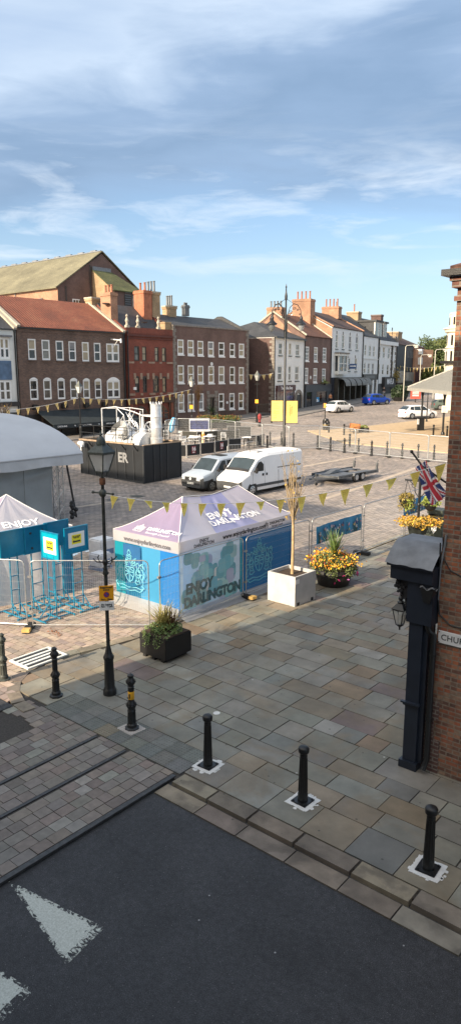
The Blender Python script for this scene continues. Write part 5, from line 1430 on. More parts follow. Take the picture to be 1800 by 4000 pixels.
# left end wall
TEAL, MID, SKY, NV, BRI = (.01,.42,.54), (.01,.10,.30), (.10,.50,.84), (.010,.15,.36), (.03,.32,.84)
b = MB(); cloth_wall(b, (A0+.03,B0+.04,0), (A1-.03,B0+.04,0), .10, ZV0+.06, .035, [(.16,TEAL),(.40,(.01,.24,.46)),(.72,SKY),(1,BRI)], 44, 8, 3); wl = b.build('wall', CLOTH, r, True, smooth=50)
b = MB(); b.poly((A0+.45,B0-.015,1.25),(A0+1.2,B0-.015,1.25),(A0+1.2,B0-.015,1.93),(A0+.45,B0-.015,1.93)); b.build('dark_panel', pm('deep_blue_cloth', (.008,.09,.24), .75), wl, True)
CRL = pm('crest_pale_cyan', (.15,.50,.62), .7, 0, .1, 4)
crest(CRL, wl, (A0+.72,B0-.028,1.05), (1,0,0), (0,0,1), .74, .03)
b = MB(); cloth_wall(b, (A0-.05,B0-.02,0), (A1,B0-.02,0), .0, .34, .02, [(1,(.66,.66,.66))], 30, 4, 4, .22); b.build('skirt', CLOTH, wl, True, smooth=50)
# long side, patterned sheet and dark sheet
M0 = 16.55
b = MB(); cloth_wall(b, (A1-.02,B0+.04,0), (A1-.02,M0,0), .10, ZV0+.06, .012, [(1,(.56,.74,.84))], 40, 8, 3); wp = b.build('wall', CLOTH, r, True, smooth=50)
rnd = random.Random(11); b = MB()
def blob(y, z, w, h, col, x):
    b.col = col; rr = min(w, h)*.35; pts = []
    for cx, cy, a in ((w/2-rr,h/2-rr,0),(-w/2+rr,h/2-rr,1.57),(-w/2+rr,-h/2+rr,3.14),(w/2-rr,-h/2+rr,4.71)):
        for k in range(5): pts.append((x, y+cx+rr*math.cos(a+k*.39), z+cy+rr*math.sin(a+k*.39)))
    b.poly(*pts)
pc = [(4,(.15,.45,.58)),(3,(.22,.54,.64)),(2,(.38,.47,.68)),(2,(.34,.62,.68)),(1.6,(.62,.70,.76))]
for k in range(84):
    y = rnd.uniform(B0+.30, M0-.30); z = rnd.uniform(.30, 1.78)
    if z > 1.3 and rnd.random() < .5: continue
    w, h_ = rnd.uniform(.18,.5), rnd.uniform(.16,.5); w = min(w, 2*(y-B0-.06), 2*(M0-.06-y)); blob(y, z, w, h_, pick(pc), A1-.004+k*.0002)
b.build('printed_shapes', colm('print_cloth', .75, .06, 1.2, 0), wp, True)
for tx, ty, tz, s in (('ENJOY', B0+.25, .84, .42), ('DARLINGTON', B0+.16, .44, .42)):
    text(tx, s, INKT, wp, (A1+.022, ty, tz), (0,1,0), (0,0,1), .022, align='LEFT', spacing=.92)
b = MB(); cloth_wall(b, (A1-.03,M0+.02,0), (A1-.03,B1-.04,0), .16, ZV0+.06, .02, [(.04,TEAL),(1,NV)], 30, 8, 3); wd = b.build('wall', CLOTH, r, True, smooth=50)
crest(pm('crest_teal', (.12,.50,.62), .7, 0, .1, 4), wd, (A1+.008, M0+.98, .98), (0,1,0), (0,0,1), .82, .042)
b = MB(); cloth_wall(b, (A1,B0,0), (A1,M0,0), .0, .22, .03, [(1,(.60,.62,.66))], 30, 4, 5, .28); cloth_wall(b, (A1,M0,0), (A1,B1,0), .0, .18, .02, [(1,(.60,.62,.66))], 30, 4, 5, .30); b.build('skirt', CLOTH, wd, True, smooth=50)
# lettering
ER_, EL_ = (c10,c11,P1,P2), (c00,c10,P1,P1)
roof_text('ENJOY', .37, WHITET, rf, ER_, B0+2.6, .52, 1, 1.45, .13, FOLD, .012)
roof_text('DARLINGTON', .37, WHITET, rf, ER_, B0+3.05, .32, 1, 1.45, .13, FOLD, .012)
roof_text('DARLINGTON', .21, WHITET, rf, EL_, am+.47, .21, 0, 1.3, 0, (), .006)
roof_text('Borough Council', .14, WHITET, rf, EL_, am+.36, .105, 0, 1.3, 0, (), .001)
roof_text('', .22, WHITET, rf, EL_, am-.50, .17, 0, 1.3, 0, (), 0, 'CENTER', True)
zv = (ZV0+ZV1)/2
text('www.enjoydarlington.com', .185, GREYT, va, (am+.1, B0-.022, zv-.03), (1,0,0), (0,0,1), .004)
text('www.enjoydarlington.com', .20, INK, va, (A1+.022, B0+2.95, zv-.01), (0,1,0), (0,0,1), .006)
text('ENJOY\nDARLINGTON', .135, INK, va, (A1+.022, B0+1.05, zv), (0,1,0), (0,0,1), .004)
text('DARLINGTON', .13, INK, va, (A1+.022, B0+4.65, zv+.03), (0,1,0), (0,0,1), .004); text('Borough Council', .085, GREYT, va, (A1+.022, B0+4.65, zv-.08), (0,1,0), (0,0,1), .002)
crest(INK, va, (A1+.022, B0+4.05, zv), (0,1,0), (0,0,1), .13, .06)
b = MB()
for x, y in ((A0+.05,B0+.08),(A1-.06,B0+.08),(A1-.06,(B0+B1)/2),(A1-.06,B1-.08),(A0+.05,B1-.08)): b.box(x-.02,y-.02,0,x+.02,y+.02,ZV1-.05); b.box(x-.07,y-.07,0,x+.07,y+.07,.02)
b.build('leg_frame', STEEL, r, True)

# left tent, partly out of view
A0, A1, B0, B1 = -21.3, -18.25, 10.9, 13.95; am, bm_ = (A0+A1)/2, (B0+B1)/2; PK = (am, bm_, 3.17)
r = thing('gazebo', 'single peaked lilac tent with white and blue side sheets, behind the blue signs', 'tent', (am, bm_, 0))
c00, c10, c11, c01 = (A0,B0,2.22), (A1,B0,2.22), (A1,B1,2.22), (A0,B1,2.22)
b = MB()
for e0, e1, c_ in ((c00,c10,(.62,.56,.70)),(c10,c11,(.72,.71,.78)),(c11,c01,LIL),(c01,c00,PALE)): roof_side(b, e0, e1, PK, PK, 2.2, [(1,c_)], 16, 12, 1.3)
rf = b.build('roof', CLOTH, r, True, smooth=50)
b = MB()
for c_ in (c00,c10,c11,c01): b.tube([surf(c_,c_,PK,PK,0,k/8,1.3)+V((0,0,.006)) for k in range(9)], .012, 5)
b.build('seam', WHITEP, rf, True)
roof_text('ENJOY', .40, WHITET, rf, (c10,c11,PK,PK), (B0+B1)/2, .27, 1, 1.3, 0, (), .012)
b = MB()
for P, Q in ((c00,c10),(c10,c11),(c11,c01),(c01,c00)): cloth_wall(b, P, Q, 1.9, 2.22, .012, [(1,(.66,.66,.68))], 24, 3, 4)
b.build('valance', CLOTH, r, True, smooth=50)
b = MB(); cloth_wall(b, (A1-.02,B0+.03,0), (A1-.02,B1-.03,0), .0, 1.95, .09, [(.10,(.02,.30,.50)),(.86,(.74,.74,.74)),(1,(.02,.28,.50))], 60, 10, 3.4); b.build('side_sheet', CLOTH, r, True, smooth=60)
b = MB(); cloth_wall(b, (A0+.03,B0+.02,0), (A1-.03,B0+.02,0), .0, 1.95, .07, [(.3,SKY),(.55,(.6,.6,.6)),(1,(.02,.26,.45))], 40, 8, 3); b.build('front_sheet', CLOTH, r, True, smooth=60)
b = MB(); b.poly((A0+.05,B1-.04,0),(A1-.03,B1-.04,0),(A1-.03,B1-.04,1.95),(A0+.05,B1-.04,1.95)); b.build('back_sheet', pm('blue_sheet', (.01,.12,.30), .75), r, True)
b = MB(); [b.box(x-.02,y-.02,0,x+.02,y+.02,2.15) for x, y in ((A0+.05,B0+.07),(A1-.07,B0+.07),(A1-.07,B1-.07),(A0+.05,B1-.07))]; b.build('leg_frame', STEEL, r, True)
r.rotation_euler.z = R(-13)
for i, (x, y, w, h_, l) in enumerate(((-20.2,16.6,.75,.8,'larger white wrapped crate behind the blue sign stands'),(-19.5,15.9,.6,.5,'smaller white wrapped crate in front of the larger one behind the signs'))):
    c_ = thing('wrapped_crate', l, 'crate', (x, y, 0), R(8*i), 'white wrapped crates')
    b = MB(); b.bevbox(-w/2,-w/2,.12,w/2,w/2,.12+h_,.05); b.build('wrapping', pm('white_wrap', (.66,.66,.66), .6, 0, .12, 4, .4, 6), c_, smooth=50)
    b = MB(); [b.box(-w/2,-w/2+k*w*.42,0,w/2,-w/2+k*w*.42+.1,.12) for k in range(3)]; b.box(w/2+.001,-w*.3,.12+h_*.3,w/2+.006,w*.3,.12+h_*.55); b.build('pallet', pm('blue_print', (.15,.22,.35), .7), c_)

# ------------------------------------------------------------------ domed stage
SA0, SA1, SB0, SB1, SZ, SC = -39.6, -26.75, 6.0, 20.95, 3.22, 4.9
am = (SA0+SA1)/2; hw = (SA1-SA0)/2
r = thing('stage_tent', 'large domed grey white stage tent with sagging fabric edge and steel truss post', 'stage', (am, 14, 0))
def arc(k, n=28): t = math.pi*k/n; return am+hw*math.cos(t), SZ+(SC-SZ)*math.sin(t)**1.45
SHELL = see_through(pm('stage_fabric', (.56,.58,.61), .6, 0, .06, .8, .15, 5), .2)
b = MB(); n, mny = 28, 20
vs = []
for j in range(mny+1):
    y = SB0+(SB1-SB0)*j/mny
    for k in range(n+1):
        x, z = arc(k); vs.append((x, y, z-.03*math.sin(j*1.57)**2*math.sin(math.pi*k/n)))
b.add(vs, [(j*(n+1)+k, j*(n+1)+k+1, (j+1)*(n+1)+k+1, (j+1)*(n+1)+k) for j in range(mny) for k in range(n)])
rf = b.build('roof', SHELL, r, True, smooth=40)
b = MB(); pr = [arc(k) for k in range(n+1)]; b.extr([(x, SB1+.0, z) for x, z in pr] + [(x*.98+am*.02, SB1, z-.42) for x, z in reversed(pr)], (0,.06,0)); b.build('end_arch', SHELL, rf, True)
b = MB()
def val(u, v):
    y = SB0+(SB1-SB0)*u; s = math.sin(u*46)*.03+math.sin(u*17)*.03
    return (SA1+.04+s*(1-v)+.05*(1-v), y, SZ-.42+.44*v + .03*math.sin(u*31)*(1-v))
b.grid(val, 70, 5); b.tube([(SA1+.05, SB0, SZ+.03),(SA1+.05, SB1, SZ+.03)], .035, 6); b.build('valance', pm('stage_valance', (.42,.43,.44), .6, 0, .1, 1.5, .2, 5), r, True, smooth=60)
b = MB()
def wallf(u, v):
    y = SB0+(19.55-SB0)*u; dr = (1-v)
    s = .05*math.sin(u*38+dr*2)*v + .10*math.exp(-((dr-.10-.12*abs(math.sin(u*9)))/.05)**2)*math.sin(u*15) + .03*math.sin(u*13+dr*7)
    return (SA1-.55+s, y, .02+2.95*v)
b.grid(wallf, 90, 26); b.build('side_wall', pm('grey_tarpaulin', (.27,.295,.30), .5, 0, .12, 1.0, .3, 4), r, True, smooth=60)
b = MB(); b.tube([(SA1-.44,18.0,.05),(SA1-.42,18.0,2.8)], .012, 5); b.build('wall_seam', pm('seam_grey', (.15,.16,.16), .7), r, True)
def truss(b, x, y, z0, z1, s=.17):
    cs_ = [(x-s,y-s),(x+s,y-s),(x+s,y+s),(x-s,y+s)]
    for cx, cy in cs_: b.tube([(cx,cy,z0),(cx,cy,z1)], .026, 6)
    n = int((z1-z0)/.36)
    for k in range(n):
        za, zb = z0+(z1-z0)*k/n, z0+(z1-z0)*(k+1)/n
        for (ax,ay),(bx,by) in zip(cs_, cs_[1:]+cs_[:1]):
            b.tube([(ax,ay,za),(bx,by,zb)] if k % 2 else [(bx,by,za),(ax,ay,zb)], .012, 4)
b = MB(); truss(b, SA1-.6, 19.95, .02, SZ-.15); b.build('truss_post', STEEL, r, True)
b = MB(); b.tube([(SA1-.45,20.35,SZ-.25),(SA1-.35,20.75,.15)], .05, 8)
for k in range(7): b.ball((SA1-.42+random.gauss(0,.09), 20.6+random.gauss(0,.1), .2+k*.11), .12, 8)
b.build('black_strut', BLACKP, r, True)
b = MB(); b.cbox(SA1-.6,19.95,.0,.7,.7,.06); b.build('base_plate', STEELD, r, True)

# ------------------------------------------------------------------ black cabin with the silver engine on its deck
CA0, CA1, CB0, CB1, CZ = -38.7, -32.45, 30.2, 33.6, 2.5
z0 = Z(-35, 31)-.05
r = thing('display_cabin', 'black panelled roofless cabin with silver ER lettering, a railed deck on top', 'cabin', (CA1, CB0, 0))
CAB = pm('cabin_black', (.009,.011,.014), .55, 0, .25, 1.5)
b = MB(); T = .08
b.box(CA0,CB0,z0,CA1,CB0+T,CZ); b.box(CA0,CB1-T,z0,CA1,CB1,CZ); b.box(CA0,CB0+T+.001,z0,CA0+T,CB1-T-.001,CZ); b.box(CA1-T,CB0+T+.001,z0,CA1,CB1-T-.001,CZ)
w = b.build('wall', CAB, r, True)
b = MB()
for x in (CA0+.03,CA0+.75,CA0+1.6,CA0+2.6,CA0+3.7,CA0+4.55,CA0+5.35,CA1-.03): b.box(x-.03,CB0-.035,z0,x+.03,CB0-.002,CZ-.3)
for y in (CB0+.9,CB0+1.5,CB0+2.1,CB1-.03,CB0+.02): b.box(CA1+.002,y-.03,z0,CA1+.035,y+.03,CZ-.02)
b.box(CA0,CB0-.03,z0,CA1,CB0-.004,z0+.10)
b.build('battens', pm('cabin_trim', (.035,.038,.042), .5), w, True)
b = MB(); b.box(CA0+4.0,CB0-.02,z0+.15,CA0+4.5,CB0-.003,CZ-.42); b.build('door', CAB, w, True)
b = MB(); b.box(CA0+T,CB0+T,CZ-.32,CA1-1.0,CB1-T,CZ-.25); b.build('deck', pm('deck_board', (.05,.045,.04), .7, 0, .2, 4), r, True)
b = MB(); b.box(CA0-.05,CB0-.06,CZ,CA1-.9,CB0+.09,CZ+.10); b.box(CA0-.05,CB0+.0905,CZ,CA0+.08,CB1+.05,CZ+.10); b.box(CA0+.081,CB1-.1,CZ,CA1+.05,CB1+.05,CZ+.09); b.box(CA1-.1,CB0,CZ,CA1+.05,CB1-.101,CZ+.05); b.build('rim_beam', pm('raw_timber', (.30,.22,.15), .8, 0, .25, 3), r, True)
q = (-33.95, CB0-.04, 1.62); text('ER', .86, pm('lettering_grey', (.22,.225,.23), .5), w, (-34.35, CB0-.04, 1.60), (1,0,0), (0,0,1), .03)
b = MB()
for x in (CA0,CA0+1.5,CA0+2.6,CA0+3.7,CA0+4.8,CA1-1.0): b.tube([(x,CB0,CZ+.08),(x,CB0,CZ+1.05)], .025, 6); b.tube([(x,CB1-.05,CZ+.08),(x,CB1-.05,CZ+1.05)], .025, 6)
for z in (CZ+.55, CZ+1.05): b.tube([(CA1-1.0,CB0,z),(CA0,CB0,z),(CA0,CB1-.05,z),(CA1,CB1-.05,z)], .022, 6)
b.build('railing', IRON, r, True, smooth=50)
b = MB(); [b.beam((x,CB0-.03,CZ-.35),(x,CB0-.35,CZ+.02),.05) for x in (CA0+1.3,CA0+4.6,CA1-.5,CA0+3.2)]; b.build('bracket', BLACKP, r, True)
b = MB(); b.tube([(CA0+.6,CB0-.4,1.3),(CA0+.6,CB0-.4,2.3)], .05, 8); b.ball((CA0+.6,CB0-.4,2.35), .22, 12, (1.3,1,.7)); b.box(CA0+.75,CB0-.6,2.15,CA0+.95,CB0-.4,2.3); b.build('floodlight', WHITEP, r, True, smooth=50)

r = thing('model_engine', 'silver model of an early steam locomotive with tall chimney, on the black cabin', 'locomotive model', (-35, 31.6, CZ-.24))
b = MB(); n = 14; X0, X1, RR, ZB = -36.9, -33.35, .85, CZ-.2
vs = []
for i in range(5):
    x = X0+(X1-X0)*i/4
    for k in range(n+1): t = math.pi*k/n; vs.append((x, 31.55-RR*math.cos(t), ZB+RR*math.sin(t)*1.05))
b.add(vs, [(i*(n+1)+k, i*(n+1)+k+1, (i+1)*(n+1)+k+1, (i+1)*(n+1)+k) for i in range(4) for k in range(n)] + [tuple(range(n+1)), tuple(range(4*(n+1), 5*(n+1)))])
bo = b.build('boiler', SILVER, r, True, smooth=40)
b = MB()
for x in (X0+.9,X0+1.8,X0+2.7): b.tube([(x,31.55-(RR+.01)*math.cos(math.pi*k/12),ZB+(RR*1.05+.01)*math.sin(math.pi*k/12)) for k in range(13)], .025, 5)
b.build('boiler_bands', STEELD, bo, True)
b = MB(); b.lathe([(.40,CZ-.25),(.40,CZ+.35),(.36,CZ+.38),(.36,CZ+1.0),(.375,CZ+1.02),(.36,CZ+1.05),(.36,CZ+1.7),(.375,CZ+1.72),(.36,CZ+1.75),(.36,CZ+2.5)], (-33.0,31.9,0), 24)
for k in range(12):
    t0, t1 = 6.283*k/12, 6.283*(k+.8)/12; b.extr([(-33.0+.36*math.cos(t0),31.9+.36*math.sin(t0),CZ+2.5),(-33.0+.36*math.cos(t1),31.9+.36*math.sin(t1),CZ+2.5),(-33.0+.40*math.cos((t0+t1)/2),31.9+.40*math.sin((t0+t1)/2),CZ+2.68)], (-.02*math.cos(t0),-.02*math.sin(t0),0))
b.build('chimney', pm('riveted_silver', (.58,.585,.59), .32, .5, .25, 3, .15, 10), r, True, smooth=30)
b = MB()   # cylinder cover plate with relief
pts = [(-36.1,CZ+.62),(-35.95,CZ+.95),(-35.6,CZ+1.2),(-35.1,CZ+1.45),(-34.75,CZ+1.42),(-34.5,CZ+1.15),(-34.4,CZ+.75),(-34.5,CZ+.4),(-34.9,CZ+.2),(-35.4,CZ+.35)]
b.extr([(x,30.72,z) for x, z in pts], (0,.12,0)); pl_ = b.build('cover_plate', SILVER, r, True)
b = MB()
for k in range(5): b.tube([(x*(1-.13*k)+(-35.1)*(.13*k), 30.70, z*(1-.13*k)+(CZ+.85)*(.13*k)) for x, z in pts], .022, 5)
b.build('relief_lines', STEELD, pl_, True)
for wx, wy in ((-34.2,32.5),(-35.9,32.5)):
    b = MB(); b.tube([(wx+.55*math.cos(k*.39), wy, CZ+.75+.55*math.sin(k*.39)) for k in range(17)], .05, 6)
    for k in range(8): b.tube([(wx,wy,CZ+.75),(wx+.55*math.cos(k*.785),wy,CZ+.75+.55*math.sin(k*.785))], .025, 5)
    b.ball((wx,wy,CZ+.75),.13,8); b.build('wheel', SILVER, r, True, smooth=50)
b = MB(); 
for x, y, z in ((-37.15,30.9,2.15),(-36.0,31.2,2.3),(-35.7,32.1,2.2),(-34.9,31.3,1.9),(-34.55,32.2,2.1),(-34.1,31.5,1.8),(-33.8,32.4,1.5)): b.tube([(x,y,CZ-.1),(x,y,CZ+z)], .045 if x < -37 else .035, 8)
T_ = CZ+2.2
b.tube([(-37.15,30.9,CZ+2.15),(-35.9,31.0,CZ+2.3),(-34.6,31.4,CZ+2.0),(-33.9,31.6,CZ+1.75),(-33.4,31.9,CZ+1.7)], .035, 6)
b.tube([(-37.15,30.9,CZ+2.15),(-35.7,32.1,CZ+2.2),(-34.5,32.2,CZ+2.1)], .03, 6)
for p, q in (((-36.0,31.2,2.2),(-35.3,31.2,1.75)),((-35.3,31.2,1.75),(-35.2,31.2,.9)),((-35.3,31.2,1.75),(-36.0,31.2,1.0)),((-35.9,31.9,1.9),(-35.0,31.9,1.0)),((-35.0,31.9,2.0),(-35.8,31.9,.9)),((-34.9,31.3,1.9),(-34.3,31.5,.9)),((-34.6,32.0,2.0),(-34.2,31.6,1.0)),((-34.1,31.5,1.8),(-33.4,31.9,1.8)),((-36.0,31.2,1.3),(-34.9,31.3,1.4))):
    b.tube([(p[0],p[1],CZ+p[2]),(q[0],q[1],CZ+q[2])], .028, 6)
b.build('valve_gear', SILVER, r, True, smooth=50)
b = MB(); b.lathe([(.30,CZ+.5),(.30,CZ+.75),(.2,CZ+.85),(.2,CZ+1.1),(.12,CZ+1.2),(.08,CZ+1.6)], (-36.0,31.3,0), 14); b.lathe([(.25,CZ+.6),(.25,CZ+.85),(.12,CZ+.95),(.08,CZ+1.7)], (-33.95,31.6,0), 14); b.build('safety_valve', SILVER, r, True, smooth=40)
# ------------------------------------------------------------------ brick corner building on the right
WB = 11.09
r = thing('corner_building', 'tall old red brick building with dark painted shopfront end, at the right edge', 'building', (-4.6, WB, 0))
BR_NEAR = brickm('old_brick', (.20,.075,.045), (.14,.06,.045), (.22,.18,.14), .225, .078, .012, .3, .9, .9,
    third=[(0,(.09,.055,.045)),(.18,(.17,.085,.06)),(.38,(.33,.10,.05)),(.55,(.20,.12,.085)),(.72,(.40,.135,.06)),(.86,(.28,.20,.14)),(1,(.14,.095,.075))], bigscale=1.3)
b = MB(); WX = -4.67
rag = [(WX-.22,0),(WX-.20,.5),(WX-.24,.5),(WX-.24,1.1),(WX-.17,1.1),(WX-.17,1.7),(WX-.24,1.7),(WX-.24,2.05),(WX-.05,2.05)]
b.extr([(4.5,WB,-.1),(4.5,WB,8.30),(WX,WB,8.30),(WX,WB,2.3),(WX-.06,WB,2.3),(WX-.06,WB,2.0),(WX-.15,WB,2.0),(WX-.15,WB,-.1)], (0,13,0))
wl = b.build('wall', BR_NEAR, r, True)
b = MB(); b.box(WX-.24,WB-.03,-.1,WX+.16,WB-.002,.62); b.box(WX-.24,WB-.03,.62,WX+.04,WB-.002,1.0); b.box(WX-.24,WB-.03,1.0,WX+.12,WB-.002,1.35); b.box(WX-.24,WB-.03,1.35,WX-.02,WB-.002,1.9)
b.build('brick_repair', brickm('purple_brick', (.10,.055,.05), (.13,.07,.06), (.22,.19,.165), .225, .075, .013, .2, .9, .8), wl, True)
b = MB(); b.box(WX-.06,WB-.09,8.30,4.6,WB+13,8.40); b.box(WX-.09,WB-.12,8.40,4.7,WB+13.1,8.47); b.box(WX-.03,WB-.05,8.1,4.5,WB-.002,8.18); b.build('cornice', brickm('dark_cornice_brick', (.13,.06,.045), (.2,.08,.05), (.2,.17,.14), bmp=.5), r, True)
b = MB(); b.box(WX-.19,WB-.22,8.475,4.6,WB-.10,8.57); b.box(WX-.19,WB-.0995,8.475,WX-.08,WB+13,8.57); b.build('gutter', IRON, r, True)
b = MB(); b.extr([(WX-.10,WB-.10,8.58),(WX+4,WB+5,10.4),(4.7,WB+5,10.4),(4.7,WB-.10,8.58)], (0,0,.05)); b.build('roof', PANB, r, True)
# shopfront end
FB = 10.92
b = MB(); b.box(-5.11,FB,.14,-4.86,FB+.5,2.76); b.box(-4.86,FB+.06,.14,-4.78,WB-.003,2.76); b.build('pilaster', NAVY, r, True, whole=True)
b = MB(); b.box(-5.16,FB-.05,0,-4.82,FB+.5,.14); b.build('pilaster_foot', NAVY, r, True)
b = MB(); b.box(-5.14,FB-.03,1.20,-4.84,FB-.002,1.25); b.box(-5.17,FB-.07,1.25,-4.82,FB-.0025,1.28); b.build('pilaster_moulding', NAVY, r, True)
b = MB(); b.box(-5.15,FB-.05,2.76,-4.69,FB+.5,3.50); b.build('bracket_block', NAVY, r, True)
b = MB(); b.box(-5.46,FB-.10,3.50,-4.69,FB+.9,3.74); b.build('fascia', NAVY, r, True)
b = MB(); b.box(-5.51,FB-.16,3.74,-4.68,FB+.9,3.78); b.build('fascia_edge', NAVY, r, True)
b = MB()
def lead(u, v): return (-5.53-.05*v+(.87+.0*v)*u, FB-.19+.60*v, 3.785+.33*math.sin(v*1.35)+.008*math.sin(u*17+1))
b.grid(lead, 12, 8); b.extr([lead(0,k/8) for k in range(9)]+[(-5.57,FB+.41,3.79)], (.02,0,0)); b.box(-5.56,FB+.41,3.79,-4.68,FB+.9,4.10)
b.build('lead_roof', LEAD, r, True, smooth=50, whole=True)
b = MB()  # carved scroll bracket
sp = [(-5.40,3.46),(-5.42,3.36),(-5.36,3.28),(-5.31,3.34),(-5.33,3.24),(-5.27,3.14),(-5.22,3.12),(-5.21,3.00),(-5.18,2.90),(-5.155,2.82)]
b.extr([(x,FB+.02,z) for x, z in sp]+[(-5.155,FB+.02,3.495),(-5.38,FB+.02,3.495)], (0,.22,0))
for k in range(22):
    i = k % 9; x, z = sp[i]; b.ball((x+random.uniform(0,.08), FB+.02+random.uniform(-.02,.02), z+random.uniform(-.04,.04)), random.uniform(.02,.04), 7)
b.build('carved_bracket', pm('carved_black', (.016,.017,.02), .6, 0, .3, 12), r, True, smooth=40)
b = MB(); DX = -4.74
b.extr([(DX-.16,WB-.26,3.42),(DX+.08,WB-.26,3.42),(DX+.02,WB-.26,3.18),(DX-.10,WB-.26,3.18)], (0,.22,0)); b.tube([(DX-.04,WB-.15,3.2),(DX-.04,WB-.15,2.75),(DX+.0,WB-.15,2.65),(DX+.06,WB-.11,2.6),(DX+.06,WB-.10,.25),(DX+.04,WB-.2,.08)], .052, 10)
for z in (2.2,1.0): b.tube([(DX+.06,WB-.10,z),(DX+.06,WB-.10,z+.06)], .064, 10)
dp = b.build('drainpipe', IRON, r, True, smooth=50)
b = MB(); b.grid(lambda u, v: (DX-.17+.26*u, WB-.27+.22*v, 3.425+.025*math.sin(u*9+v*4)+.02*math.sin(v*11)), 10, 6); b.build('torn_lead', LEAD, dp, True)
b = MB(); rc = [(-4.655,WB-.02,4.3),(-4.63,WB-.02,3.95),(-4.5,WB-.018,3.75),(-4.1,WB-.018,3.62),(-3.6,WB-.018,3.6)]
b.tube(rc, .012, 5); b.tube([(-4.69,WB-.03,4.2),(-4.67,WB-.03,3.2),(-4.64,WB-.02,2.95),(-4.45,WB-.018,2.80),(-3.6,WB-.018,2.76)], .014, 5); b.tube([(-4.70,WB-.03,3.2),(-4.69,WB-.03,1.6)], .010, 5)
b.build('cable', BLACKP, r, True)
b = MB(); b.tube([(-4.60,WB-.02,4.35),(-4.62,WB-.03,4.1),(-4.66,WB-.03,3.8)], .018, 5); b.tube([(-4.66,WB-.03,3.8),(-4.67,WB-.03,3.2)], .014, 5); b.build('lead_cable', LEAD, r, True)

# street name plate
r = thing('street_sign', 'white street name plate reading CHURCH ROW screwed to the red brick wall', 'sign', (-4.63, WB-.03, 2.36))
b = MB(); b.bevbox(0,-.012,.09,1.15,.02,.31,.006); pl_ = b.build('plate', pm('enamel_white', (.68,.69,.70), .35, 0, .05, 4), r, smooth=30)
text('CHURCH ROW', .145, pm('sign_grey', (.06,.065,.07), .4), pl_, (.05,-.0135,.20), (1,0,0), (0,0,1), .002, align='LEFT', world=False, spacing=1.05)
b = MB(); [b.cyl((x,-.016,z),(x,-.011,z),.012,8) for x in (.02,1.13) for z in (.11,.29)]; b.build('screws', GREYM, pl_)
# wall lantern
LXx, LYy, LZz = -5.31, FB+.05, 2.58
r = thing('wall_lantern', 'small black carriage lantern on a bracket of the dark shopfront pilaster', 'lantern', (LXx, LYy, LZz))
b = MB(); hb, ht_ = .05, .10; zb_, zt_ = .06, .34
for sx, sy in C4: b.beam((sx*hb,sy*hb,zb_),(sx*ht_,sy*ht_,zt_),.014)
for (ax,ay),(bx,by) in zip(C4, C4[1:]+C4[:1]): b.beam((ax*hb,ay*hb,zb_),(bx*hb,by*hb,zb_),.016); b.beam((ax*ht_,ay*ht_,zt_),(bx*ht_,by*ht_,zt_),.018)
b.lathe([(.0,-.05),(.02,-.035),(.012,-.01),(.03,.02),(.07,.05),(.072,.065)], n=10); fr = b.build('frame', IRON, r)
b = MB(); b.lathe([(.165,.345),(.17,.355),(.075,.44),(.055,.45)], n=4, rot=.785); b.lathe([(.055,.45),(.06,.47),(.03,.5),(.045,.53),(.045,.55),(.02,.58),(.025,.61),(.0,.67)], n=12); b.build('roof', IRON, fr, smooth=30)
b = MB()
for (ax,ay),(bx,by) in zip(C4, C4[1:]+C4[:1]): b.poly((ax*hb,ay*hb,zb_),(bx*hb,by*hb,zb_),(bx*ht_,by*ht_,zt_),(ax*ht_,ay*ht_,zt_))
b.build('glass', LGLASS, fr)
b = MB(); b.tube([(0,0,.07),(0,0,.15)], .02, 8); b.ball((0,0,.20), .035, 8, (1,1,1.4)); b.build('bulb', MATS['bulb_white'], fr, smooth=60)
b = MB(); b.tube([(0,0,.50),(.08,.02,.47),(.22,.05,.40)], .012, 6); b.tube([(0,0,.42),(.1,.02,.35),(.22,.05,.37)], .010, 6); b.build('bracket', IRON, r)

# flag on its pole
A_, B_ = PB(1641,1812,11.45), PB(1716,1950,11.30)
r = thing('flag_pole', 'short black flag pole leaning out past the brick corner', 'flag pole', (-4.68, 11.5, 5.1))
p0 = PB(1606,1764,11.45); b = MB(); b.tube([(-4.6,11.5,5.02), A_+(A_-p0)*.2, p0], .018, 8); b.ball(p0, .032, 8); b.build('pole', IRON, r, True, smooth=50)
f = thing('flag', 'faded union flag hanging gathered from the short pole on the brick corner', 'flag', A_)
ax = B_-A_; side = V((.62,.25,.52)).normalized()
def uj(u, v):
    """union flag: u along the fly 0..2, v 0..1"""
    x, y = u-1, v-.5; RED, WH, BL = (.42,.03,.05), (.62,.62,.66), (.02,.04,.16)
    if abs(y) < .1 or abs(x) < .1: return RED
    if abs(y) < .167 or abs(x) < .167: return WH
    d = (abs(y) - abs(x)*.5)/1.118
    if abs(d) < .034: return RED
    if abs(d) < .1: return WH
    return BL
b = MB(); nu, nv = 44, 22; vs = []
for i in range(nu+1):
    u = i/nu
    for j in range(nv+1):
        v = j/nv; w = .22+.10*u; ph = v*15+u*2.5
        p = A_ + ax*u*1.03 + side*((v-.5)*w) + V((.02,-.55,.1)).normalized()*(.035*math.sin(ph)*(0.4+u)) + V((0,0,-.05*math.sin(math.pi*u)))
        vs.append(p)
for i in range(nu):
    for j in range(nv):
        b.col = uj(2*(i+.5)/nu, (j+.5)/nv); q = [i*(nv+1)+j, i*(nv+1)+j+1, (i+1)*(nv+1)+j+1, (i+1)*(nv+1)+j]; b.add([vs[k] for k in q], [(0,1,2,3)])
b.build('cloth', colm('flag_cloth', .75, .1, 4, 0), f, True, smooth=60)

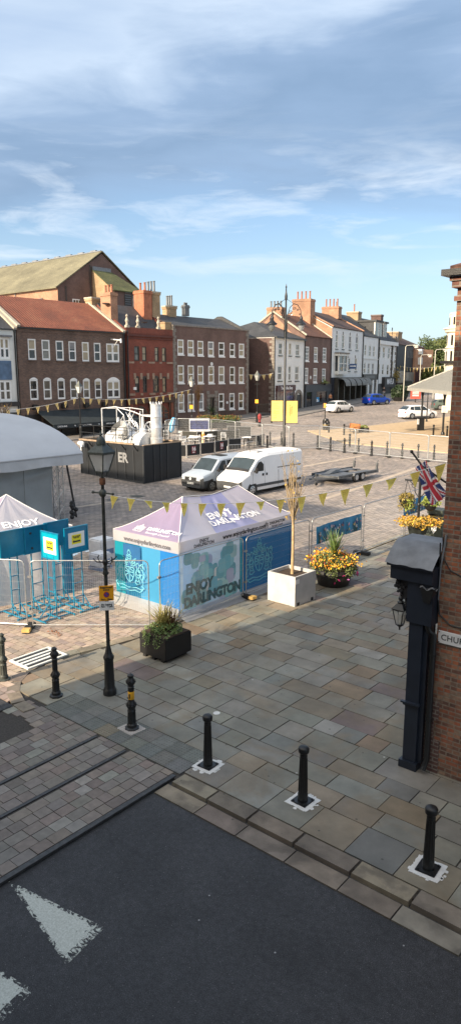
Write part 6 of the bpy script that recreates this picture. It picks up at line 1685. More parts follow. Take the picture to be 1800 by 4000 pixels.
# planter post with hanging baskets
HX, HY = -11.5, 24.9
r = thing('basket_post', 'black ornamental post with a flower trough round it beside the hanging baskets', 'planter post', (HX, HY, 0))
b = MB(); b.tube([(0,0,0),(0,0,2.95)], .05, 10); b.lathe([(.12,0),(.12,.1),(.07,.2)], n=12); b.lathe([(.07,2.0),(.08,2.05),(.06,2.1)], n=12); b.build('post', IRON, r, smooth=50)
b = MB(); b.box(-.62,-.025,2.92,.62,.025,2.98); b.box(-.12,-.03,2.98,.12,.03,3.05)
for s_ in (-1,1): b.tube([(s_*.05,0,2.35),(s_*.18,0,2.5),(s_*.22,0,2.75),(s_*.42,0,2.92)], .018, 6); b.tube([(s_*.25+.09*math.cos(t*.6),0,2.78+.09*math.sin(t*.6)) for t in range(9)], .012, 5)
b.build('cross_arm', IRON, r, smooth=50)
b = MB(); b.lathe([(.34,.92),(.42,1.22),(.45,1.24),(.45,1.28),(.40,1.28)], n=8); b.tube([(0,0,.6),(0,0,.95)], .10, 8); b.build('trough', pm('trough_green', (.02,.025,.022), .5, 0, .2, 5), r)
b = MB(); fc2 = [(4,(.62,.34,.04)),(3,(.55,.40,.10)),(2,(.65,.45,.05)),(2,(.32,.20,.06))]
flowers(b, (0,0,1.36), (.74,.74,.24), 700, .055, fc2, -.5); b.build('flowers', PETALS, r)
b = MB(); foliage(b, (0,0,1.34), (.66,.66,.2), 600, .05, .3, -.6); b.build('foliage', LEAFB, r)
def basket(x, label, lf, tr):
    k = thing('hanging_basket', label, 'hanging basket', (HX+x, HY, 2.15), 0, 'baskets on the planter post')
    b = MB(); b.lathe([(.10,-.28),(.2,-.2),(.27,-.02),(.28,.02),(.25,.02)], n=14); b.build('bowl', BLACKP, k, smooth=40)
    b = MB(); [b.tube([(.25*math.cos(t),.25*math.sin(t),0),(0,0,.78)], .007, 4) for t in (.3,2.4,4.5)]; b.build('chain', BLACKP, k)
    b = MB(); foliage(b, (0,0,.1), (.30,.30,.2), 420, .05, .3, -.2)
    for q in range(260):
        t = random.uniform(0,6.28); b.leaf((.27*math.cos(t)+random.gauss(0,.05), .27*math.sin(t)+random.gauss(0,.05), random.uniform(-tr,.1)), .045)
    b.build('foliage', lf, k)
    if tr > .3:
        b = MB()
        for q in range(200): b.leaf((.16+random.gauss(0,.09), -.15+random.gauss(0,.09), random.uniform(-.35,.1)), .045)
        b.build('lime_foliage', LEAFY, k)
basket(-.52, 'left hanging basket trailing bronze and lime foliage from the planter post', LEAFB, .40)
basket(.46, 'right hanging basket with a tuft of green grass, nearer the flag', LEAFY, .06)
# litter bin
r = thing('litter_bin', 'square dark green litter bin with white emblem, half behind the brick wall', 'litter bin', (-11.75, 27.3, 0), R(0))
b = MB(); b.bevbox(-.34,-.34,.02,.34,.34,1.05,.02); b.bevbox(-.34,-.34,1.32,.34,.34,1.5,.02); b.box(-.30,-.30,1.05,-.22,.30,1.32); b.box(.22,-.30,1.05,.30,.30,1.32); b.build('body', pm('bin_green', (.035,.045,.035), .5, 0, .2, 5), r, smooth=30)
b = MB(); [b.box(-.352,-.352,z,.352,.352,z+.03) for z in (.3,.98,1.2)]; b.build('gold_band', pm('gilt', (.45,.33,.12), .5, .4, .2, 6), r)
b = MB(); b.extr([(-.10,-.352,.85),(.10,-.352,.85),(.12,-.352,.68),(0,-.352,.5),(-.12,-.352,.68)], (0,.006,0)); b.build('emblem', WHITEP, r)

# bunting across the pavement
def bunting(name_label, pts, sag, n, size, mat, prints=False, grp=None, jit=.5):
    P, Q = V(pts[0]), V(pts[1]); r = thing('bunting', name_label, 'bunting', P, 0, grp); rnd = random.Random(int(abs(P.x*7))+n)
    def at(u): p = P.lerp(Q, u); p.z -= sag*4*u*(1-u); return p
    b = MB(); b.tube([at(k/30) for k in range(31)], .006 if prints else .012, 5); b.build('string', WHITEP, r, True)
    for k in range(n):
        u = (k+.5)/n; c_ = at(u); d = (at(min(1,u+.01))-at(max(0,u-.01))).normalized(); h_ = size*rnd.uniform(1.35,1.6); wv = rnd.uniform(-jit,jit); w = size*.5*rnd.uniform(.85,1)
        nrm = d.cross(V((0,0,1))).normalized(); b = MB()
        def pf(a, v):
            s = (a-.5)*2*w*(1-v*.93); p = c_ + d*s + V((0,0,-h_*v)) + nrm*(wv*h_*v**1.5 + .06*size*math.sin(v*6+a*4+k)) + d*(wv*.35*h_*v*v) + V((0,0,abs(wv)*.35*h_*v))
            return p
        b.grid(pf, 6, 8); pn = b.build('pennant', mat, r, True, smooth=60)
        if prints:
            for s_ in (-1, 1):
                bb = MB(); ev = lambda a, v: pf(a, v) + nrm*s_*.006
                def seg(a0, v0, a1, v1): bb.poly(ev(a0,v0), ev(a1,v0), ev(a1,v1), ev(a0,v1))
                seg(.22,.07,.80,.085); seg(.22,.41,.80,.425); seg(.20,.07,.225,.425); seg(.795,.07,.82,.425)
                for q in range(4): seg(.30+q*.12,.15,.345+q*.12,.23); seg(.30+q*.12,.27,.345+q*.12,.35)
                bb.build('print', pm('print_olive', (.45,.36,.05), .7), pn, True)
    return r
bunting('yellow printed pennants strung from the slim street lamp to the brick corner', ((LX+.1, LY, 4.5), (-4.7, 11.4, 5.55)), .42, 17, .20, YELF, True, 'strings of bunting', .9)
# ------------------------------------------------------------------ vehicles
RIM = pm('alloy_rim', (.45,.46,.47), .35, .7, .1, 5)
LAMP = pm('headlamp_clear', (.62,.64,.66), .12, .2, .2, 8)
TAIL = pm('tail_lamp_red', (.35,.01,.01), .2)
TRIM = pm('grey_trim', (.05,.052,.055), .6, 0, .2, 5)
PLATE = pm('number_plate', (.75,.75,.72), .4, 0, .03, 3)
def loft_body(st, tagf, r, mats):
    """st: (y, [(x,z)...]) half sections front to back; tagf(i,j)-> part"""
    mbs = {}
    n = len(st[0][1])
    for i in range(len(st)-1):
        (y0, a), (y1, c) = st[i], st[i+1]
        for j in range(n-1):
            tg = tagf(i, j)
            if not tg: continue
            b = mbs.setdefault(tg, MB())
            for s in (-1, 1): b.add([(s*a[j][0],y0,a[j][1]),(s*c[j][0],y1,c[j][1]),(s*c[j+1][0],y1,c[j+1][1]),(s*a[j+1][0],y0,a[j+1][1])], [(0,1,2,3)])
    for (y, a), i in ((st[0], 0), (st[-1], -1)):
        for j in range(n-1):
            tg = tagf(0, j) if i == 0 else 'body'
            mbs[tg].add([(-a[j][0],y,a[j][1]),(a[j][0],y,a[j][1]),(a[j+1][0],y,a[j+1][1]),(-a[j+1][0],y,a[j+1][1])], [(0,1,2,3)])
    out = {}
    for tg, b in mbs.items():
        nm = tg.split('#')[0]
        bm_ = b
        o = bm_.build(nm, mats[tg], r, smooth=20); out[tg] = o
        bm = bmesh.new(); bm.from_mesh(o.data); bmesh.ops.remove_doubles(bm, verts=bm.verts[:], dist=.0008); bmesh.ops.recalc_face_normals(bm, faces=bm.faces[:]); bm.to_mesh(o.data); bm.free(); o.data.set_sharp_from_angle(angle=R(20 if r.name.find('van') >= 0 else 32))
    return out
def wheels(r, hw, ys, rad, rim=RIM, wd=.2):
    for y in ys:
        for s in (-1, 1):
            b = MB(); b.tube([(s*(hw-wd),y,rad),(s*(hw-.03),y,rad),(s*(hw+.012),y,rad)], [rad,rad,rad*.9], 22); w = b.build('wheel', RUBBER, r, smooth=40)
            b = MB(); b.tube([(s*(hw+.013),y,rad),(s*(hw+.018),y,rad)], [rad*.66,rad*.62], 18); b.build('rim', rim, w, smooth=40)
            b = MB()
            for k in range(5): t = k*1.2566+.4; b.extr([(s*(hw+.0185),y+rad*.28*math.cos(t-.25),rad+rad*.28*math.sin(t-.25)),(s*(hw+.0185),y+rad*.55*math.cos(t-.22),rad+rad*.55*math.sin(t-.22)),(s*(hw+.0185),y+rad*.55*math.cos(t+.22),rad+rad*.55*math.sin(t+.22)),(s*(hw+.0185),y+rad*.28*math.cos(t+.25),rad+rad*.28*math.sin(t+.25))], (s*.002,0,0))
            b.build('rim_slots', RUBBER, w)
            b = MB(); b.tube([(s*(hw-.15),y,rad+.02),(s*(hw+.006),y,rad+.02)], rad*1.20, 22); b.build('wheel_arch', BLACKP, r, smooth=40)
def side_glass(b, poly, fx, s, t=.008):
    b.poly(*[(s*(fx(z)+t), y, z) for y, z in poly])

# white high roof van
def white_van(loc, rz):
    r = thing('panel_van', 'white long wheelbase high roof panel van with car trailer behind it', 'van', loc, rz)
    st = [(0,[(.80,.28),(.84,.45),(.86,.62),(.84,.82),(.80,.88),(.68,.92),(0,.95)]),
          (.14,[(.93,.26),(.97,.45),(.98,.66),(.96,.92),(.92,1.0),(.76,1.05),(0,1.09)]),
          (.55,[(.97,.26),(1.02,.45),(1.03,.75),(1.01,1.12),(.96,1.20),(.82,1.24),(0,1.28)]),
          (.82,[(.98,.26),(1.03,.45),(1.04,.80),(1.02,1.22),(.97,1.32),(.85,1.37),(0,1.42)]),
          (1.50,[(.98,.26),(1.03,.45),(1.04,.85),(1.02,1.30),(.94,1.98),(.84,2.05),(0,2.10)]),
          (1.95,[(.98,.26),(1.03,.45),(1.04,.85),(1.02,1.30),(.96,2.14),(.86,2.27),(0,2.32)]),
          (2.6,[(.98,.26),(1.03,.45),(1.04,.85),(1.02,1.30),(.97,2.20),(.88,2.34),(0,2.39)]),
          (5.75,[(.98,.30),(1.03,.45),(1.04,.85),(1.02,1.30),(.97,2.20),(.88,2.34),(0,2.39)]),
          (5.85,[(.94,.32),(.98,.47),(.99,.85),(.97,1.30),(.93,2.16),(.84,2.28),(0,2.33)])]
    WV = pm('white_van_paint', (.74,.745,.75), .28, 0, .03, 1.5)
    def tg(i, j):
        if i == 3 and j == 5: return 'windscreen'
        if (i == 0 and j <= 2) or (i == 1 and j == 0): return 'bumper'
        return 'body'
    P = loft_body(st, tg, r, {'body': WV, 'windscreen': CARGLASS, 'bumper': TRIM}); bo = P['body']
    fx = lambda z: 1.02-(z-1.30)*.055/.9 if z > 1.3 else 1.02
    for s in (-1, 1):
        b = MB(); side_glass(b, [(1.12,1.36),(2.0,1.36),(2.02,1.74),(1.80,1.92),(1.58,1.88)], fx, s); b.build('side_window', CARGLASS, bo)
        b = MB()
        for y in (1.02,2.10,3.4): b.beam((s*1.043,y,.5),(s*1.024,y,1.30),.012,.012)
        b.beam((s*1.034,2.10,1.30),(s*.955,2.10,2.1),.012); b.box(s*1.03-.006,3.3,1.42,s*1.03+.006,5.6,1.46); b.build('door_seam', TRIM, bo)
        b = MB(); b.box(s*1.04-.012,1.30,.46,s*1.04+.012,4.6,.62); b.box(s*1.03-.012,5.05,.46,s*1.03+.012,5.7,.60); b.build('rubbing_strip', TRIM, bo)
        b = MB(); b.bevbox(s*1.05-.02,1.86,1.08,s*1.05+.015,2.0,1.22,.01); b.bevbox(s*1.05-.02,2.2,1.08,s*1.05+.015,2.33,1.22,.01); b.build('door_handle', BLACKP, bo)
        b = MB(); b.bevbox(s*1.22-.11,1.08,1.30,s*1.22+.09,1.2,1.62,.04); b.beam((s*1.0,1.2,1.4),(s*1.15,1.15,1.4),.08); b.build('wing_mirror', BLACKP, bo, smooth=30)
        b = MB(); b.extr([(s*.72,-.004,.80),(s*.90,.10,.86),(s*.965,.36,1.08),(s*.90,.24,1.06),(s*.70,.08,.96)], (0,-.03,.01)); b.build('headlight', LAMP, bo)
    b = MB(); b.box(-.55,-.02,.62,.55,.01,.78); b.box(-.6,-.03,.36,.6,.0,.46); b.build('grille', TRIM, bo)
    b = MB(); b.box(-.26,-.035,.48,.26,-.02,.59); b.build('number_plate', PLATE, bo)
    b = MB(); b.tube([(.1,1.9,2.28),(.08,1.82,2.7)], .008, 5); b.build('aerial', BLACKP, bo)
    b = MB(); b.extr([(-.86,.80,1.405),(.86,.80,1.405),(.845,.90,1.51),(0,.90,1.545),(-.845,.90,1.51)], (0,-.012,.012)); b.build('cowl', BLACKP, bo)
    b = MB(); [b.box(s*1.005-.006,y,.40,s*1.005+.04,y+.012,1.30) for s in (-1,1) for y in (3.38,5.2)]; b.build('panel_seam', pm('seam_shadow', (.16,.16,.16), .6), bo)
    b = MB(); b.box(-.5,-.025,.80,.5,-.003,.84); b.build('bonnet_line', TRIM, bo)
    b = MB(); b.bevbox(-.35,2.2,2.35,.35,2.75,2.415,.02); b.build('roof_vent', pm('vent_grey', (.4,.4,.4), .5), bo)
    wheels(r, 1.03, (1.0, 4.75), .35)
    return r
van_t = white_van((-25.85, 30.55, .02), R(-2))
def grey_van(loc, rz):
    r = thing('minibus_van', 'silver grey van with black lower bumper, parked beside the white van', 'van', loc, rz)
    st = [(0,[(.72,.24),(.80,.38),(.82,.62),(.80,.78),(.76,.86),(.6,.90),(0,.93)]),
          (.16,[(.88,.22),(.92,.40),(.93,.66),(.92,.86),(.87,.95),(.70,1.0),(0,1.03)]),
          (.95,[(.90,.22),(.95,.42),(.96,.72),(.94,1.05),(.89,1.14),(.78,1.19),(0,1.23)]),
          (1.60,[(.90,.22),(.95,.42),(.96,.74),(.94,1.10),(.84,1.74),(.70,1.82),(0,1.86)]),
          (2.1,[(.90,.22),(.95,.42),(.96,.74),(.94,1.10),(.83,1.82),(.70,1.92),(0,1.96)]),
          (4.75,[(.90,.26),(.95,.42),(.96,.74),(.94,1.10),(.83,1.82),(.70,1.92),(0,1.95)]),
          (4.88,[(.86,.28),(.90,.44),(.91,.74),(.88,1.10),(.78,1.76),(.66,1.84),(0,1.87)])]
    GV = pm('silver_blue_paint', (.42,.47,.52), .28, .25, .05, 1.5)
    tg = lambda i, j: 'windscreen' if (i == 2 and j == 5) else ('bumper' if (i == 0 and j <= 2) or (i == 1 and j <= 1) else 'body')
    P = loft_body(st, tg, r, {'body': GV, 'windscreen': CARGLASS, 'bumper': TRIM}); bo = P['body']
    fx = lambda z: .94-(z-1.1)*.11/.72
    for s in (-1, 1):
        for poly in ([(1.28,1.16),(2.12,1.16),(2.12,1.74),(1.82,1.74)], [(2.24,1.16),(3.35,1.16),(3.35,1.74),(2.24,1.74)], [(3.47,1.16),(4.55,1.18),(4.5,1.72),(3.47,1.74)]):
            b = MB(); side_glass(b, poly, fx, s); b.build('side_window', CARGLASS, bo)
        b = MB(); b.beam((s*.962,2.18,.45),(s*.945,2.18,1.1),.012); b.beam((s*.962,1.15,.5),(s*.945,1.15,1.1),.012); b.build('door_seam', TRIM, bo)
        b = MB(); b.bevbox(s*1.10-.1,1.25,1.12,s*1.10+.08,1.36,1.36,.04); b.beam((s*.9,1.33,1.2),(s*1.04,1.3,1.2),.07); b.build('wing_mirror', BLACKP, bo, smooth=30)
        b = MB(); b.extr([(s*.48,-.005,.68),(s*.80,.03,.68),(s*.885,.14,.72),(s*.875,.16,.88),(s*.77,.04,.87),(s*.50,.0,.87)], (0,-.025,.0)); b.build('headlight', LAMP, bo)
    b = MB(); b.extr([(-.46,-.012,.68),(.46,-.012,.68),(.47,.0,.86),(-.47,.0,.86)], (0,-.02,0)); b.box(-.74,-.02,.42,.74,.0,.52); b.build('grille', BLACKP, bo)
    b = MB(); b.cyl((0,-.055,.77),(0,-.03,.77),.085,18); bd = b.build('badge', LAMP, bo)
    b = MB(); b.box(-.26,-.045,.26+.18,.26,-.025,.55); pl_ = b.build('number_plate', PLATE, bo)
    text('YG57 DGY', .11, INK, pl_, (0,-.047,.495), (1,0,0), (0,0,1), .002, world=False)
    b = MB(); b.bevbox(-.38,2.15,1.955,.38,2.85,1.985,.01); b.build('roof_window', CARGLASS, bo)
    b = MB(); b.beam((-.6,1.02,1.25),(.1,1.05,1.29),.03); b.build('wiper', BLACKP, bo)
    wheels(r, .95, (.85, 3.85), .33, STEELD)
    return r
grey_van((-28.55, 30.35, .03), R(-2))

def car(name, label, loc, rz, paint, Lc, H, W, belt, hood, kind, group=None):
    r = thing(name, label, 'car', loc, rz, group); w = W/2; zb = .2
    wt = w*.72
    def sec(y, kb, zbelt, ztop, green):
        hwb = w*kb
        return (y, [(hwb*.90,zb),(hwb*.98,zb+.14),(hwb,zbelt*.72),(hwb*.97,zbelt)] + ([(wt+.02,ztop-.05),(wt*.8,ztop-.01),(0,ztop+.015)] if green else [(hwb*.90,zbelt+.03),(hwb*.7,zbelt+.05),(0,zbelt+.075)]))
    if kind == 'hatch': k = (.27,.44,.90,.985)
    else: k = (.25,.42,.88,.985)
    st = [sec(0,.80,hood*.80,0,0), sec(.12,.93,hood*.9,0,0), sec(Lc*.12,.99,hood,0,0), sec(Lc*k[0],1,belt,0,0), sec(Lc*k[1],1,belt+.02,H-.03,1), sec(Lc*.56,1,belt+.03,H,1), sec(Lc*.78,1,belt+.05,H-.03,1), sec(Lc*k[2],.99,belt+.08,H-.10,1), sec(Lc*k[3],.95,belt+.08,0,0), sec(Lc,.86,belt*.7,0,0)]
    def tg(i, j):
        if i == 3 and j in (4,5): return 'windscreen'
        if i == 7 and j in (4,5): return 'rear_window'
        if i in (0,8) and j == 0: return 'bumper'
        return 'body'
    P = loft_body(st, tg, r, {'body': paint, 'windscreen': CARGLASS, 'rear_window': CARGLASS, 'bumper': TRIM}); bo = P['body']
    for s in (-1, 1):
        b0, b1 = belt+.03, belt+.09
        def fx(z, y=0): return w*.97-(w*.97-wt-.02)*max(0,(z-belt-.03))/(H-.08-belt)
        zt = H-.12
        for poly in ([(Lc*(k[0]+.045),b0+.02),(Lc*.535,b0+.03),(Lc*.535,zt),(Lc*(k[1]+.005),zt-.02)], [(Lc*.55,b0+.03),(Lc*.74,b0+.05),(Lc*.74,zt-.01),(Lc*.55,zt)], [(Lc*.755,b0+.06),(Lc*.88,b0+.12),(Lc*.85,zt-.06),(Lc*.755,zt-.02)]):
            b = MB(); side_glass(b, poly, fx, s, .012); b.build('side_window', CARGLASS, bo)
        b = MB(); b.bevbox(s*(w+.09)-.09,Lc*.30,belt+.02,s*(w+.09)+.07,Lc*.30+.14,belt+.18,.03); b.build('wing_mirror', paint, bo, smooth=30)
        b = MB(); b.extr([(s*w*.55,-.005,hood*.66),(s*w*.80,.01,hood*.66),(s*w*.95,.22,hood*.80),(s*w*.90,.26,hood*.92),(s*w*.78,.05,hood*.84)], (0,-.03,.01)); b.build('headlight', LAMP, bo)
        b = MB(); b.extr([(s*w*.6,Lc+.005,belt*.72),(s*w*.86,Lc-.01,belt*.72),(s*w*.93,Lc-.1,belt*.98),(s*w*.7,Lc-.02,belt*.95)], (0,.02,0)); b.build('tail_light', TAIL, bo)
        b = MB(); b.beam((s*(w+.002),Lc*.30,.3),(s*w*.985,Lc*.33,belt),.01); b.beam((s*(w+.002),Lc*.545,.3),(s*w*.985,Lc*.545,belt),.01); b.box(s*(w-.005)-.01,Lc*.2,.2,s*(w-.005)+.012,Lc*.82,.32); b.build('sill_trim', TRIM, bo)
    b = MB(); b.box(-w*.5,-.02,hood*.55,w*.5,.01,hood*.72); b.box(-w*.62,-.02,.26,w*.62,.01,.40); b.build('grille', BLACKP, bo)
    b = MB(); b.box(-.26,-.035,.42,.26,-.015,.53); b.build('number_plate', PLATE, bo)
    wheels(r, w-.01, (Lc*.19, Lc*.81), .33)
    return r
def car_at(px, name, label, paint, Lc, H, W, belt, hood, kind, rz):
    p = G(*px); return car(name, label, p, rz, paint, Lc, H, W, belt, hood, kind)
RR_ = math.atan2(.98, -.2)      # street direction
CW = pm('white_car_paint', (.75,.75,.76), .25, 0, .03, 1.5)
# fronts point along local -y
def place_car(front, rear_dir, *a):
    pass
h1 = car('parked_car', 'white hatchback parked by the kerb in the shade of the brown brick house', G(1330, 1606), RR_ - math.pi/2 + math.pi - R(22), CW, 4.0, 1.52, 1.75, .92, .82, 'hatch', 'cars round the market place')
h1.location = G(1366, 1607)
h2 = car('parked_car', 'bright blue crossover car parked near the far topiary bush', G(1508, 1578), RR_ - math.pi/2 + math.pi - R(28), pm('blue_car_paint', (.01,.06,.42), .25, .2, .06, 1.5), 4.4, 1.62, 1.85, .98, .90, 'hatch', 'cars round the market place')
h3 = car('parked_car', 'white estate car standing in the sun beside the canopy posts', G(1690, 1632), RR_ - math.pi/2 + math.pi - R(40), CW, 4.6, 1.60, 1.83, .95, .86, 'mpv', 'cars round the market place')
h4 = car('parked_car', 'grey green car half hidden by the brick wall, beyond the advert panel', G(1806, 1600), RR_ - math.pi/2 + math.pi - R(60), pm('grey_green_paint', (.12,.16,.15), .3, .4, .1, 2), 4.3, 1.5, 1.8, .93, .84, 'hatch', 'cars round the market place')

# car transporter trailer
r = thing('car_trailer', 'empty grey twin axle car trailer with perforated side rails hitched behind the white van', 'trailer', (-23.75, 37.0, Z(-23.7,40)-.02), R(-4))
TM = pm('trailer_grey', (.13,.135,.14), .5, .4, .25, 4); TD = pm('trailer_dark', (.08,.085,.09), .6, .3, .25, 4)
b = MB()
for x0, x1 in ((-1.0,-.35),(.35,1.0)): b.box(x0,.6,.46,x1,4.6,.50)
b.box(-.35,.6,.44,.35,2.9,.47)
dk = b.build('deck', TM, r)
b = MB()
for s in (-1, 1): b.box(s*1.03-.03,.5,.36,s*1.03+.03,5.0,.56)
for y in (.6,1.6,2.8,3.6,4.6): b.box(-1.0,y-.04,.36,1.0,y+.04,.44)
fr = b.build('side_rails', TM, r)
b = MB()
for s in (-1, 1):
    for k in range(9): b.cyl((s*1.03-.035,.75+k*.14,.45),(s*1.03+.035,.75+k*.14,.45),.035,10); b.cyl((s*1.03-.035,3.8+k*.12,.45),(s*1.03+.035,3.8+k*.12,.45),.03,10)
b.build('lightening_holes', RUBBER, fr)
b = MB(); b.beam((-.9,.6,.40),(0,-.9,.42),.09); b.beam((.9,.6,.40),(0,-.9,.42),.09); b.tube([(0,-.9,.42),(0,-1.2,.45)], .05, 8); b.tube([(.12,-.6,.05),(.12,-.6,.75)], .035, 8); b.build('drawbar', TD, r)
b = MB(); b.tube([(.12,-.6,.10),(.2,-.6,.10)], .1, 12); b.build('jockey_wheel', RUBBER, r)
for s in (-1, 1):
    for y in (2.35, 3.02):
        b = MB(); b.tube([(s*.98,y,.30),(s*1.13,y,.30),(s*1.16,y,.30)], [.29,.29,.26], 20); w = b.build('wheel', RUBBER, r, smooth=40)
        b = MB(); b.tube([(s*1.161,y,.30),(s*1.166,y,.30)], [.18,.16], 16); b.build('rim', RIM, w)
    b = MB(); b.extr([(s*.96,1.95,.42),(s*.96,2.08,.60),(s*.96,3.28,.60),(s*.96,3.42,.42),(s*.96,3.32,.42),(s*.96,3.22,.56),(s*.96,2.14,.56),(s*.96,2.05,.42)], (s*.24,0,0)); b.build('mudguard', TM, r)
    b = MB(); b.beam((s*.9,5.0,.5),(s*.9,5.05,.95),.12); b.tube([(s*.9,5.02,.9),(s*.9,5.15,1.15)], .03, 6); b.build('ramp_prop', TD, r)
b = MB(); b.extr([(-.7,1.2,.50),(-.2,1.2,.50),(-.25,2.0,.68),(-.65,2.0,.68)], (0,.7,0)); b.build('tool_box', TM, r)
b = MB(); [b.box(s*.67-.3,4.6,.40,s*.67+.3,5.0,.44) for s in (-1,1)]; b.build('tail_ramp', TD, r)

# ------------------------------------------------------------------ far fence, bollards, bar terrace
tops = [(645,1642),(693,1635),(825,1637),(919,1647),(1025,1657),(1128,1665),(1246,1675)]
pts = [G(x, y, 1.98) for x, y in tops]; pts = [V((p.x, p.y, Z(p.x, p.y))) for p in pts]
pts += [G(1246,1755), G(1385,1772), G(1518,1787), G(1668,1803), G(1760,1812)]
pts = pts[:6] + pts[7:]
fn_ = ['at the pub end of the bar terrace','behind the parasol of the bar terrace','behind the display box and bare tree','in front of the railed steps','opening on to the corner shop side','left of the tall banner lamp','just right of the tall banner lamp','behind the trailer, second from the banner lamp','behind the trailer, third from the banner lamp','in front of the white estate car','next to the brick wall']
for i, (p, q) in enumerate(zip(pts, pts[1:])):
    fence_panel(p, q, 'far mesh fence panel ' + fn_[i], bar=.032, wr=.002, step=.06, group='mesh fence panels on the far side')
for i, p in enumerate(pts[6:-1]): fence_foot(p, R(20), 'fence foot under the far panels, ' + ['left of the bench','below the bench','right of the bench','below the white estate car'][i])
ob = [(1239,1754),(1289,1763),(1343,1768),(1398,1769),(1449,1780),(1509,1783),(1568,1791),(1630,1795),(1692,1798),(1054,1739),(1098,1739),(1145,1744)]
on = ['first right of the banner lamp','second right of the banner lamp','below the bench','below the small planter','third from the brick wall side of the bench','behind the end of the trailer','right of the trailer end','behind the flag pole','nearest the brick wall','at the end of the bar terrace','between the bar terrace and banner lamp','at the foot of the banner lamp']
first = None
for (x, y), l in zip(ob, on):
    p = G(x, y); lab = 'ornate black bollard in the far row, ' + l
    if first is None: first = ornate_bollard(lab, p.x, p.y, z=p.z, k=1.06, group='row of far bollards along the fence')
    else: put(dup(first), p, 0, lab)
first = None
for (x, y), l in zip([(1364,1746),(1283,1693),(1342,1703),(1690,1706),(1743,1711),(1500,1562),(1584,1560),(1060,1652),(1043,1755),(1600,1535),(1530,1558)],
    ['left of the bench on the buff island','beside the litter bin','at the left end of the bench','left of the canopy post','next to the brick wall','left of the topiary bush','right of the topiary bush','at the corner shop wall','by the terrace end','beyond the topiary','near the walking person']):
    p = G(x, y); lab = 'plain slim bollard ' + l
    if first is None:
        first = thing('slim_bollard', lab, 'bollard', p, 0, 'plain slim bollards on the far side'); b = MB(); b.lathe([(.09,0),(.085,1.0),(.10,1.02),(.10,1.12),(.06,1.16),(0,1.18)], n=12); b.build('post', IRON, first, smooth=40)
        b = MB(); b.lathe([(.10,.9),(.10,.95)], n=12); b.build('band', GREYM, first)
    else: put(dup(first), p, 0, lab)

k6 = lambda x, y: (600 + x*.4314, 1550 + y*.4314)
# bar terrace windbreaks
WBK = pm('black_canvas', (.014,.015,.017), .75, 0, .25, 2)
row = [k6(*p) for p in ((240,552),(300,550),(425,533),(555,514),(675,491),(795,477))]
gp = [G(*p) for p in row]
for i, (p, q) in enumerate(zip(gp, gp[1:])):
    d = q-p; Lh = math.hypot(d.x, d.y)
    r = thing('windbreak', ['short black canvas windbreak beside the black cabin','black canvas windbreak with a 16 badge, nearer the cabin','plain black canvas windbreak between the two badged ones','black canvas windbreak with a 16 badge, nearer the vans','plain black canvas windbreak at the terrace entrance'][i], 'windbreak', p, math.atan2(d.y, d.x), 'windbreaks of the bar terrace')
    b = MB(); b.box(.08,-.01,.12,Lh-.08,.01,.98); c_ = b.build('canvas', WBK, r)
    b = MB(); b.tube([(.0,0,0),(0,0,1.12)], .035, 8); b.lathe([(.16,0),(.16,.03)], n=12); b.tube([(.0,0,.98),(Lh,0,.98)], .014, 6); b.tube([(.0,0,.12),(Lh,0,.12)], .014, 6); b.build('frame', STEEL, r, smooth=40)
    if i in (1, 3):
        b = MB(); b.box(Lh/2-.22,-.016,.28,Lh/2+.22,-.0105,.86); bd = b.build('badge', pm('badge_maroon', (.20,.015,.025), .6), c_)
        text('16', .42, WHITET, bd, (Lh/2,-.018,.62), (1,0,0), (0,0,1), .015, world=False); text('BAR', .13, WHITET, bd, (Lh/2,-.018,.36), (1,0,0), (0,0,1), .004, world=False)
for (a_, c_, l) in (((395,405),(775,372),'long dark partition across the middle of the bar terrace'),((668,345),(880,352),'black canvas windbreak at the back of the terrace by the tables'),((930,445),(998,415),'black canvas windbreak closing the right end of the terrace'),((30,372),(130,350),'black canvas windbreak behind the black cabin'),((262,395),(395,405),'dark partition end nearest the cabin')):
    p, q = G(*k6(a_[0], a_[1]+14)), G(*k6(c_[0], c_[1]+14)); d = q-p; Lh = math.hypot(d.x, d.y)
    r = thing('windbreak', l, 'windbreak', p, math.atan2(d.y, d.x), 'windbreaks of the bar terrace')
    b = MB(); b.box(0,-.01,.1,Lh,.01,.98); b.build('canvas', pm('olive_black_canvas', (.03,.03,.024), .75, 0, .25, 2) if 'partition' in l else WBK, r); b = MB(); b.tube([(0,0,0),(0,0,1.05)], .03, 8); b.tube([(Lh,0,0),(Lh,0,1.05)], .03, 8); b.tube([(0,0,1.0),(Lh,0,1.0)], .014, 6); b.build('frame', STEEL, r)
def chair(label, p, rz, mat, group):
    r = thing('terrace_chair', label, 'chair', p, rz, group)
    b = MB(); b.box(-.22,-.22,.43,.22,.22,.47); b.build('seat', mat, r)
    b = MB()
    for k in range(4): b.box(-.2+k*.115,.20,.55,-.14+k*.115,.225,.84)
    b.box(-.22,.198,.80,.22,.228,.88); b.build('backrest', mat, r)
    for sx in (-1,1):
        for sy in (-1,1): b = MB(); b.tube([(sx*.22,sy*.22,0),(sx*.21,sy*.2,.45)] + ([(sx*.22,.22,.86)] if sy > 0 else [(sx*.22,-.22,.66)]), .02, 6); b.build('leg', mat, r, smooth=40)
    b = MB(); [b.box(sx*.235-.025,-.24,.65,sx*.235+.025,.22,.68) for sx in (-1,1)]; b.build('armrest', mat, r)
    return r
ALU = pm('bright_aluminium', (.66,.67,.68), .35, .5, .1, 5)
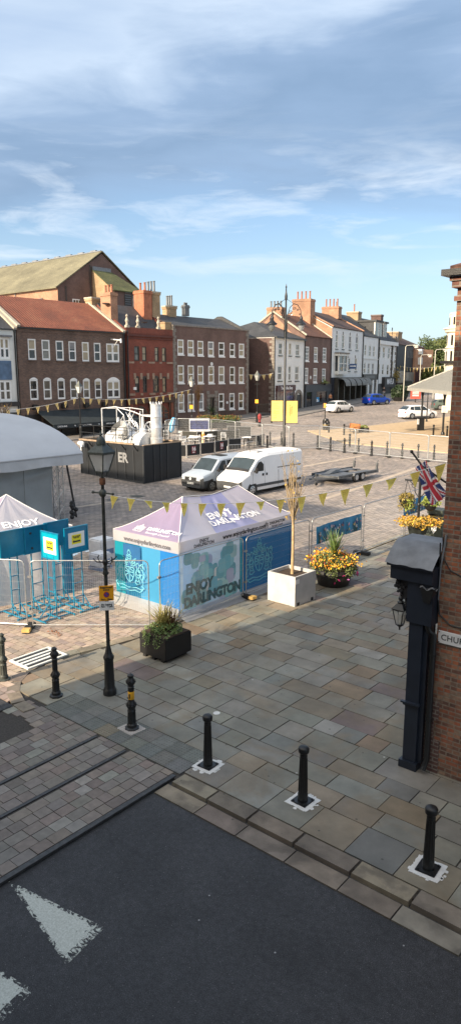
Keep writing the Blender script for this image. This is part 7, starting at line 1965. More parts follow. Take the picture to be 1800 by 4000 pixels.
wc = [((262,455),'left of the windbreak row',2.0),((290,448),'beside the first windbreak post',1.4),((338,442),'third from the cabin, turned sideways',.4),((395,440),'by the round table',3.6),((440,432),'next to the orange lamp',2.5),((495,430),'right of the orange lamp',.2),((525,425),'behind the second badge',1.2),((632,410),'alone near the right end',.8),((235,395),'behind the blue parasol',.3),((118,385),'left of the blue parasol',1.1)]
f0 = None
for (q, l, a) in wc:
    p = G(*k6(*q)); lab = 'silver metal terrace chair ' + l
    if f0 is None: f0 = chair(lab, p, a, ALU, 'silver chairs of the bar terrace')
    else: put(dup(f0), p, a, lab)
bc = [((838,470),'black wicker chair nearest the terrace entrance',.6),((880,465),'black wicker chair right of the entrance one',2.6),((900,445),'black wicker chair behind the white table end',4.0),((595,362),'dark chair at the back left table',.4),((625,365),'dark chair right of the back left table',2.2),((740,380),'dark chair at the back right table',1.0),((300,340),'dark chair by the display box',.7)]
f0 = None
for (q, lab, a) in bc:
    p = G(*k6(*q))
    if f0 is None: f0 = chair(lab, p, a, BLACKP, 'dark chairs of the bar terrace')
    else: put(dup(f0), p, a, lab)
tb = [((860,440),'white topped table at the terrace entrance'),((680,385),'white topped table at the back of the terrace'),((435,372),'white topped table in front of the display box'),((530,372),'white topped table between the dark chairs'),((375,440),'round white pedestal table among the silver chairs'),((505,430),'small white table beside the orange lamp')]
f0 = None
for q, lab in tb:
    p = G(*k6(*q))
    if f0 is None:
        f0 = thing('terrace_table', lab, 'table', p, R(10), 'tables of the bar terrace')
        b = MB(); b.bevbox(-.45,-.45,.70,.45,.45,.74,.01); b.build('tabletop', WHITEP, f0)
        b = MB(); b.tube([(0,0,.03),(0,0,.70)], .04, 8); b.lathe([(.26,0),(.26,.03),(.05,.05)], n=12); b.build('pedestal', BLACKP, f0)
    else: put(dup(f0), p, R(10), lab)
p = G(*k6(160,392)); r = thing('folded_parasol', 'folded bright blue and white parasol leaning over the cabin rim', 'parasol', p, R(30))
b = MB(); b.tube([(0,0,0),(.15,0,2.1)], .025, 6); b.build('pole', STEEL, r)
b = MB(); b.tube([(.0,0,.7),(.03,0,.9),(.12,0,1.5),(.30,0,2.05),(.34,0,2.1)], [.05,.26,.30,.16,.02], 10); cn = b.build('canopy', pm('parasol_blue', (.05,.32,.58), .6, 0, .3, 6), r, smooth=60)
b = MB(); [b.tube([(.0+.26*math.cos(t)*.9,.26*math.sin(t),.9),(.12+.30*math.cos(t),.30*math.sin(t),1.5),(.30+.16*math.cos(t),.16*math.sin(t),2.05)], .03, 5) for t in (0,1.2,2.5,3.7,5)]; b.build('white_stripes', WHITEP, cn)
p = G(*k6(450,415)); r = thing('patio_lamp', 'small orange and cream lamp standing among the silver chairs', 'lamp', p)
b = MB(); b.lathe([(.16,0),(.16,.5),(.14,.55),(.16,.6),(.10,1.0),(.02,1.1)], n=12); b.build('body', pm('lamp_cream', (.7,.5,.3), .5), r, smooth=40); b = MB(); b.lathe([(.165,.5),(.17,.7),(.14,.8)], n=12); b.build('orange_band', pm('lamp_orange', (.65,.25,.03), .5), r)
p = G(*k6(415,322)); r = thing('display_box', 'display box with dark blue picture panels behind the fence of the terrace', 'display box', p, R(40))
b = MB(); b.box(-1.0,-.5,.1,1.0,.5,1.4); bx_ = b.build('body', pm('display_white', (.55,.58,.62), .5), r)
b = MB(); b.box(-.92,-.52,.35,.92,-.501,1.25); b.build('picture', pm('display_navy', (.03,.04,.12), .4, 0, .6, 3), bx_)
b = MB(); b.box(1.001,-.4,.3,1.02,.4,1.25); b.build('side_picture', pm('display_blue', (.15,.42,.62), .5, 0, .3, 2), bx_)
b = MB(); [b.box(x-.05,-.45,0,x+.05,.45,.1) for x in (-.8,.8)]; b.build('feet', BLACKP, r)
# crowd barriers by the vans
for a_, c_, l in (((667,560),(830,548),'low steel crowd barrier behind the silver van, left one'),((832,530),(942,512),'low steel crowd barrier behind the white van, right one')):
    p, q = G(*k6(*a_)), G(*k6(*c_)); d = q-p; Lh = math.hypot(d.x, d.y); r = thing('crowd_barrier', l, 'barrier', p, math.atan2(d.y,d.x), 'steel crowd barriers')
    b = MB(); b.tube([(0,0,.15),(0,0,.95),(.12,0,1.06),(Lh-.12,0,1.06),(Lh,0,.95),(Lh,0,.15),(0,0,.15)], .022, 8); b.build('frame', STEEL, r, smooth=50)
    b = MB(); n = int(Lh/.13); [b.tube([(Lh*k/n,0,.15),(Lh*k/n,0,1.05)], .009, 5) for k in range(1,n)]; b.build('bars', STEEL, r)
    b = MB(); [b.tube([(x,-.3,.02),(x,0,.15),(x,.3,.02)], .02, 6) for x in (.3,Lh-.3)]; b.build('feet', STEEL, r)

# tall banner lamp
TX, TY = -34.88, 48.60; tz = Z(TX, TY)
r = thing('lamp_standard', 'tall black ornamental lamp standard with three scrolled arms and two yellow banners', 'lamp post', (TX, TY, tz), R(40))
b = MB(); b.tube([(0,0,0),(0,0,1.0),(0,0,1.05),(0,0,4.6),(0,0,4.65),(0,0,9.0),(0,0,9.05),(0,0,12.2)], [.15,.14,.115,.115,.095,.085,.07,.07], 14); b.tube([(0,0,9.2),(0,0,10.3)], .14, 12); b.lathe([(.11,12.2),(.12,12.5),(.06,12.8),(.04,13.1),(.07,13.2),(.03,13.35),(0,13.5)], n=10); b.build('post', IRON, r, smooth=40)
for k, a in enumerate((R(0), R(180-25), R(180+25))):
    cx, sx_ = math.cos(a), math.sin(a)
    arcp = [(0.1,10.3),(.14,11.0),(.32,11.6),(.64,11.9),(.96,11.8),(1.2,11.4),(1.26,10.9)]
    b = MB(); b.tube([(x*cx,x*sx_,z) for x, z in arcp], .032, 8)
    for (ox, oz, rr) in ((.36,11.2,.18),(.68,11.5,.15),(.96,11.4,.11),(.24,10.75,.12),(1.14,11.05,.08)):
        b.tube([((ox+rr*(1-t/14)*math.cos(t*.75))*cx, (ox+rr*(1-t/14)*math.cos(t*.75))*sx_, oz+rr*(1-t/14)*math.sin(t*.75)) for t in range(13)], .022, 5)
    b.tube([(.0,0,12.3),(.64*cx,.64*sx_,11.9)], .015, 5); ar = b.build('scroll_arm', IRON, r, smooth=50)
    b = MB(); b.lathe([(.05,11.0),(.10,10.85),(.14,10.75),(.12,10.6),(.22,10.45),(.42,10.30),(.44,10.25),(.20,10.24)], (1.26*cx,1.26*sx_,0), 14); ln = b.build('lantern', IRON, ar, smooth=30)
    b = MB(); b.lathe([(.22,10.24),(.25,10.08),(.21,9.9),(.10,9.74),(.02,9.68)], (1.26*cx,1.26*sx_,0), 14); b.build('globe', glassm('globe_glass', (.14,.15,.15), .08, .6, .2), ln, smooth=60)
sd_ = 1
for s, y0, y1, l in ((-1,1565,1645,'menu'),(1,1566,1652,'welcome')):
    z1, z0 = HT(TX,TY,y0)-tz, HT(TX,TY,y1)-tz; w = .95; x0 = s*.14; x1 = s*(.14+w)
    b = MB(); b.box(min(x0,x1),-.012,z0,max(x0,x1),.012,z1); bn_ = b.build('banner', pm('banner_yellow' if s < 0 else 'banner_amber', (.76,.60,.17) if s < 0 else (.76,.50,.14), .65, 0, .1, 1), r)
    b = MB(); [b.tube([(0,0,z),(s*(.2+w),0,z)], .02, 6) for z in (z1+.03, z0-.03)]; b.build('banner_arm', IRON, bn_)
    inkb = pm('banner_ink', (.25,.17,.05), .7)
    if s > 0:
        text('Welcome\nto Darlington', .17, inkb, bn_, (x0+s*w*.42, -.015, z1-.78), (0,0,-1), (1,0,0), .003, world=False)
    else:
        b = MB(); rnd = random.Random(5); z = z1-.25
        while z > z0+.2: b.box(x1+.15,-.015,z,x1+.15+rnd.uniform(.2,.6),-.0125,z+.02); z -= rnd.choice((.06,.06,.14))
        b.build('small_print', inkb, bn_)

# bench, planter, bins, people and signs on the buff island
p0, p1 = G(1345,1698), G(1405,1690); r = thing('park_bench', 'dark slatted bench with sunlit orange back and iron legs on the buff island', 'bench', G(1372,1693), R(-22))
WOOD = pm('orange_wood', (.42,.15,.04), .55, 0, .2, 5); b = MB(); [b.box(-.85,-.35+k*.13,.42,.85,-.25+k*.13,.46) for k in range(5)]; b.build('seat', pm('dark_bench_wood', (.05,.04,.035), .6, 0, .3, 5), r)
b = MB(); [b.beam((-.85,.33+k*.025,.55+k*.12),(.85,.33+k*.025,.55+k*.12),.03,.10) for k in range(4)]; b.build('backrest', WOOD, r)
for x in (-.75,.75): b = MB(); b.tube([(x,-.38,0),(x,-.3,.42),(x,.3,.42),(x,.45,0)], .035, 6); b.tube([(x,.3,.42),(x,.42,1.0)], .03, 6); b.tube([(x,-.34,.42),(x,-.34,.66),(x,.3,.68)], .03, 6); b.build('leg', IRON, r)
p = G(1419,1692); r = thing('flower_tub', 'small black square tub of pale grasses at the right end of the bench', 'planter', p, R(10)); b = MB(); b.bevbox(-.45,-.35,.04,.45,.35,.55,.03); b.build('tub', BLACKP, r); b = MB(); foliage(b, (0,0,.62), (.4,.3,.22), 160, .08); b.build('foliage', LEAFY, r); b = MB(); b.box(-.4,-.3,.551,.4,.3,.56); b.build('soil', SOIL, r)
p = G(1271,1682); r = thing('litter_bin', 'round topped black litter bin on the buff island left of the bench', 'litter bin', p)
b = MB(); b.lathe([(.30,0),(.32,.05),(.32,.75),(.30,.78)], n=18); b.lathe([(.32,1.0),(.33,1.05),(.26,1.22),(.0,1.28)], n=18); [b.box(.27*math.cos(t)-.06,.27*math.sin(t)-.06,.77,.27*math.cos(t)+.06,.27*math.sin(t)+.06,1.01) for t in (.6,2.2,3.8,5.4)]; bd = b.build('body', IRON, r, smooth=35); b = MB(); b.lathe([(.323,.55),(.325,.60),(.323,.62)], n=18); b.build('gold_band', MATS['gilt'], bd)
p = G(1267,1670); r = thing('sign_post', 'thin post with a small orange sign behind the black litter bin', 'sign', p); b = MB(); b.tube([(0,0,0),(0,0,2.6)], .05, 8); b.build('post', IRON, r); b = MB(); b.box(-.16,-.07,2.1,.16,-.052,2.6); b.build('plate', pm('plate_orange', (.7,.28,.05), .5), r)
p = G(1640,1684); r = thing('litter_bin', 'tall square black and white litter bin beside the canopy post', 'litter bin', p, R(-40)); b = MB(); b.bevbox(-.28,-.28,.02,.28,.28,1.35,.03); b.box(-.3,-.3,1.35,.3,.3,1.42); bd = b.build('body', BLACKP, r); b = MB(); b.box(-.22,-.3,.7,.22,-.281,1.25); b.build('panel', WHITEP, bd)
# market canopy
c0 = G(1640,1672); r = thing('market_canopy', 'open market canopy with pale ribbed hipped roof on black posts, beside the brick wall', 'canopy', c0, math.atan2(-.77,.63))
ZE = HT(c0.x, c0.y, 1524)-c0.z; CR = pm('ribbed_roof', (.30,.295,.265), .5, .1, .1, 2)
p2 = G(1727,1710); ln_ = math.hypot(p2.x-c0.x, p2.y-c0.y)
b = MB()
for x in (.3, ln_, ln_*2): 
    for y in (0, 6.5): b.tube([(x,y,0),(x,y,ZE)], .10, 10); b.lathe([(.18,0),(.18,.2),(.12,.3)], (x,y,0), 10); b.tube([(x,y,ZE-.9),(x+.5,y,ZE-.15)], .05, 6); b.tube([(x,y,ZE-.9),(x-.5,y,ZE-.15)], .05, 6)
b.build('post', IRON, r, smooth=40)
X0, X1, Y0, Y1, rd_ = -1.0, ln_*2+1, -1.3, 7.8, 2.6
ap0, ap1 = (X0+4.4, 3.25, ZE+rd_), (X1-4.4, 3.25, ZE+rd_)
b = MB()
for q in ([(X0,Y0,ZE+.2),(X1,Y0,ZE+.2),ap1,ap0], [(X1,Y0,ZE+.2),(X1,Y1,ZE+.2),ap1], [(X1,Y1,ZE+.2),(X0,Y1,ZE+.2),ap0,ap1], [(X0,Y1,ZE+.2),(X0,Y0,ZE+.2),ap0]): b.extr(q, (0,0,.06))
rf = b.build('roof', CR, r)
b = MB()
for k in range(1,40):
    x = X0+(X1-X0)*k/40; f = min(1,(x-X0)/4.4,(X1-x)/4.4); t = 1.0*f; b.beam((x,Y0,ZE+.27),(x,Y0+(3.25-Y0)*t,ZE+.27+(rd_-.2)*t),.05,.05)
for k in range(1,20):
    y = Y0+(Y1-Y0)*k/20; f = 1-abs(y-3.25)/(3.25-Y0); b.beam((X0,y,ZE+.27),(X0+4.4*f,y,ZE+.27+(rd_-.2)*f),.05,.05)
b.build('ribs', pm('rib_grey', (.15,.148,.135), .5), rf)
b = MB(); b.box(X0-.06,Y0-.06,ZE-.06,X1+.06,Y0,ZE+.2); b.box(X0-.06,Y0,ZE-.06,X0,Y1,ZE+.2); b.box(X0,Y1,ZE-.06,X1,Y1+.06,ZE+.2); b.beam((X0,Y0,ZE+.31),(ap0[0],ap0[1],ap0[2]+.08),.14); b.build('fascia', pm('canopy_grey', (.33,.32,.29), .5), rf)
b = MB(); b.box(X0,Y0,ZE+.1,X1,Y1,ZE+.15); b.build('soffit', pm('canopy_soffit', (.12,.12,.11), .7), rf)
s_ = thing('notice', 'small white notice fixed to the right hand canopy post', 'notice', (p2.x, p2.y, p2.z), R(40)); b = MB(); b.bevbox(-.3,-.16,2.4,.3,-.13,3.05,.01); b.build('plate', WHITEP, s_); b = MB(); [b.box(-.22,-.165,2.5+k*.12,.15,-.1605,2.53+k*.12) for k in range(4)]; b.build('print', GREYT, s_)
# advert panel
p = G(1712,1596); r = thing('advert_display', 'tall white blank advertising panel on a plinth beside the canopy', 'advert panel', p, R(28)); b = MB(); b.bevbox(-.62,-.12,.25,.62,.12,2.75,.03); b.box(-.5,-.1,0,.5,.1,.25); b.build('housing', pm('advert_grey', (.45,.45,.45), .4), r); b = MB(); b.box(-.54,-.135,.36,.54,-.1205,2.66); b.build('face', pm('advert_white', (.80,.80,.79), .4, 0, .02, 2), r)
# lamp bollard near canopy, red sign board
p = G(1664,1650); r = thing('thin_post', 'thin black post with a white tip in front of the white estate car', 'post', p); b = MB(); b.tube([(0,0,0),(0,0,3.4)], [.07,.05], 8); b.lathe([(.12,0),(.10,.3),(.07,.35)], n=10); b.build('post', IRON, r); b = MB(); b.lathe([(.08,3.4),(.12,3.6),(.02,3.75)], n=10); b.build('tip', WHITEP, r)
p = G(1620,1572); r = thing('advert_board', 'red round shouldered pavement sign board behind the white estate car', 'sign board', p, R(25)); b = MB(); b.extr([(-.8,0,.55),(.8,0,.55),(.8,0,2.0),(.5,0,2.35),(-.5,0,2.35),(-.8,0,2.0)], (0,.08,0)); bd = b.build('board', pm('board_red', (.36,.06,.04), .5), r); b = MB(); [b.box(-.5,-.012,1.0+k*.28,.5,-.001,1.1+k*.28) for k in range(4)]; b.build('lettering', WHITET, bd); b = MB(); b.box(-.1,.0,0,.1,.08,.55); b.build('stand', BLACKP, r)
# topiary bush
p = G(1558,1566); r = thing('topiary_bush', 'rounded dark green bush standing on the far pavement corner', 'bush', p)
b = MB(); foliage(b, (0,0,1.25), (1.4,1.4,1.35), 2200, .17, .2, -.8); b.build('foliage', LEAFD, r)
b = MB(); b.lathe([(.9,0),(1.25,.6),(1.2,.62)], n=14); b.build('tub', BLACKP, r)
b = MB(); b.ball((0,0,1.2), 1.08, 12); b.build('inner_growth', LEAFD, r)

# people
def person(label, p, h, rz, coat, legs, skin=(.45,.28,.2), hair=(.03,.02,.015), bag=None, stride=.14):
    r = thing('person', label, 'person', p, rz); k = h/1.75
    def skinmesh(name, joints, edges, mat, par, lv=1):
        me = bpy.data.meshes.new(name); me.from_pydata([tuple(c*k for c in j[:3]) for j in joints], edges, []); o = bpy.data.objects.new(name, me); COL.objects.link(o); o.parent = par
        m_ = o.modifiers.new('skin','SKIN'); m_.use_smooth_shade = True; s_ = o.modifiers.new('sub','SUBSURF'); s_.levels = s_.render_levels = lv
        if not me.skin_vertices: me.attributes
        return o, me
    J = [(0,0,.95,.13),(0,0,1.15,.13),(0,0,1.38,.15),(0,-.01,1.50,.06),(0,-.02,1.60,.09),(0,-.02,1.70,.085),
         (.19,0,1.40,.055),(.24,.05,1.14,.045),(.24,-.06,.92,.035),(.25,-.09,.84,.03),(-.19,0,1.40,.055),(-.24,-.03,1.14,.045),(-.23,.10,.94,.035),(-.23,.13,.86,.03),
         (.09,0,.86,.085),(.10,-stride,.50,.06),(.10,-stride*1.1,.09,.045),(.10,-stride*1.1-.14,.04,.04),(-.09,0,.86,.085),(-.10,stride*.5,.50,.06),(-.10,stride*1.6,.12,.045),(-.10,stride*1.6-.13,.05,.04)]
    E = [(0,1),(1,2),(2,3),(3,4),(4,5),(2,6),(6,7),(7,8),(8,9),(2,10),(10,11),(11,12),(12,13),(0,14),(14,15),(15,16),(16,17),(0,18),(18,19),(19,20),(20,21)]
    def mk(name, idx, mat, grow):
        mp = {a: i for i, a in enumerate(idx)}; ed = [(mp[a], mp[b_]) for a, b_ in E if a in mp and b_ in mp]
        me = bpy.data.meshes.new(name); me.from_pydata([tuple(c*k for c in J[i][:3]) for i in idx], ed, [])
        o = bpy.data.objects.new(name, me); COL.objects.link(o); o.parent = r
        m_ = o.modifiers.new('Skin', 'SKIN'); m_.use_smooth_shade = True
        if not len(me.skin_vertices): 
            bm = bmesh.new(); bm.from_mesh(me); bm.verts.layers.skin.verify(); bm.to_mesh(me); bm.free()
        sv = me.skin_vertices[0].data
        for i, a in enumerate(idx): rr = (J[a][3]+grow)*k; sv[i].radius = (rr, rr)
        sv[0].use_root = True
        s_ = o.modifiers.new('Sub', 'SUBSURF'); s_.levels = 1; s_.render_levels = 2
        me.materials.append(mat); return o
    mk('body', list(range(22)), pm('skin_tone', skin, .6, 0, .1, 4), 0)
    mk('coat', [0,1,2,6,7,8,10,11,12], coat, .025)
    mk('trousers', [0,14,15,16,18,19,20], legs, .02)
    b = MB(); b.ball((0,.01*k,1.69*k), .105*k, 12, (1,1.1,1.05)); b.build('hair', pm('dark_hair', hair, .7), r, smooth=60)
    if bag: b = MB(); b.bevbox(.20*k,-.16*k,.62*k,.30*k,.06*k,.84*k,.03); b.build('bag', bag, r)
    return r
p = G(1497,1552); person('person in black jacket and pale trousers walking past the black shopfront', p, 1.85, R(20), pm('black_jacket', (.02,.02,.023), .8), pm('pale_trousers', (.35,.35,.36), .8))
p = G(1288,1580); person('person in orange top standing in the shop doorway shade behind the white hatchback', p, 1.75, R(60), pm('orange_top', (.50,.20,.08), .8), pm('dark_trousers', (.03,.03,.035), .8), stride=.03)
# litter hydrant by corner
p = G(*k2(684,972)); r = thing('fire_hydrant_post', 'small red and black post at the corner of the dark brick flank', 'post', p); b = MB(); b.lathe([(.12,0),(.12,.8),(.2,.85),(.22,1.2),(.1,1.4),(0,1.45)], n=12); b.build('post', pm('hydrant_red', (.25,.03,.03), .6), r); b = MB(); b.lathe([(.16,0),(.16,.5)], n=12); b.build('base', IRON, r)

# ------------------------------------------------------------------ old street lamps by the terrace
def old_lamp(label, p, hgt, sign=None):
    r = thing('street_lamp', label, 'street lamp', p, R(15), 'old street lamps along the terrace')
    b = MB(); b.lathe([(.16,0),(.14,.3),(.11,.9),(.13,1.0),(.07,1.2)], n=12); b.tube([(0,0,1.1),(0,0,hgt-1.1)], [.065,.05], 8); b.tube([(-.35,0,hgt-1.4),(.35,0,hgt-1.4)], .03, 6); b.build('post', IRON, r, smooth=40)
    b = MB(); b.lathe([(.17,hgt-1.0),(.36,hgt-.4)], n=4, rot=.785); ln = b.build('lantern', glassm('old_lantern_glass', (.22,.23,.22), .15, None, .3), r)
    b = MB(); b.lathe([(.40,hgt-.4),(.16,hgt-.12),(.1,hgt),(.03,hgt+.12)], n=4, rot=.785); [b.beam((sx*.12,sy*.12,hgt-1.0),(sx*.26,sy*.26,hgt-.4),.05) for sx, sy in C4]; b.build('lantern_frame', pm('grey_green_iron', (.09,.10,.09), .5), ln)
    if sign: b = MB(); b.box(-.2,-.12,sign,.2,-.07,sign+.42); b.build('yellow_plate', MATS['sign_amber'], r)
    return r
for (q, l, sg, a) in (((309,1497),'old street lamp in front of the brown brick building awning',None,-53.6),((748,1478),'old street lamp in front of the Georgian house, with yellow plate',1.9,-53.2),):
    p = PA(*q, a); g_ = Z(p.x, p.y); old_lamp(l, (p.x, p.y, g_), p.z-g_+.1, sg)
p = G(1003,1650); old_lamp('old street lamp beside the dark brick flank of the corner shop', p, HT(p.x,p.y,1452)-p.z, 2.2)
# far bunting
s0 = PA(-30,1605,-53.6); s1 = PA(309,1553,-53.6); s2 = PA(748,1520,-53.2)
bunting('faded pennants strung from the left edge to the awning street lamp', (s0, s1), .25, 9, .42, YELF2, False, 'strings of bunting', .35)
bunting('faded pennants strung between the two old lamps before the brown buildings', (s1, s2), .55, 16, .42, YELF2, False, 'strings of bunting', .3)
p = PB(1003,1462,76); bunting('short string of pennants across the dark brick flank', (PA(968,1462,-57), PA(1066,1458,-55)), .15, 4, .5, YELF2, False, 'strings of bunting', .2)
# bare trees
p = G(776,1650); bare_tree('bare_tree', 'bare rust coloured tree standing before the Georgian house', p, HT(p.x,p.y,1500)-p.z, 2.6, 0, 30, None, .55, pm('rust_twigs', (.22,.12,.05), .8, 0, .3, 5), .09)
p = V((-49.5, 33.0, Z(-49.5,33))); p = PA(20,1700,-46); bare_tree('bare_tree', 'bare twiggy tree just showing above the domed stage', V((p.x,p.y,Z(p.x,p.y))), HT(p.x,p.y,1572)-Z(p.x,p.y), 3.6, 0, 26, None, .8, BARKD, .08)
# palm and planting before the Georgian house
p = G(825,1652); r = thing('palm_plant', 'spiky palm plant beside the railed steps', 'plant', p); b = MB(); [b.blade((0,0,1.3), (random.gauss(0,1),random.gauss(0,1),random.uniform(-.1,1.2)), random.uniform(1.0,1.5), .09, .8, 4) for _ in range(90)]; b.build('fronds', LEAFD, r); b = MB(); b.tube([(0,0,0),(0,0,1.35)], .12, 8); b.build('trunk', BARKD, r)
for i, (q, l) in enumerate((((806,1672),'left bed of orange and green plants behind the terrace fence'),((848,1672),'middle bed of orange and green plants behind the terrace fence'),((900,1672),'right bed of orange and green plants behind the terrace fence'))):
    p = G(*q); r = thing('planting_trough', l, 'planter', p, R(40), 'planting troughs behind the terrace'); b = MB(); b.box(-1.1,-.35,0,1.1,.35,.6); b.build('trough', BLACKP, r); b = MB(); foliage(b, (0,0,.95), (1.1,.45,.45), 420, .10); b.build('foliage', LEAF, r); b = MB(); flowers(b, (0,0,.95), (1.1,.5,.45), 460, .06, [(2,(.40,.22,.05)),(1.5,(.32,.09,.05)),(2,(.14,.17,.05))]); b.build('flowers', PETALS, r)
p0, p1 = G(*k6(220,325)), G(*k6(355,318)); d = p1-p0
r = thing('low_railing', 'dark low railing in front of the Georgian house', 'railing', p0, math.atan2(d.y,d.x)); b = MB(); Lh = d.length; [b.box(Lh*k/26-.02,-.02,0,Lh*k/26+.02,.02,1.3) for k in range(27)]; b.box(0,-.03,1.25,Lh,.03,1.32); b.build('bars', IRON, r)
p0, p1 = PA(965,1600,-54.5), PA(1020,1600,-54.5)
r = thing('low_railing', 'dark railing at the right end of the Georgian house', 'railing', (-54.8, 70.5, Z(-54.8,70.5)), R(90)); b = MB(); [b.box(.18*k-.02,-.02,0,.18*k+.02,.02,1.5) for k in range(14)]; b.box(0,-.03,1.45,2.4,.03,1.52); b.build('bars', IRON, r)

# ------------------------------------------------------------------ far right: pale tower, trees, lamps, kiosk
tc = ray(1812, 1500); t_ = 104/math.hypot(tc.x, tc.y); c0 = V((tc.x*t_, tc.y*t_, 0)); g_ = Z(c0.x, c0.y)
def zt(py): return HT(c0.x, c0.y, py) - g_
r = thing('stone_tower_building', 'pale cream stone building with rounded corner and projecting cornice, beyond the brick wall', 'building', (c0.x, c0.y, g_))
CRS = pm('cream_stone', (.66,.60,.47), .8, 0, .1, 1.0)
b = MB(); b.lathe([(2.7,0),(2.7,zt(1300)),(2.95,zt(1298)),(3.05,zt(1285)),(2.8,zt(1283)),(2.5,zt(1280)),(2.5,zt(1230)),(2.55,zt(1228)),(2.45,zt(1222)),(.0,zt(1222)+.1)], n=36); w = b.build('wall', CRS, r, smooth=30)
b = MB()
for py0, py1, rr in ((1240,1270,2.51),(1310,1350,2.71),(1372,1410,2.71)):
    for k in range(9):
        a = R(-170)+k*R(28); b.extr([(rr*math.cos(a+s*.07), rr*math.sin(a+s*.07), z) for s, z in ((-1,zt(py1)),(1,zt(py1)),(1,zt(py0)),(-1,zt(py0)))], (.015*math.cos(a),.015*math.sin(a),0))
b.build('window', GLASS, w)
b = MB(); b.lathe([(2.8,zt(1290)),(3.2,zt(1286)),(3.2,zt(1282))], n=36); b.lathe([(2.72,zt(1362)),(2.85,zt(1360)),(2.85,zt(1357))], n=36); b.build('cornice', pm('pale_cornice', (.70,.66,.55), .8), w)
b = MB(); b.box(2,-8,0,16,6,zt(1240)); b.build('wing', CRS, r)
b = MB(); b.lathe([(3.3,zt(1420)),(3.4,zt(1418)),(3.4,zt(1410))], n=30); b.build('canopy', BLACKP, r)

def tree(label, p, trunk_h, rad, ncl, leafs, size, lf, group=None):
    r = thing('tree', label, 'tree', p, 0, group); b = MB(); b.tube([(0,0,0),(.1,0,trunk_h*.5),(0,.1,trunk_h)], [.45,.35,.28], 9)
    rnd = random.Random(int(p[0]*13)); cl = []
    for k in range(ncl):
        d = V((rnd.gauss(0,1), rnd.gauss(0,1), rnd.gauss(0,.8))).normalized()*rnd.uniform(.35,1); c_ = V((d.x*rad, d.y*rad, trunk_h+rad*.75+d.z*rad*.85)); cl.append(c_)
        if k % 3 == 0: b.tube([(0,0,trunk_h*.9), c_*.5+V((0,0,trunk_h*.45)), c_], [.18,.1,.04], 6)
    b.build('trunk', BARKD, r); b = MB()
    for c_ in cl:
        q = rad*rnd.uniform(.22,.38)
        for _ in range(leafs//ncl):
            d = V((random.gauss(0,1), random.gauss(0,1), random.gauss(0,1))).normalized()*q*random.uniform(.5,1.05); b.leaf(c_+d, size, .5)
    b.build('crown', lf, r); return r
TL1 = pm('tree_leaf', (.06,.085,.025), .7, 0, .5, 1.5); TL2 = pm('tree_leaf_bright', (.11,.13,.035), .7, 0, .4, 1.5)
for px, py, dist, th, rad, l, lf in ((1690,1500,178,3.5,4.6,'rounded green tree at the end of the street, left of the far group',TL1),(1728,1500,186,4.5,6.0,'large green tree at the end of the street behind the far lamps',TL1),(1760,1500,180,4.0,5.5,'bright green tree at the end of the street beside the pale tower',TL2),(1672,1500,190,2.2,3.2,'small dark tree at the far left of the street end group',TL1),(1702,1500,158,1.0,2.6,'low bright shrub tree beneath the larger trees at the street end',TL2)):
    d = ray(px, py); t_ = dist/math.hypot(d.x, d.y); p = V((d.x*t_, d.y*t_, 0)); p.z = Z(p.x, p.y); tree(l, p, th, rad, 34, 6500, .30, lf, 'trees at the end of the street')
def street_column(label, base, top, armpx, side=1):
    d = ray(base[0], 1500); t_ = base[1]/math.hypot(d.x, d.y); p = V((d.x*t_, d.y*t_, 0)); p.z = Z(p.x, p.y); r = thing('street_lamp', label, 'street lamp', p, R(40), 'tall modern street lamps')
    h_ = HT(p.x, p.y, top)-p.z; b = MB(); b.tube([(0,0,0),(0,0,h_),(.15,0,h_+.25),(1.5,0,h_+.35)] if side else [(0,0,0),(0,0,h_)], [.09,.065,.05,.05] if side else [.09,.07], 8); b.build('column', pm('pale_column', (.45,.43,.37), .5, .2, .1, 3), r, smooth=50)
    b = MB(); b.bevbox(1.2,-.18,h_+.1,2.0,.18,h_+.34,.06); b.lathe([(.22,h_-.05),(.35,h_-.2),(.3,h_-.3)], (1.7,0,.15), 10); b.build('lamp_head', pm('lamp_head_pale', (.55,.53,.46), .4), r)
street_column('tall pale street lamp in front of the street end trees, left one', (1692,120), 1372, 20)
street_column('tall pale street lamp in front of the street end trees, nearer the tower', (1731,125), 1378, 20)
street_column('tall grey street lamp in front of the black clad building', (1576,118), 1356, 14)
street_column('tall grey street lamp in front of the red brick far building', (1637,140), 1392, 14)
# kiosks and market clutter far down the street
for (px, py, w, h_, l, m_, nm, ct) in ((1622,1520,3.2,3.2,'grey glazed bus shelter with a poster far down the street',pm('shelter_grey', (.30,.31,.32), .4, 0, .3, 1),'bus_shelter','bus shelter'),(1660,1500,4.0,5.0,'cream painted kiosk far down the street left of the trees',pm('kiosk_cream', (.60,.48,.30), .6, 0, .2, 1),'kiosk','kiosk'),(1591,1533,1.6,2.3,'dark green utility cabinet beyond the topiary bush',pm('cabinet_green', (.03,.045,.04), .6),'utility_cabinet','cabinet')):
    p = G(px, py); r = thing(nm, l, ct, p, R(28)); b = MB(); b.box(-w/2,-.8,0,w/2,.8,h_); bo = b.build('body', m_, r); b = MB(); b.box(-w/2-.25,-1.0,h_,w/2+.25,1.0,h_+.22); b.build('roof', GREYM, r)
    b = MB(); b.box(-w/2+.2,-.83,.5,w/2-.2,-.801,h_-.5); b.build('pane', GLASS if ct != 'cabinet' else m_, bo)
p = G(1632,1505); r = thing('street_hedge', 'dark mass of shrubs and stalls at the street end', 'shrubs', p); b = MB()
for k in range(5): foliage(b, (k*3.0-3, k*2.5, 1.6), (2.2,2.2,2.0), 700, .28)
b.build('foliage', LEAFD, r); b = MB(); [b.tube([(k*3.0-3,k*2.5,0),(k*3.0-3,k*2.5,2)], .15, 6) for k in range(5)]; b.build('stem', BARKD, r)
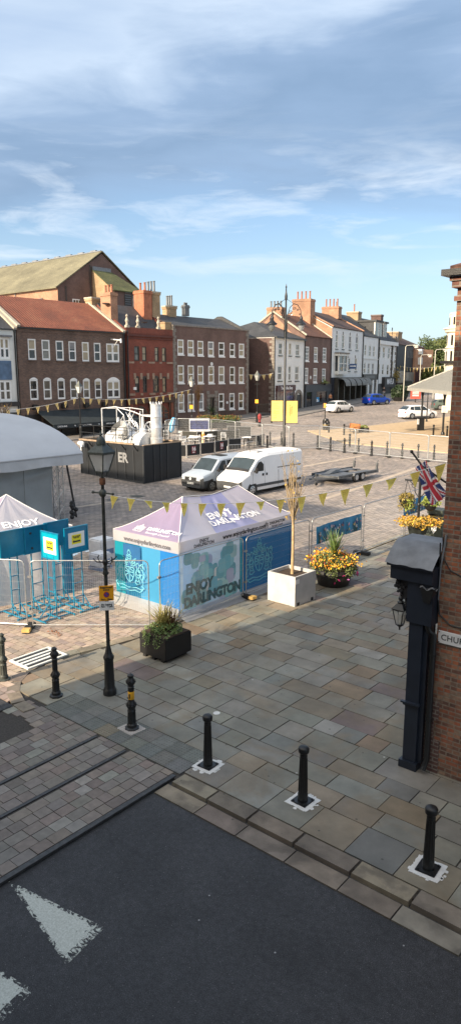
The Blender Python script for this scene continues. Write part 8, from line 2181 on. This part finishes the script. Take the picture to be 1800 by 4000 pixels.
bunting('small pennants strung across the far street end', (PA(1545,1425,-69), G(1745,1430,3.0) if 0 else PB(1742,1425,120)), .6, 14, .55, YELF2, False, 'strings of bunting', .2)

# ------------------------------------------------------------------ buildings behind the viewpoint that shade the near pavement
def block(label, x0, x1, y0, y1, h_, rise):
    r = thing('terraced_building', label, 'building', ((x0+x1)/2, (y0+y1)/2, -.1)); b = MB(); b.box(x0,y0,-.1,x1,y1,h_); b.build('wall', BR_BROWN, r, True)
    b = MB(); ym = (y0+y1)/2; b.extr([(x0,y0,h_+.01),(x0,ym,h_+rise),(x0,y1,h_+.01)], (x1-x0,0,0)); b.build('roof', PANT, r, True)
    b = MB(); [b.box(x, y1+.002, z, x+1, y1+.03, z+1.6) for x in [x0+1.5+2.6*k for k in range(int((x1-x0-2)/2.6))] for z in (1.2,4.6,8.0) if z+1.6 < h_ and not (-3 < x < 3)]; b.build('window', GLASS, r, True)
# both stand unseen, left and behind; edges and heights set for their shade
SAZ = V((-.14, -.99, 0)).normalized(); SEL = R(25)
block('tall brown brick building behind the viewpoint, its shadow covering the near pavement', -14.1, 16, -13, -1.6, 11.2, 5.0)
block('long brown brick building left of the gap behind the viewpoint, shading the stage side', -60, -24.2, -14, -3.5, 13.8, 5.2)

# ------------------------------------------------------------------ sun, sky with clouds, camera
sun = bpy.data.lights.new('sun', 'SUN'); sun.energy = 5.0; sun.angle = R(.53); sun.color = (1.0, .83, .62)
so = bpy.data.objects.new('sun', sun); COL.objects.link(so)
sdir = V((SAZ.x*math.cos(SEL), SAZ.y*math.cos(SEL), math.sin(SEL)))
so.rotation_euler = sdir.to_track_quat('Z', 'Y').to_euler(); so.location = (0, -20, 40)

w = bpy.data.worlds.new('World'); scene.world = w; w.use_nodes = True; nt = w.node_tree
bg = nt.nodes['Background']
sky = N(nt, 'ShaderNodeTexSky'); sky.sky_type = 'NISHITA'; sky.sun_disc = False; sky.sun_elevation = SEL
sky.sun_rotation = math.atan2(sdir.x, sdir.y); sky.altitude = 60; sky.air_density = 1.0; sky.dust_density = .6; sky.ozone_density = 1.6
tc = N(nt, 'ShaderNodeTexCoord'); sp = N(nt, 'ShaderNodeSeparateXYZ'); L(nt, tc.outputs['Generated'], sp.inputs[0])
def mt(op, a, b_=None, c_=None):
    n = N(nt, 'ShaderNodeMath', operation=op)
    for i, v in enumerate((a, b_, c_)):
        if v is None: continue
        if hasattr(v, 'links'): L(nt, v, n.inputs[i])
        else: n.inputs[i].default_value = v
    return n.outputs[0]
zc = mt('MAXIMUM', sp.outputs[2], .0)
def vec(sx, sy, sz, off):
    n = N(nt, 'ShaderNodeMapping'); L(nt, tc.outputs['Generated'], n.inputs[0]); n.inputs['Scale'].default_value = (sx, sy, sz); n.inputs['Location'].default_value = off
    return n.outputs[0]
el = zc                                                        # sine of the elevation
big = noise_t(nt, 1.0, 6, vec(2.2, 2.2, 9.0, (1.3, .4, 2.0)), .50, .4)      # broad soft banks
fine = noise_t(nt, 1.0, 9, vec(5.0, 5.0, 26.0, (.2, 3.1, 1.0)), .58, .8)    # wisps drawn out along the horizon
tiny = noise_t(nt, 1.0, 8, vec(14., 14., 90., (2.2, .1, .7)), .6, .5)
skyc = mix(nt, sky.outputs[0], (.90,.98,1.06), 1.0, 'MULTIPLY')
hz = mt('POWER', mt('SUBTRACT', 1.0, zc), 7.0)
m0 = mix(nt, skyc, (4.3,5.4,6.3), mt('MULTIPLY', hz, .85))
# grey blue bank above about twelve degrees
bank = ramp(nt, mt('ADD', el, mt('MULTIPLY', mt('SUBTRACT', big, .5), .17)), [(.185, 0.), (.245, .9), (.40, .80), (.46, .7)])
bcol = ramp(nt, mt('ADD', mt('ADD', el, mt('MULTIPLY', mt('SUBTRACT', big, .5), .48)), mt('MULTIPLY', mt('SUBTRACT', fine, .5), .10)), [(.19, (.25,.355,.51)), (.265, (.205,.30,.44)), (.33, (.26,.36,.51)), (.41, (.50,.60,.73)), (.50, (.36,.47,.64)), (.62, (.46,.56,.70))])
bcol = mix(nt, bcol, (9.3,9.3,9.3), 1.0, 'MULTIPLY')
m1 = mix(nt, m0, bcol, bank)
# white wisps in the clear strip below it and along its lower edge
wis = ramp(nt, mt('ADD', fine, mt('MULTIPLY', mt('SUBTRACT', tiny, .5), .30)), [(.50, 0.), (.74, .7)])
gate = ramp(nt, el, [(.10, 0.), (.15, 1.), (.235, 1.), (.30, .15), (.37, .1), (.42, .45)])
m2 = mix(nt, m1, (5.6,6.3,7.1), mt('MULTIPLY', wis, gate))
# glow added round the unseen sun behind the viewpoint, brightens the shade
sd = N(nt, 'ShaderNodeVectorMath', operation='DOT_PRODUCT'); L(nt, tc.outputs['Generated'], sd.inputs[0]); sd.inputs[1].default_value = tuple(sdir)
glow = mt('MULTIPLY', mt('POWER', mt('MAXIMUM', sd.outputs['Value'], 0.0), 2.6), .95)
m3 = mix(nt, m2, (19,17.2,14.6), mt('MINIMUM', glow, 1.0))
L(nt, m3, bg.inputs[0]); bg.inputs[1].default_value = .09

cam = bpy.data.cameras.new('camera'); co = bpy.data.objects.new('camera', cam); COL.objects.link(co)
co.location = EYE; co.rotation_euler = (R(90)-TILT, 0, YAW)
cam.sensor_fit = 'VERTICAL'; cam.sensor_height = 36; cam.lens = 36*FOC/4000; cam.clip_end = 3000; cam.clip_start = .1
scene.camera = co
scene.view_settings.view_transform = 'Standard'; scene.view_settings.look = 'None'; scene.view_settings.exposure = .82; scene.view_settings.gamma = 1
scene.cycles.max_bounces = 6; scene.cycles.transparent_max_bounces = 16
